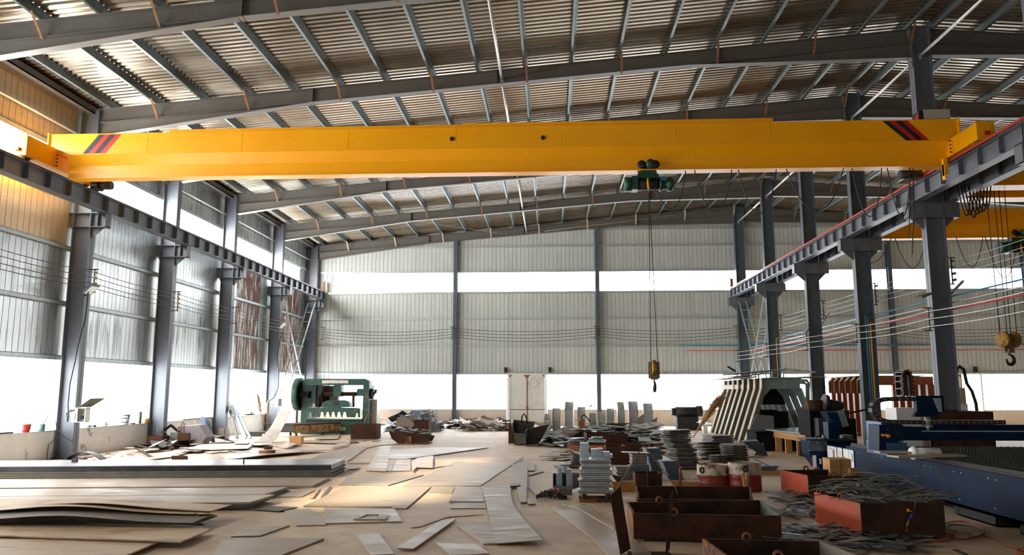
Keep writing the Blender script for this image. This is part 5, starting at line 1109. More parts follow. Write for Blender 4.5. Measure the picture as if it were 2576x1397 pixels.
stack(1787, 1155, 18, .018, octa(.8, .5, .2), ['cuts','cutd'], 'cut_plate', 'cut plate in the low ragged stack behind the leaning stack', 'low ragged stack of cut plates', .1, .5, seed=3, gap=.01)
stack(1853, 1172, 24, .018, octa(.66, .62, .28), ['cutd','cuts','cutd'], 'cut_plate', 'eight-sided cut plate in the round stack by the drums', 'round stack of cut plates', .035, .2, (-.06, 0), seed=4, gap=.006)
stack(1808, 1174, 14, .016, octa(.46, .44, .28), ['cutd','cuts'], 'cut_plate', 'small eight-sided plate in the little stack behind the drums', 'little round stack', .03, .2, seed=5, gap=.006)
stack(1652, 1192, 20, .03, rect(.36, .34), ['cutb'], 'steel_bracket', 'blue-grey bracket in the taller shiny stack', 'taller stack of brackets', .015, .2, (-.12, .06), seed=6, gap=.001)
stack(1697, 1206, 15, .027, rect(.34, .34), ['cutb'], 'steel_bracket', 'blue-grey bracket in the lower shiny stack', 'lower stack of brackets', .012, .15, (-.16, .05), seed=7, gap=.001)
c, z = stack(1605, 1208, 12, .027, rect(.42, .4), ['cutb'], 'cut_plate', 'blue-grey plate in the lower half of the stack by the thin bent rod', 'blue lower half of a stack', .01, .1, seed=8)
stack(1607, 1206, 10, .026, rect(.34, .34), ['cuts','cutd'], 'cut_plate', 'tan plate in the upper half of the stack by the thin bent rod', 'tan upper half of a stack', .012, .1, z0=z, seed=9)
p = G(1605, 1206); m = M(); m.ob((p.x-.05, p.y, z+.28), (.62, .3, .012), (0, .03, .1)); one('cover_plate', m, MT['platew'], 'pale overhanging plate on top of the stack by the thin bent rod', 'plate')
stack(1568, 1208, 14, .022, rect(.36, .4), ['cuts','cutd','silver'], 'cut_plate', 'grey plate in the low stack between the silver bars and the blue stack', 'low grey stack', .02, .1, seed=10)
# silver bars on a pallet
p = G(1500, 1262); t = thing('pallet', 'low rusty steel pallet under the silver bars', 'pallet', (p.x, p.y, 0))
m = M(); m.ob((p.x, p.y-.12, .03), (.62, .08, .06)); m2 = M(); m2.ob((p.x, p.y+.32, .03), (.62, .08, .06)); part(t, 'bearer', m, MT['rustl']); part(t, 'bearer', m2, MT['rustl'])
for dx in (-.22, .22): m = M(); m.ob((p.x+dx, p.y+.1, .1), (.07, .6, .08)); part(t, 'runner', m, MT['rust'])
z = .142
rs = random.Random(44)
for k in range(17):
    w = (.5+.12*rs.random()) if k > 1 else .66; m = M(); dx = .04*(rs.random()-.5); hh = .03
    m.ob((p.x+dx, p.y+.1+.05*rs.random(), z+hh/2), (w, .4, hh), (0, 0, .06*(rs.random()-.5))); z += hh+.007
    one('zinc_bar', m, MT['silver' if k % 3 else 'plate'], 'thick silver bar layer in the pallet stack', 'bar', 'silver bars on the pallet')
bx = p.copy()
for k, (dx, w, n, yy) in enumerate(((-.2, .16, 11, -.02), (-.02, .12, 7, -.1), (.09, .1, 7, .05), (.2, .13, 5, -.06), (.24, .16, 3, .08))):
    for j in range(n):
        m = M(); m.ob((bx.x+dx+.006*math.sin(j), bx.y+.1+yy, z+.026*j+.013), (w, .2, .02)); one('zinc_block', m, MT['silver'], 'small bright zinc block in the short piles on the silver bars', 'block', 'zinc blocks on the silver bars')
m = M()
for k in range(4):
    m = M(); m.ob((bx.x+.02+.03*(k % 2), bx.y+.1+.03*k, z+.3+.024*k), (.36-.05*k, .1, .022), (.03*k, .02, .1*k-.1)); one('zinc_profile', m, MT['silver'], 'bright zinc profile lying across the top of the silver stack', 'profile', 'zinc profiles on top')
# open box of silver blocks
p = G(1420, 1246); t = thing('parts_box', 'small dark open box holding silver blocks beside the chain heap', 'box', (p.x, p.y, 0)); z0 = .12
m = M(); m.ob((p.x+.02, p.y+.12, z0/2), (.26, .26, z0)); part(t, 'stand', m, MT['cutd'])
m = M(); A = [(-.22, -.05), (.16, -.2), (.3, .12), (-.08, .25)]
for i in (0, 1, 2, 3):
    a, b = A[i], A[(i+1) % 4]; h = .28 if i != 0 else .05
    m.bar((p.x+a[0], p.y+.12+a[1], z0+h/2), (p.x+b[0], p.y+.12+b[1], z0+h/2), .012, h)
m.prism([(p.x+x, p.y+.12+y, z0) for x, y in A], (0, 0, .01)); part(t, 'shell', m, MT['dplate'])
for k, (dx, dy, n, zz) in enumerate(((-.1, .06, 10, 0), (.1, -.0, 10, 0), (-.08, .1, 4, .27), (.02, .08, 5, .27), (.1, .08, 3, .27))):
    for j in range(n): m = M(); m.ob((p.x+dx+.004*math.sin(j*2), p.y+.12+dy, z0+.012+zz+.027*j+.013), (.12 if zz == 0 else .085, .1, .026)); one('zinc_block', m, MT['silver'], 'bright zinc block piled in the small dark box', 'block', 'zinc blocks in the small box')
m = M(); m.cyl((p.x+.03, p.y+.15, z0+.43), (p.x+.03, p.y+.15, z0+.46), .11, n=16); one('zinc_disc', m, MT['cutb'], 'flat round disc on top of the small dark box', 'disc')
# chain heap
p = G(1388, 1256); rr = random.Random(5); t = thing('chain_heap', 'heap of dark chain on the floor beside the pallet', 'chain', (p.x, p.y, 0)); m = M()
for k in range(190):
    u = rr.random(); x = p.x-.28+.56*u; y = p.y-.12+.24*rr.random(); h = .14*math.sin(PI*min(1, u*1.0+.05))*rr.random(); a, b = rr.random()*6, rr.random()*2
    R = Euler((b, rr.random()*2, a)).to_matrix(); m.tube([Vector((x, y, h+.028)) + R @ Vector((.026*math.cos(q*PI/4), .016*math.sin(q*PI/4), 0)) for q in range(8)], .006, 5, closed=True)
o = part(t, 'chain_links', m, MT['iron']); o['kind'] = 'stuff'
m = M(); m.lathe([(0, .16), (.05, .15), (.08, .12), (.09, .06)], (p.x+.06, p.y+.06, .03), 'z', 12); m.tube([(p.x+.08, p.y, .15), (p.x+.16, p.y-.02, .12), (p.x+.2, p.y+.02, .08)], .012, 6); part(t, 'chain_sling', m, MT['hose'])
# curved sheets
p = G(1452, 1180); rr = random.Random(8)
for k in range(16):
    m = M(); s = .5-.012*k; dx, dy = .1*math.sin(k*.22)-.02*k*.3, .02*k; z = .03+.026*k
    a = Vector((p.x-s/2+dx, p.y+dy, z)); m.sheet(lambda u, v: (a.x+s*u, a.y+.5*v, z+.06*math.sin(PI*u*1.1+.1*k)*(1-v*.3)), 8, 2, .006); one('curved_sheet', m, MT['cuts'], 'thin brown curved sheet in the wavy pile beside the silver stack', 'sheet', 'wavy pile of curved sheets')
# nested channels before the end wall
CH = [(65,195,455,690,.3),(240,395,430,690,.5),(490,650,262,700,.42),(740,900,405,690,.5),(985,1120,530,700,.5),(1165,1305,460,690,.4),(1335,1480,460,690,.55),(1560,1695,235,690,.35),(1785,1965,310,690,.55),(2080,2265,330,690,.5)]
for k, (x0, x1, yt, yb, hw) in enumerate(CH):
    Yc = 35.3+.25*(k % 3); a, b = GY(1360+x0/7.984, 1080, Yc), GY(1360+x1/7.984, 1080, Yc); w = b.x-a.x; zt = GY(1360+x0/7.984, 1000+yt/7.984, Yc).z
    n = max(4, int(zt/.045)); dz = zt/n; m = M(); L_ = .7; fl = hw
    m.box(-w/2, w/2, 0, L_, 0, .012); m.box(-w/2, w/2, 0, .012, -.014, 0); m.box(-w/2, w/2, L_-.012, L_, 0, fl)
    for sg in (-1, 1): m.prism([(sg*w/2, 0, 0), (sg*w/2, L_, 0), (sg*w/2, L_, fl), (sg*w/2, L_*.75, fl), (sg*w/2, 0, .03)], (-sg*.012, 0, 0))
    lab = 'nested steel tray in the %s stack counted from the double door' % ORD[k]; o = None
    for j in range(n):
        if o is None:
            o = bpy.data.objects.new('steel_tray', m.mesh('steel_tray')); o.data.materials.append(MT['pipe']); COL.objects.link(o); setp(o, lab, 'tray', 'tray stack ' + ORD[k]); c = o
        else: c = o.copy(); COL.objects.link(c)
        c.location = ((a.x+b.x)/2+.01*math.sin(j*3+k), Yc+.02*math.sin(j*5), j*dz); c.rotation_euler.z = -.05+.03*math.sin(k*2)
# trough bins
def trough(lab, bot, top, d, zt, mt, h2=None):
    """open tapering bin: front bottom px pair, front top px pair, depth"""
    a, b = G(*bot[0]), G(*bot[1]); y = (a.y+b.y)/2; c, e = GY(*top[0], y), GY(*top[1], y); m = M(); th = .03
    Q = lambda p, dy, s=0: Vector((p.x+s, y+dy, p.z)); A, B = Vector((a.x, y, .02)), Vector((b.x, y, .02))
    sx = Vector((.03, d, 0)); C_, E = Vector((c.x, y, c.z)), Vector((e.x, y, e.z))
    m.prism([A, B, B+sx, A+sx], (0, 0, .02)); m.prism([A, C_, C_+sx, A+sx], (.02, 0, 0)); m.prism([B, E, E+sx, B+sx], (-.02, 0, 0)); m.prism([A+sx, B+sx, E+sx, C_+sx], (0, -.02, 0))
    if h2 is not None: m.prism([A, B, B.lerp(E, h2), A.lerp(C_, h2)], (0, .02, 0))
    return one('trough_bin', m, MT[mt], lab, 'bin', 'tapered trough bins')
trough('tapered dark trough bin with closed front before the double door', ((1295, 1120), (1321, 1121)), ((1284, 1060), (1344, 1066)), 1.6, 0, 'dplate', .5)
trough('tapered brown trough bin with open front, nearer the scrap heap', ((1322, 1124), (1352, 1124)), ((1321, 1085), (1383, 1072)), 1.8, 0, 'dplate', None)
m = M(); q = GY(1283, 1100, 30.5); m.ob((q.x+.1, 30.8, .4), (.35, .1, .8)); one('rusty_sheet', m, MT['rust'], 'rusty sheet standing behind the closed trough bin', 'panel')
m = M(); y = 30.4; m.tube([GY(1312, 1066, y), GY(1313, 1048, y), GY(1318, 1041, y), GY(1324, 1050, y), GY(1327, 1068, y)], .03, 6); one('cable_loop', m, MT['rubber'], 'black cable loop rising out of the closed trough bin', 'cable')
# ================================================================== BINS, DRUMS, TIMBER
def bin_(name, lab, c4, zt, mts, lugs=(), th=.02, zb=.03, skid=None):
    """four floor corners (FL, FR, BR, BL); walls with rolled lip, lifting lugs"""
    FL, FR, BR, BL = [Vector((p.x, p.y, 0)) for p in c4]; t = thing(name, lab, 'bin', (FL+BR)/2)
    for (a, b, nm, mt) in ((FL, FR, 'front_wall', mts[0]), (FR, BR, 'side_wall', mts[1]), (BR, BL, 'back_wall', mts[2]), (BL, FL, 'side_wall', mts[3])):
        m = M(); m.bar(a+Vector((0,0,(zt+zb)/2)), b+Vector((0,0,(zt+zb)/2)), th, zt-zb); m.bar(a+Vector((0,0,zt)), b+Vector((0,0,zt)), th*1.6, .012); part(t, nm, m, MT[mt])
    m = M(); m.prism([FL+Vector((0,0,zb)), FR+Vector((0,0,zb)), BR+Vector((0,0,zb)), BL+Vector((0,0,zb))], (0, 0, .015)); part(t, 'base_plate', m, MT['rust'])
    for k in (.08, .92):
        a, b = FL.lerp(FR, k), BL.lerp(BR, k); m = M(); m.bar(a+Vector((0,0,zb/2)), b+Vector((0,0,zb/2)), .06, zb); part(t, 'skid', m, MT['rust'])
    for (e, k) in lugs:
        a, b = {'f': (FL, FR), 'b': (BL, BR), 'l': (FL, BL), 'r': (FR, BR)}[e]; p = a.lerp(b, k)+Vector((0, 0, zt+.03)); u = (b-a).normalized(); m = M()
        m.tube([p+u*.045*math.cos(q*PI/6)+Vector((0,0,.045*math.sin(q*PI/6))) for q in range(12)], .016, 6, closed=True); part(t, 'lifting_lug', m, MT['rustl'] if mts[0] != 'orange' else MT['orange'])
    return t
zt = .36; f1, f2 = G(1598, 1352), G(1955, 1357)
kk = lambda p, z: G(p[0], p[1], z)
bin_('scrap_bin', 'long rusty scrap bin with a lug, behind the upright brown bracket', [kk((1594,1293),zt), kk((1963,1299),zt), kk((1912,1260),zt), kk((1578,1265),zt)], zt, ('rust','cutd','rust','rustl'), (('b', .24), ('f', .28)))
bin_('scrap_bin', 'rusty scrap bin with narrow end walls, behind the long bin', [kk((1604,1257),zt), kk((1892,1258),zt), kk((1886,1226),zt), kk((1600,1224),zt)], zt, ('rust','rust','rust','rustl'), ())
zt = .32
bin_('scrap_bin', 'rusty scrap bin at the lower edge with a round lifting lug', [G(1835, 1405, zt), G(2190, 1412, zt), G(2062, 1364, zt), G(1769, 1357, zt)], zt, ('rust','cuts','rust','rustl'), (('b', .38), ('f', .35)))
m = M(); a, b = G(1604, 1264, .2), G(1603, 1232, .2); m.bar((a.x, a.y-.0, .19), (a.x+.02, a.y+.06, .19), .03, .34, (0,0,1)); one('timber_board', m, MT['wood'], 'upright plank end at the corner of the bin behind the long bin', 'board')
m = M(); p = G(1876, 1226, .3); m.ob((p.x-.02, p.y+.02, .42), (.05, .04, .26), (0, -.15, 0)); one('timber_board', m, MT['wood'], 'first of two crossed plank ends in the bin by the drums', 'board'); m = M(); m.ob((p.x+.04, p.y+.06, .42), (.05, .04, .26), (0, .12, 0)); one('timber_board', m, MT['wood'], 'second of two crossed plank ends in the bin by the drums', 'board')
# wooden boards and small rusty box behind the bins
for k, (a, b, h, lab) in enumerate((((1530, 1238), (1600, 1238), .2, 'low brown board behind the upright bracket'), ((1690, 1222), (1768, 1224), .09, 'long board on the floor between the bins and the drums'))):
    p, q = G(*a), G(*b); m = M(); m.bar(p+Vector((0,0,h/2)), q+Vector((0,0,h/2)), .04, h); one('timber_board', m, MT['board'], lab, 'board', 'boards behind the bins')
p, q = G(1600, 1232), G(1665, 1232); m = M(); m.bar(p+Vector((0,0,.16)), q+Vector((0,0,.16)), .02, .32); m.bar(p+Vector((0,.5,.16)), q+Vector((0,.5,.16)), .02, .32); m.bar(q+Vector((0,0,.16)), q+Vector((0,.5,.16)), .02, .32); m.bar(p+Vector((0,0,.16)), p+Vector((0,.5,.16)), .02, .32); one('small_bin', m, MT['rust'], 'small rusty box behind the bin with narrow end walls', 'bin')
m = M(); m.bar(Vector((G(1630, 1232).x, p.y-.02, 0)), Vector((G(1630, 1232).x, p.y-.02, .5)), .03, .03); one('steel_bar', m, MT['rust'], 'upright rusty bar on the small rusty box', 'bar'); 
m = M(); e = G(1712, 1228); m.bar((e.x, e.y, 0), (e.x, e.y, .4), .05, .03); one('steel_bar', m, MT['rustl'], 'upright brown bar behind the middle of the bins', 'bar')
m = M(); e = G(1553, 1236); m.prism([(e.x-.12, e.y, .33), (e.x+.06, e.y, .29), (e.x+.1, e.y, .02), (e.x, e.y, .02), (e.x-.02, e.y, .2)], (0, .05, 0)); one('bent_offcut', m, MT['black'], 'black bent offcut standing beside the silver stack', 'offcut')
# U shaped bracket of flat bar
y = 9.95; t = thing('flat_bar_bracket', 'large U shaped bracket of brown flat bar standing at the lower edge', 'bracket', (GY(1620, 1393, y).x, y, 0))
a = [GY(*p, y) for p in ((1534, 1248), (1563, 1231), (1589, 1391), (1560, 1396))]
m = M(); m.prism([(p.x, y+(.0 if i in (0, 3) else .25), p.z) for i, p in enumerate(a)], (.012, -.005, 0)); part(t, 'upright', m, MT['rust'])
a = [GY(*p, y) for p in ((1685, 1250), (1703, 1232), (1693, 1391), (1676, 1396))]
m = M(); m.prism([(p.x, y+(.0 if i in (0, 3) else .25), p.z) for i, p in enumerate(a)], (-.012, -.005, 0)); part(t, 'upright', m, MT['rust'])
a, b = GY(1560, 1394, y), GY(1690, 1394, y); m = M(); m.box(a.x, b.x, y, y+.25, .0, .014); part(t, 'foot_bar', m, MT['rust'])
m = M(); yy = 13.6; m.tube([GY(1549, 1236, yy-.3), GY(1617, 1122, yy), GY(1622, 1122, yy), GY(1698, 1225, yy-.4), GY(1705, 1245, yy-.5)], .009, 6); one('bent_rod', m, MT['rustbar'], 'thin bent rod standing like an upturned V behind the bins', 'rod')
# orange bins
zt = .42
bin_('orange_bin', 'orange scrap bin with rusty front behind the wire filled bin', [G(2033, 1198, zt), G(2190, 1200, zt), G(2145, 1182, zt), G(1964, 1184, zt)], zt, ('rust','rust','rust','orange'), (('b', .35), ('f', .4)))
zt = .47; c4 = [G(2165, 1268, zt), G(2372, 1268, zt), G(2290, 1238, zt), G(2050, 1240, zt)]
ob = bin_('orange_bin', 'orange scrap bin heaped with steel wire in front of the blue table', c4, zt, ('rust','rust','rust','orange'), (('l', .42), ('l', .9)))
rr = random.Random(21); cx, cy = sum(p.x for p in c4)/4, sum(p.y for p in c4)/4
m = M(); P = [p.lerp(Vector((cx, cy, zt)), .06) for p in c4]; m.prism([Vector((p.x, p.y, .05)) for p in P], (0, 0, zt-.1)); o = one('wire_filling', m, MT['iron'], 'tangled wire filling the inside of the orange bin', 'wire', None, 'stuff')
for k in range(130):
    u, v = rr.random(), rr.random(); b = P[0].lerp(P[1], u).lerp(P[3].lerp(P[2], u), v); a = rr.gauss(.1, .5); L = .35+.5*rr.random(); h = .02+.34*(1-abs(2*u-1))*(1-abs(2*v-1))*rr.random()+.07*rr.random()
    d = Vector((math.cos(a), math.sin(a), 0))*L/2; bend = rr.gauss(0, .06); up = rr.gauss(0, .035); side = Vector((-d.y, d.x, 0)).normalized()*bend
    if k < 14: d *= 1.5; h += .06; up = abs(up)+.06*rr.random()
    c = Vector((b.x, b.y, zt+h)); pts = [c-d, c-d*.4+side+Vector((0,0,up)), c+d*.4+side*.5+Vector((0,0,up)), c+d+Vector((0,0,rr.gauss(0, .04)))]
    for q in pts: q.z = max(q.z, zt+.012)
    m = M(); m.tube([cr(pts, i/8) for i in range(9)], rr.choice((.005, .007, .009)), 5)
    one('steel_wire', m, MT[rr.choice(('wire','wire','silver','cutd','cuts'))], 'loose steel wire heaped on the orange bin before the blue table', 'wire', 'wires heaped on the orange bin')
m = M(); a = G(2078, 1217, .62); m.tube([(a.x, a.y, .62), (a.x-.02, a.y-.1, .3), (a.x-.03, a.y-.12, .02)], .006, 5); one('steel_wire', m, MT['cuts'], 'stiff wire hanging down the orange side of the wire filled bin', 'wire')
m = M(); m.tube([G(2080, 1238, .5), G(2035, 1262, .25), G(1966, 1295, .02)], .006, 5); one('steel_wire', m, MT['dplate'], 'stiff wire reaching from the wire filled bin to the floor strips', 'wire')
# cutting torch and hoses
y = c4[0].y-.05; t = thing('cutting_torch', 'brass gas cutting torch with blue grip hooked on the rusty front of the orange bin', 'torch', GY(2285, 1312, y))
m = M(); m.tube([GY(2306, 1242, y), GY(2304, 1262, y), GY(2298, 1288, y)], .008, 6); m.cyl(GY(2306, 1242, y), GY(2316, 1243, y-.02), .012, n=8); part(t, 'torch_pipe', m, MT['rustl'])
m = M(); m.cyl(GY(2298, 1288, y), GY(2286, 1310, y), .017, n=10); part(t, 'grip', m, mat('grip_blue', '#1d3f8a', rough=.5))
m = M(); m.tube([GY(2286, 1310, y), GY(2283, 1318, y), GY(2281, 1326, y)], .01, 6); m.cyl(GY(2285, 1286, y), GY(2296, 1288, y), .009, n=8); m.cyl(GY(2284, 1284, y-.01), GY(2284, 1286, y+.02), .02, n=8); part(t, 'valve', m, MT['ypipe'])
def hose(pts, r, mt, lab, z=.02):
    P = [p if isinstance(p, Vector) else G(p[0], p[1], z) for p in pts]; n = len(P)*6; m = M(); m.tube([cr(P, i/n) for i in range(n+1)], r, 7); return one('gas_hose', m, MT[mt], lab, 'hose', 'gas hoses')
hose([GY(2281, 1326, y), GY(2282, 1340, y-.1), G(2300, 1352), (2330, 1360), (2380, 1361), (2402, 1350), (2380, 1343), (2330, 1345)], .011, 'hoser', 'red hose from the cutting torch curling on the floor')
hose([(2370, 1330), (2378, 1318), (2420, 1312), (2460, 1322), (2475, 1342), (2440, 1358), (2395, 1352), (2400, 1342), (2440, 1342), (2450, 1352)], .011, 'hose', 'coiled orange hose beside the blue table')
hose([(2410, 1360), (2460, 1350), (2476, 1338), (2440, 1325), (2390, 1322), (2385, 1335), (2410, 1337)], .011, 'cutd', 'coiled grey hose crossing the orange hose', .035)
hose([(2475, 1348), (2495, 1352), (2520, 1365), (2550, 1378), (2600, 1392)], .014, 'hose', 'twisted orange hose pair running off along the floor')
hose([(2556, 1385), (2575, 1382), (2600, 1386), (2600, 1394), (2565, 1394), (2552, 1389)], .014, 'hose', 'orange hose loop at the edge of the picture')
for k, (x, y_) in enumerate(((2395, 1388), (2050, 1392))):
    plate([(x, y_-6), (x+12, y_-6), (x+40, y_+6), (x+26, y_+7)], .012, .006, 'dplate', ['grey flat offcut alone on the floor beyond the strips', 'flat grey offcut at the lower edge among the strips'][k])
# drums
for k, (px, py, r, h, lab) in enumerate(((1804, 1236, .33, .5, 'cut-down red drum with scorched white rim, beside the bins'), (1885, 1240, .33, .56, 'cut-down red drum with scorched white rim, in front of the round stack'))):
    p = G(px, py); p.y += r; t = thing('steel_drum', lab, 'drum', (p.x, p.y, 0), 'cut-down drums')
    m = M(); m.lathe([(r-.01, 0), (r, .02), (r, .12), (r+.012, .14), (r, .16), (r, .26), (r+.012, .28), (r, .3), (r, h*.6)], (p.x, p.y, 0), 'z', 32); m.prism([(p.x+(r-.01)*math.cos(i*PI/12), p.y+(r-.01)*math.sin(i*PI/12), .02) for i in range(24)], (0, 0, .02)); part(t, 'body', m, MT['drum'])
    m = M(); n = 32; b = 0; pr = []
    m.lathe([(r+.004, h*.6), (r+.014, h*.62), (r, h*.64), (r, h-.02), (r-.004, h), (r-.014, h), (r-.014, .04)], (p.x, p.y, 0), 'z', 32)
    for i, v in enumerate(m.v):
        if v.z > h-.03: v.z += .014*math.sin(i*2.3)
    part(t, 'scorched_rim', m, MT['drumw'])
    for a in (-2.5, -.75) if k == 0 else (-1.75,):
        c = Vector((p.x+(r+.012)*math.cos(a), p.y+(r+.012)*math.sin(a), h-.1)); u = Vector((-math.sin(a), math.cos(a), 0)); m = M()
        m.tube([c+u*.045*math.cos(q*PI/6)+Vector((0, 0, .055*math.sin(q*PI/6))) for q in range(12)], .02, 6, closed=True); part(t, 'lifting_eye', m, MT['iron'])
    if k: m = M(); m.prism([(p.x+(r-.02)*math.cos(i*PI/12), p.y+(r-.02)*math.sin(i*PI/12), h-.06) for i in range(24)], (0, 0, .05)); part(t, 'slag_filling', m, mat('slag', '#4a4437', '#8a8266', rough=.95, scale=30))
m = M(); p = G(1765, 1215); m.lathe([(.1, 0), (.16, .1), (.17, .12), (.15, .12), (.09, .02), (0, .01)], (p.x, p.y+.1, .0), 'z', 18); m.cyl((p.x, p.y+.1, 0), (p.x, p.y+.1, .01), .1, n=18); one('metal_pan', m, MT['silver'], 'bright shallow metal pan beside the first drum', 'pan')
# timber blocks by the notices
p = Vector((5.72, 16.35, 0))
for k, (dx, z) in enumerate(((0, .33), (.215, .33), (0, .49), (.215, .49))):
    m = M(); m.ob((p.x+dx, p.y+.25, z+.078), (.205, .5, .155), (0, 0, -.05)); one('timber_block', m, MT['wood'], ['lower timber block on the gangway side before the notices', 'lower timber block against the notices', 'upper timber block on the gangway side before the notices', 'upper timber block against the notices'][k], 'block', 'timber blocks')
m = M(); m.ob((p.x+.1, p.y+.25, .165), (.46, .5, .32)); one('timber_bearer', m, MT['board'], 'timber bearer under the timber blocks', 'timber')
m = M(); m.ob((p.x+.33, p.y-.05, .41), (.2, .2, .13)); one('timber_block', m, MT['wood'], 'small timber block with a stamped face in front of the others', 'block', 'timber blocks'); m = M(); m.ob((p.x+.33, p.y-.06, .17), (.22, .2, .34)); one('timber_bearer', m, MT['board'], 'short bearer under the stamped timber block', 'timber')
m = M(); p = G(1985, 1142); m.ob((p.x-.6, p.y-4.3, .05), (.2, .12, .1), (0, 0, .3)); one('brick', m, MT['hose'], 'single reddish brick on the floor before the black cabinet', 'brick')
m = M(); p = G(1885, 1146); m.prism([(p.x-.2, p.y, .42), (p.x+.32, p.y, .45), (p.x+.45, p.y-.3, .1), (p.x+.22, p.y-.35, .06)], (0, .3, .03)); m.prism([(p.x+.15, p.y, 0), (p.x+.55, p.y-.1, 0), (p.x+.42, p.y-.1, .4)], (0, .04, 0)); m.prism([(p.x-.15, p.y+.2, 0), (p.x+.0, p.y+.2, 0), (p.x-.1, p.y+.2, .42)], (0, .03, 0)); one('folded_sheet', m, MT['cutb'], 'folded blue-grey sheet standing like a small ramp below the portal frames', 'sheet')
p = G(1950, 1196); m = M(); m.ob((p.x, p.y+.2, .05), (.8, .5, .1)); one('board_pile', m, MT['board'], 'flat brown board pile between the drum and the orange bin', 'board')
for k in range(4): m = M(); m.ob((p.x-.15+.02*k, p.y+.15, .115+.026*k), (.42, .14, .024), (0, 0, .05*k)); one('zinc_profile', m, MT['cutb'], 'blue-grey profile lying on the board pile by the orange bin', 'profile', 'profiles on the board pile')
for k, (a, b, lab) in enumerate((((1640, 1110), (1692, 1111), 'dark flat bar on the pale floor beyond the scrap heap'), ((1640, 1086), (1695, 1086.5), 'second dark flat bar near the end wall'), ((1885, 1150), (1920, 1151), 'thin dark bar before the folded sheet'), ((1900, 1156), (1960, 1184), 'long thin rod on the floor towards the timber blocks'), ((1925, 1180), (1985, 1190), 'dark strip on the floor behind the orange bin'))):
    p, q = G(*a, .03), G(*b, .03); m = M(); m.bar(p, q, .06 if k < 2 else .025, .05 if k < 2 else .02); one('steel_bar', m, MT['iron'], lab, 'bar', 'bars on the floor')
# brown boxes of the scrap heap
def obox(px0, px1, y, z0, z1, d, mt, name, lab, rz=0, cat='box'):
    a, b = GY(px0, 1100, y), GY(px1, 1100, y); m = M(); w, th = b.x-a.x, .03
    m.box(-w/2, w/2, 0, th, 0, z1-z0); m.box(-w/2, w/2, d-th, d, 0, z1-z0); m.box(-w/2, -w/2+th, th, d-th, 0, z1-z0); m.box(w/2-th, w/2, th, d-th, 0, z1-z0); m.box(-w/2+th, w/2-th, th, d-th, 0, .02)
    o = one(name, m, MT[mt], lab, cat); o.location = ((a.x+b.x)/2, y+d/2, z0); o.rotation_euler.z = rz; return o
obox(1474, 1578, 26.2, .02, .62, 1.2, 'rust', 'scrap_box', 'big rusty box full of offcuts in the middle of the scrap heap', .05)
obox(1525, 1640, 22.0, .02, .5, .9, 'rust', 'scrap_box', 'brown rusty box between the scrap heap and the silver stack', -.04)
c = G(1526, 1140); heap(lambda u, v: (2.0+1.4*u, 26.35+.9*v), 26, .4, 1.0, (.4, 1.4), lambda u, v: .95, ['cuts', 'plate', 'cutd'], 'plate_offcut', 'torn offcut lying in the big rusty box of the scrap heap', 'offcuts in the big rusty box', tilt=.2, seed=41)
heap(lambda u, v: (2.55+1.2*u, 22.1+.7*v), 20, .35, .9, (.3, 1.2), lambda u, v: .72, ['cuts', 'plate', 'dplate'], 'plate_offcut', 'torn offcut lying in the brown box before the scrap heap', 'offcuts in the brown box', tilt=.2, seed=42)
m = M(); a, b = GY(1427, 1125, 25.6), GY(1556, 1126, 25.6); m.bar(a, b, .1, .12); one('orange_beam', m, MT['hose'], 'orange steel beam lying across the front of the scrap heap', 'beam')
m = M(); a, b = GY(1418, 1140, 25.4), GY(1450, 1140, 25.4); m.box(a.x, b.x, 25.3, 25.7, 0, .12); one('timber_bearer', m, MT['wood'], 'short timber bearer under the front of the scrap heap', 'timber')
for k, (pts, lab) in enumerate((([(1598, 1086), (1598, 1062), (1606, 1051), (1621, 1041), (1620, 1072), (1608, 1086)], 'tall bent brown plate standing on the scrap heap'), ([(1624, 1068), (1640, 1058), (1655, 1049), (1648, 1078), (1634, 1082)], 'pointed brown plate standing beside the tall bent plate'), ([(1457, 1080), (1457, 1060), (1469, 1053), (1471, 1077)], 'small rusty plate with a cable loop on the scrap heap'), ([(1412, 1080), (1413, 1078), (1460, 1086), (1445, 1096), (1420, 1098)], 'slanting brown plate at the edge of the scrap heap'), ([(1560, 1128), (1566, 1117), (1590, 1134), (1562, 1135)], 'pointed grey gusset plate before the brown box'))):
    y = 28+.3*k if k < 4 else 22.3; P = [GY(px, py, y) for px, py in pts]; m = M(); m.prism([(p.x, y, max(p.z, .02)) for p in P], (0, .02, 0)); one('standing_plate', m, MT['rustl' if k == 2 else 'cuts'], lab, 'plate', 'plates standing on the scrap heap')
m = M(); y = 29; m.tube([GY(1461, 1062, y), GY(1463, 1048, y), GY(1470, 1043, y), GY(1476, 1050, y), GY(1484, 1062, y)], .025, 6); one('cable_loop', m, MT['rubber'], 'dark cable loop hanging over the small rusty plate', 'cable')
m = M(); p = GY(1486, 1023.5, 46.9); m.lathe([(0, 0), (.12, .02), (.1, .08), (0, .1)], (p.x, 46.86, p.z), 'z', 10); one('red_cap', m, MT['redpl'], 'small red cap lying on the end wall sill', 'cap')
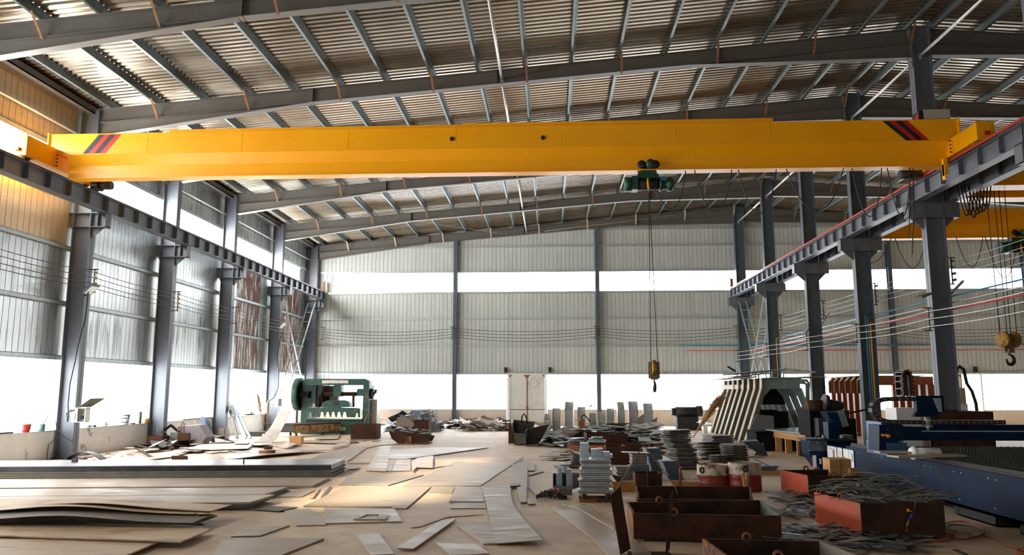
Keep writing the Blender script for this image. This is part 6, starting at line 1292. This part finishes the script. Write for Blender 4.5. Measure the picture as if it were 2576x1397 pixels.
# things along the end wall on the second half
p = GY(1725, 1034, 42); m = M(); m.cyl((p.x-.55, 42, .95), (p.x+.55, 42, .95), .26, n=18); m.box(p.x-.5, p.x+.6, 41.7, 42.3, .02, .7); m.cyl((p.x-.75, 42, .95), (p.x-.55, 42, .95), .2, n=14); m.cyl((p.x+.55, 42, .98), (p.x+.85, 42, .98), .28, n=16); one('electric_motor', m, MT['iron'], 'dark electric motor on a stand before the end wall', 'motor')
p = G(1703, 1074); m = M(); m.lathe([(0, 0), (.14, 0), (.15, .42), (.13, .42), (.12, .05)], (p.x, p.y, 0), 'z', 18); one('paint_can', m, MT['tealp'], 'tall blue and white tin before the end wall', 'tin')
p = G(1748, 1082); m = M(); m.ob((p.x, p.y, .14), (.6, .4, .12)); m.ob((p.x, p.y, .05), (.65, .5, .08)); one('timber_stack', m, MT['wood'], 'short stack of timber before the end wall', 'timber')
m = M(); a, b = G(1725, 1072), G(1790, 1090); m.bar(a+Vector((0,0,.45)), b+Vector((0,0,.4)), .5, .03); m.bar(a+Vector((.2,0,.0)), a+Vector((.2,0,.44)), .2, .2, (0,1,0)); m.bar(b+Vector((-.3,0,.0)), b+Vector((-.3,0,.39)), .2, .2, (0,1,0)); one('low_bench', m, MT['plaster'], 'low pale bench running towards the portal frames', 'bench')
# straw broom leaning on the portal frames
t = thing('straw_broom', 'long straw broom leaning head up against the portal frames', 'broom', G(1744, 1102)); a = G(1744, 1102); a.z = .04; b = GY(1800, 1014, 31.5)
m = M(); m.cyl(a, a.lerp(b, .35), .025, n=8); part(t, 'handle', m, MT['hose'])
m = M(); m.tube([a.lerp(b, .2), a.lerp(b, .45), a.lerp(b, .75), a.lerp(b, .95)], [.04, .07, .11, .08], 10); rr = random.Random(3); hd = part(t, 'broom_head', m, MT['straw']); m = M()
for k in range(150):
    s = a.lerp(b, .25+.5*rr.random()); e = a.lerp(b, .95+.35*rr.random())+Vector((rr.gauss(.05, .13), rr.gauss(0, .13), rr.gauss(0, .08))); m.tube([s+Vector((rr.gauss(0,.05), rr.gauss(0,.05), 0)), e], .008, 3)
o = part(t, 'broom_twigs', m, MT['straw']); o['kind'] = 'stuff'
# ================================================================== ALONG THE WINDOW WALL
sl = .856; sx = -15.02
def sill(px, py): p = GX(px, py, sx); return Vector((sx, p.y, sl))
p = sill(65, 1080); t = thing('paint_bucket', 'red plastic bucket on the window sill', 'bucket', p); m = M(); m.lathe([(0, 0), (.1, 0), (.13, .2), (.145, .21), (.145, .225), (.125, .225), (.1, .02)], p, 'z', 20); part(t, 'body', m, MT['redpl'])
m = M(); m.tube([p+Vector((0, -.14, .19)), p+Vector((.12, -.08, .1)), p+Vector((.12, .08, .1)), p+Vector((0, .14, .19))], .005, 5); part(t, 'handle', m, MT['iron'])
p = sill(104, 1077); t = thing('paint_tin', 'grey paint tin with a brush on the window sill', 'tin', p); m = M(); m.lathe([(0, 0), (.095, 0), (.1, .2), (.09, .2), (.085, .02)], p, 'z', 20); part(t, 'body', m, MT['tealp'])
m = M(); m.bar(p+Vector((0, -.02, .08)), p+Vector((.03, .22, .5)), .05, .025); one('paint_brush', m, MT['cuts'], 'flat paint brush standing in the grey tin', 'brush')
p = sill(313, 1066); t = thing('paint_bucket', 'white and blue paint bucket on the window sill', 'bucket', p); m = M(); m.lathe([(0, 0), (.14, 0), (.16, .3), (.175, .31), (.175, .34), (.15, .34), (.13, .02)], p, 'z', 24); part(t, 'body', m, MT['white'])
m = M(); m.lathe([(.153, .2), (.157, .24)], p, 'z', 24); m.lathe([(.143, .05), (.147, .1)], p, 'z', 24); part(t, 'printed_band', m, MT['cutter'] if 'cutter' in MT else MT['blue'])
m = M(); m.lathe([(.16, .3), (.178, .312), (.178, .342), (.16, .345), (0, .335)], p, 'z', 24); m.ob(p+Vector((.15, -.02, .26)), (.02, .12, .1)); part(t, 'paint_runs', m, MT['cutb'])
p = sill(352, 1062); m = M(); m.lathe([(.04, 0), (.05, 0), (.05, .42), (.04, .42), (.04, 0)], p, 'z', 14); one('pipe_piece', m, MT['iron'], 'dark upright pipe piece on the sill beside the helmet', 'pipe')
p = sill(368, 1060); t = thing('safety_helmet', 'worn ochre safety helmet on the window sill', 'helmet', p); m = M(); m.lathe([(.17, 0), (.165, .06), (.14, .13), (.08, .18), (0, .195)], p, 'z', 20); m.lathe([(0, .2), (.02, .2)], p, 'z', 6); part(t, 'shell', m, MT['helmet']); m = M(); m.ob(p+Vector((.05, .2, .02)), (.2, .12, .015), (.2, 0, 0)); part(t, 'peak', m, MT['helmet'])
p = sill(232, 1067); m = M(); m.cyl(p+Vector((0, -.15, .03)), p+Vector((0, .15, .03)), .02, n=8)
for s in (-1, 1): m.cyl(p+Vector((0, s*.13, .03)), p+Vector((0, s*.2, .03)), .035, n=10)
one('pipe_fitting', m, MT['iron'], 'small dark pipe fitting with two round ends on the sill', 'fitting')
p = sill(266, 1066); m = M(); rr = random.Random(9)
for k in range(8): m.ob(p+Vector((rr.uniform(-.05, .05), rr.uniform(-.1, .1), .03+.02*k)), (.08, .1, .05), (rr.random(), rr.random(), rr.random()))
one('cloth_scrap', m, MT['plaster'], 'crumpled pale rag on the window sill', 'rag', None, 'stuff')
for k, (px, py, w, lab) in enumerate(((10, 1085, .6, 'flat dark strip at the near end of the sill'), (333, 1062, .2, 'flat dark box on the sill beside the bucket'), (480, 1058, 1.6, 'long thin plates lying on the sill beyond the helmet'), (520, 1050, 1.2, 'pale offcuts on the sill by the leaning strips'))):
    p = sill(px, py); m = M(); m.ob(p+Vector((0, 0, .02)), (.12, w, .04)); one('sill_strip', m, MT['iron' if k < 2 else 'cuts'], lab, 'strip', 'strips on the sill')
p = sill(538, 1052); m = M(); m.ob(p+Vector((0, 0, .12)), (.1, .1, .24)); one('timber_block', m, MT['wood'], 'small upright timber block on the sill behind the column with strips', 'block')
p = sill(632, 1042); m = M(); m.lathe([(0, 0), (.04, 0), (.04, .12), (.018, .18), (.015, .26), (0, .26)], p, 'z', 12); one('glass_bottle', m, MT['glass'], 'small amber bottle on the sill near the reed brooms', 'bottle'); m = M(); m.ob(p+Vector((0, -.2, .03)), (.14, .9, .06)); one('sill_strip', m, MT['rust'], 'rusty offcuts on the sill beside the amber bottle', 'strip', 'strips on the sill')
# switch box on the column
cy = 22.95; t = thing('switch_box', 'open grey switch box with raised lid on the window wall column', 'box', (XL+.45, cy, 1.2)); a, b = GY(180, 1063, cy), GY(217, 1026, cy)
m = M(); m.box(a.x, a.x+.02, cy-.02, cy+.22, a.z, b.z); m.box(b.x-.02, b.x, cy-.02, cy+.22, a.z, b.z); m.box(a.x, b.x, cy-.02, cy+.22, b.z-.02, b.z); m.box(a.x, b.x, cy-.02, cy+.22, a.z, a.z+.02); m.box(a.x, b.x, cy+.2, cy+.22, a.z, b.z); m.box(a.x, a.x+.18, cy-.03, cy-.02, a.z, b.z); part(t, 'case', m, MT['white'])
m = M(); m.prism([(a.x+.18, cy-.02, b.z+.01), (b.x, cy+.25, b.z+.01), (b.x+.42, cy+.25, b.z+.27), (a.x+.18+.36, cy-.02, b.z+.26)], (0, .0, .012)); part(t, 'lid', m, MT['cutd'])
m = M(); m.ob((a.x+.3, cy+.14, b.z-.13), (.16, .1, .12)); m.ob((a.x+.24, cy+.14, a.z+.14), (.06, .08, .1)); m.ob((a.x+.33, cy+.14, a.z+.16), (.06, .08, .1)); part(t, 'breaker', m, MT['black'])
m = M(); m.ob((a.x+.09, cy-.05, a.z+.17), (.06, .03, .2), (0, .1, 0)); part(t, 'socket_strip', m, MT['paper']); m = M(); m.cyl((a.x+.1, cy-.06, b.z-.06), (a.x+.02, cy-.1, b.z-.12), .02, n=8); part(t, 'plug', m, MT['black'])
m = M(); y = 22.9; m.tube([GY(*p, y) for p in ((222, 735), (215, 800), (196, 872), (190, 905), (176, 965), (171, 1020), (173, 1050), (170, 1062), (168, 1040), (180, 1032))], .016, 6); one('black_cable', m, MT['rubber'], 'black cable running down the column to the switch box', 'cable', 'cables on the window wall')
m = M(); y = 22.6; m.tube([GY(*p, y) for p in ((140, 1060), (143, 1080), (138, 1105), (122, 1120), (118, 1150), (121, 1162))], .01, 6); one('black_cable', m, MT['rubber'], 'thin black cable hanging over the low wall before the column', 'cable', 'cables on the window wall')
m = M(); m.tube([GY(*p, 22.8) for p in ((136, 1078), (150, 1085), (155, 1095), (182, 1112), (183, 1104))], .01, 6); one('black_cable', m, MT['rubber'], 'thin black cable from the sill to the column edge', 'cable', 'cables on the window wall')
m = M(); y = 40.0; m.tube([GY(*p, y) for p in ((706, 845), (697, 900), (702, 935), (700, 975), (690, 1000), (677, 1010))], .02, 6); one('black_cable', m, MT['rubber'], 'black cable looping down the column by the lattice brace', 'cable', 'cables on the window wall')
t = thing('switch_box', 'small open switch box on a post by the lattice brace', 'box', (GY(700, 1000, 40).x, 40, 1)); a, b = GY(691, 1024, 40), GY(709, 1002, 40); m = M(); m.box(a.x, b.x, 40, 40.2, a.z, b.z); part(t, 'case', m, MT['white']); m = M(); m.box(a.x+.18, b.x-.01, 39.99, 40.0, a.z+.03, b.z-.03); part(t, 'opening', m, MT['black']); m = M(); c = GY(706, 980, 40); m.box(a.x+.2, b.x, 40.1, 40.12, b.z, c.z); part(t, 'lid', m, MT['cuts']); m = M(); m.box(a.x+.15, a.x+.21, 40.1, 40.16, 0, a.z); part(t, 'post', m, MT['steel'])
# boxes, plates and strips along the low wall
obox(371, 409, 27.6, .01, .42, .5, 'rust', 'rusty_box', 'low rusty box against the foot of the column beside the helmet')
obox(427, 448, 28.2, .01, .52, .1, 'cutd', 'box_panel', 'dark upright panel among the boxes along the low wall', 0, 'panel')
obox(446, 476, 27.9, .01, .52, .1, 'rust', 'box_panel', 'rusty square panel in front of the grey casing', 0, 'panel')
y = 29.0; P = [GY(*p, y) for p in ((446, 1075), (462, 1072), (500, 1070), (519, 1100), (503, 1122), (474, 1124), (462, 1105))]; m = M(); m.prism([(p.x, y, max(.02, p.z)) for p in P], (0, .7, 0)); one('sheet_casing', m, mat('casing_mauve', '#7c7376', '#8a8082', rough=.5), 'large tilted mauve grey sheet casing along the low wall', 'casing')
t = thing('angle_frame', 'dark angle iron frame leaning over the boxes by the column', 'frame', GY(430, 1100, 28.6)); y = 28.6
for a, b in (((408, 1088), (430, 1070)), ((430, 1070), (462, 1098)), ((408, 1088), (440, 1112)), ((440, 1112), (462, 1098))): m = M(); m.bar(GY(*a, y), GY(*b, y), .07, .09, (0, 1, 0)); part(t, 'frame_bar', m, MT['dark'])
m = M(); y = 28.4; m.bar(GY(392, 1110, y), GY(398, 1078, y), .03, .05, (0,1,0)); one('wood_stick', m, MT['cuts'], 'stick standing in the low rusty box', 'stick')
m = M(); m.tube([GY(*p, 28.3) for p in ((440, 1095), (452, 1080), (460, 1061), (463, 1065), (463, 1100))], .018, 6); one('bent_bar', m, MT['rustbar'], 'thin brown bar bent over the sheet casing', 'bar')
obox(410, 428, 28.0, .12, .25, .2, 'white', 'paper_carton', 'small white carton with printing among the boxes', 0, 'carton')
for k, (pts, lab) in enumerate((([(503, 1058), (506, 1047), (515, 1050), (535, 1105), (530, 1115), (522, 1113)], 'pointed grey plate with a slot leaning on the low wall'), ([(518, 1060), (522, 1053), (530, 1064), (549, 1112), (540, 1113), (530, 1095)], 'second pointed grey plate with a slot leaning on the low wall'))):
    y = 30.6+.2*k; P = [GY(*p, y) for p in pts]; m = M(); m.prism([(p.x, y-.3*(1-p.z), max(.02, p.z)) for p in P], (.0, .02, 0)); o = one('slotted_plate', m, MT['cutb'], lab, 'plate', 'slotted plates leaning on the low wall')
m = M(); m.tube([GY(*p, 30.2) for p in ((487, 1057), (502, 1075), (525, 1098), (541, 1114))], .02, 6); one('bent_bar', m, MT['cuts'], 'long thin bar slanting past the slotted plates', 'bar')
y = 34; P = [GY(*p, y) for p in ((545, 1108), (550, 1078), (576, 1079), (575, 1106))]; m = M(); m.prism([(p.x, y, max(.02, p.z)) for p in P], (0, .03, 0)); one('standing_plate', m, MT['cuts'], 'plain brown plate standing against the column with strips', 'plate')
for k, (a, b, w, mt, lab) in enumerate((((597, 1102), (573, 1012), .12, 'dplate', 'dark steel strip leaning on the column, nearest to it'), ((618, 1104), (581, 1021), .16, 'silver', 'broad bright steel strip leaning in the window bay'), ((630, 1101), (591, 1021), .12, 'silver', 'narrow bright steel strip leaning in the window bay'))):
    A, B = GY(*a, 33.2), GY(*b, 34.6); A.z = .02; m = M(); m.bar(A, B, w, .05, (0, 1, 0)); one('leaning_strip', m, MT[mt], lab, 'strip', 'steel strips leaning by the column')
for k, (a, b, lab) in enumerate((((668, 1068), (646, 990), 'tall reed broom leaning in the window bay'), ((672, 1066), (674, 1008), 'bushy reed broom leaning against the column'))):
    A, B = GY(*a, 36.5+k), GY(*b, 37.0+k); t = thing('reed_broom', lab, 'broom', A, 'reed brooms'); A = A.copy(); A.z = .03
    m = M(); m.cyl(A, A.lerp(B, .55), .02, n=6); part(t, 'handle', m, MT['rustl']); m = M(); C_ = A.lerp(B, .55); m.tube([C_, C_.lerp(B, .4)+Vector((-.02, 0, 0)), C_.lerp(B, .8), B], [.05, .1, .08, .02], 8); part(t, 'plume', m, MT['plume'])
m = M(); m.cyl(GY(668, 1066, 36.2), GY(652, 1015, 36.7), .02, n=6); one('wood_stick', m, MT['rustl'], 'brown stick leaning between the reed brooms', 'stick')
p = G(660, 1082); m = M(); m.lathe([(0, 0), (.15, 0), (.16, .4), (.14, .4), (.13, .03)], (p.x-.2, p.y-1, 0), 'z', 18); one('paint_can', m, MT['tealp'], 'teal tin on the floor by the reed brooms', 'tin')
for k in range(3): m = M(); p = G(630+8*k, 1098); m.ob((p.x, p.y, .06+.1*(k == 2)), (.7, .25, .1)); one('steel_profile', m, MT['cutd'], ['short dark profile on the floor behind the curled strip', 'second short dark profile behind the curled strip', 'raised short profile behind the curled strip'][k], 'profile', 'short profiles by the brooms')
# boxes round the shear
obox(882, 946, 33.2, .01, .62, .9, 'rust', 'rusty_box', 'big rusty sheet box in front of the shear')
t = thing('plate_box', 'rusty tilted plate box full of offcuts on the open floor', 'box', G(1020, 1115)); y = 30.2
P = [GY(*p, y) for p in ((978, 1086), (1085, 1100), (1078, 1114), (1000, 1115), (986, 1105))]; m = M(); m.prism([(p.x, y, max(.02, p.z)) for p in P], (0, .03, 0)); part(t, 'front_wall', m, MT['rust']); P2_ = [(p.x, y+.9, max(.02, p.z)) for p in P]; m = M(); m.prism(P2_, (0, .03, 0)); part(t, 'back_wall', m, MT['rust']); m = M(); m.box(P[3].x, P[2].x, y, y+.9, .01, .03); part(t, 'base_plate', m, MT['rust']); m = M(); q = GY(1018, 1098, y); m.box(q.x, q.x+.28, y-.06, y-.01, 0, q.z); part(t, 'stiffener', m, MT['rustl'])
c = G(1030, 1112); heap(lambda u, v: (c.x-.9+1.8*u, c.y+.15+.8*v), 22, .25, .7, (.3, .8), lambda u, v: .5, ['dplate', 'cutd', 'iron'], 'steel_offcut', 'dark offcut lying in the tilted plate box', 'offcuts in the tilted plate box', tilt=.2, seed=31)
obox(1040, 1078, 34.5, .01, .75, .8, 'rust', 'rusty_box', 'rusty box behind the tilted plate box')
for k, (pts, mt, lab) in enumerate((([(994, 1074), (1000, 1050), (1030, 1056), (1045, 1075)], 'cuts', 'mauve box side leaning in the heap at the end wall'), ([(1026, 1060), (1027, 1045), (1050, 1044), (1050, 1060)], 'cuts', 'square mauve panel in the heap at the end wall'), ([(1076, 1033), (1079, 1033), (1088, 1062), (1082, 1063)], 'platew', 'pale narrow panel leaning at the heap by the end wall'))):
    y = 38+k; P = [GY(*p, y) for p in pts]; m = M(); m.prism([(p.x, y, max(.02, p.z)) for p in P], (0, .05, 0)); one('standing_plate', m, MT[mt], lab, 'plate', 'plates in the heap at the end wall')
rr = random.Random(77); c = GY(1068, 1060, 39.5); m = M()
for k in range(120): a = Vector((c.x+rr.gauss(0, .3), 39.5+rr.gauss(0, .25), .1+rr.random()*.9)); d = Vector((rr.gauss(0, .25), rr.gauss(0, .2), rr.gauss(.1, .2))); m.tube([a, a+d], .012, 4)
one('swarf_heap', m, MT['cutb'], 'bristling dark heap of swarf and wire at the end wall', 'scrap', None, 'stuff')
obox(728, 758, 29.5, .02, .32, .3, 'wood', 'wooden_crate', 'small wooden crate in front of the feed table', 0, 'crate')
m = M(); p = G(668, 1140, .1); m.lathe([(.03, 0), (.045, 0), (.045, .5), (.03, .5), (.03, 0)], (p.x-.2, p.y, .14), 'x', 12); one('pipe_piece', m, MT['rustl'], 'short rusty pipe lying on the broad pale sheet', 'pipe'); m = M(); p = G(675, 1130, .1); m.ob((p.x, p.y, .14), (.22, .2, .1)); one('steel_block', m, MT['rust'], 'dark rusty block beside the short rusty pipe', 'block')
m = M(); p = G(456, 1160, .05); m.ob((p.x, p.y-.1, .12), (.45, .05, .16), (.4, 0, 0)); one('steel_block', m, MT['rust'], 'brown angle piece just behind the thick bundle', 'block')
m = M(); m.bar(G(345, 1130, .15), G(384, 1152, .02), .1, .02); one('steel_strip', m, MT['rust'], 'rusty strip propped on the rubble by the low wall', 'strip')
m = M(); m.sheet(lambda u, v: (G(160, 1158).x+1.1*u, G(160, 1158).y+.35*v, .03+.2*math.sin(PI*u)), 12, 2, .02); one('bent_sheet', m, MT['iron'], 'dark arched strip at the foot of the switch box column', 'sheet')
m = M(); y = 35.8; m.tube([GY(*p, y) for p in ((912, 1080), (918, 1058), (928, 1038), (935, 1045), (938, 1068))], .03, 6); one('bent_bar', m, MT['rustbar'], 'bent bar arching over the big rusty sheet box', 'bar')
heap(quad((890,1088),(960,1088),(965,1080),(900,1080)), 14, .3, .8, (.2, .5), lambda u, v: .7, ['cutb','cuts','iron'], 'steel_offcut', 'strip offcut sticking out of the big rusty sheet box', 'offcuts in the rusty sheet box', tilt=.4, seed=33)
# ================================================================== daylight and camera
w = bpy.data.worlds.new('World'); SC.world = w; w.use_nodes = True
bg = w.node_tree.nodes['Background']; bg.inputs[0].default_value = (.86, .93, 1, 1); bg.inputs[1].default_value = 0.9
sun = bpy.data.lights.new('sun', 'SUN'); so = bpy.data.objects.new('sun', sun); COL.objects.link(so); so.location = (-30, 10, 25)
so.rotation_euler = Vector((12, 6.3, -9.0)).to_track_quat('-Z', 'Y').to_euler(); sun.energy = 17; sun.angle = math.radians(5); sun.color = (1, .86, .62)
cam = bpy.data.cameras.new('camera'); co = bpy.data.objects.new('camera', cam); COL.objects.link(co); SC.camera = co
cam.sensor_width = 36; cam.sensor_fit = 'HORIZONTAL'; cam.lens = FPX/2576*36; cam.clip_end = 200
R = Matrix((RT, UP, -FW)).transposed(); co.matrix_world = Matrix.Translation(C0) @ R.to_4x4()
SC.view_settings.view_transform = 'Standard'; SC.view_settings.look = 'None'; SC.view_settings.exposure = 1.15; SC.view_settings.gamma = 1.0
SC.view_settings.use_curve_mapping = False
SC.cycles.use_denoising = True
SC.cycles.max_bounces = 7; SC.cycles.diffuse_bounces = 5; SC.cycles.glossy_bounces = 4; SC.cycles.sample_clamp_indirect = 6
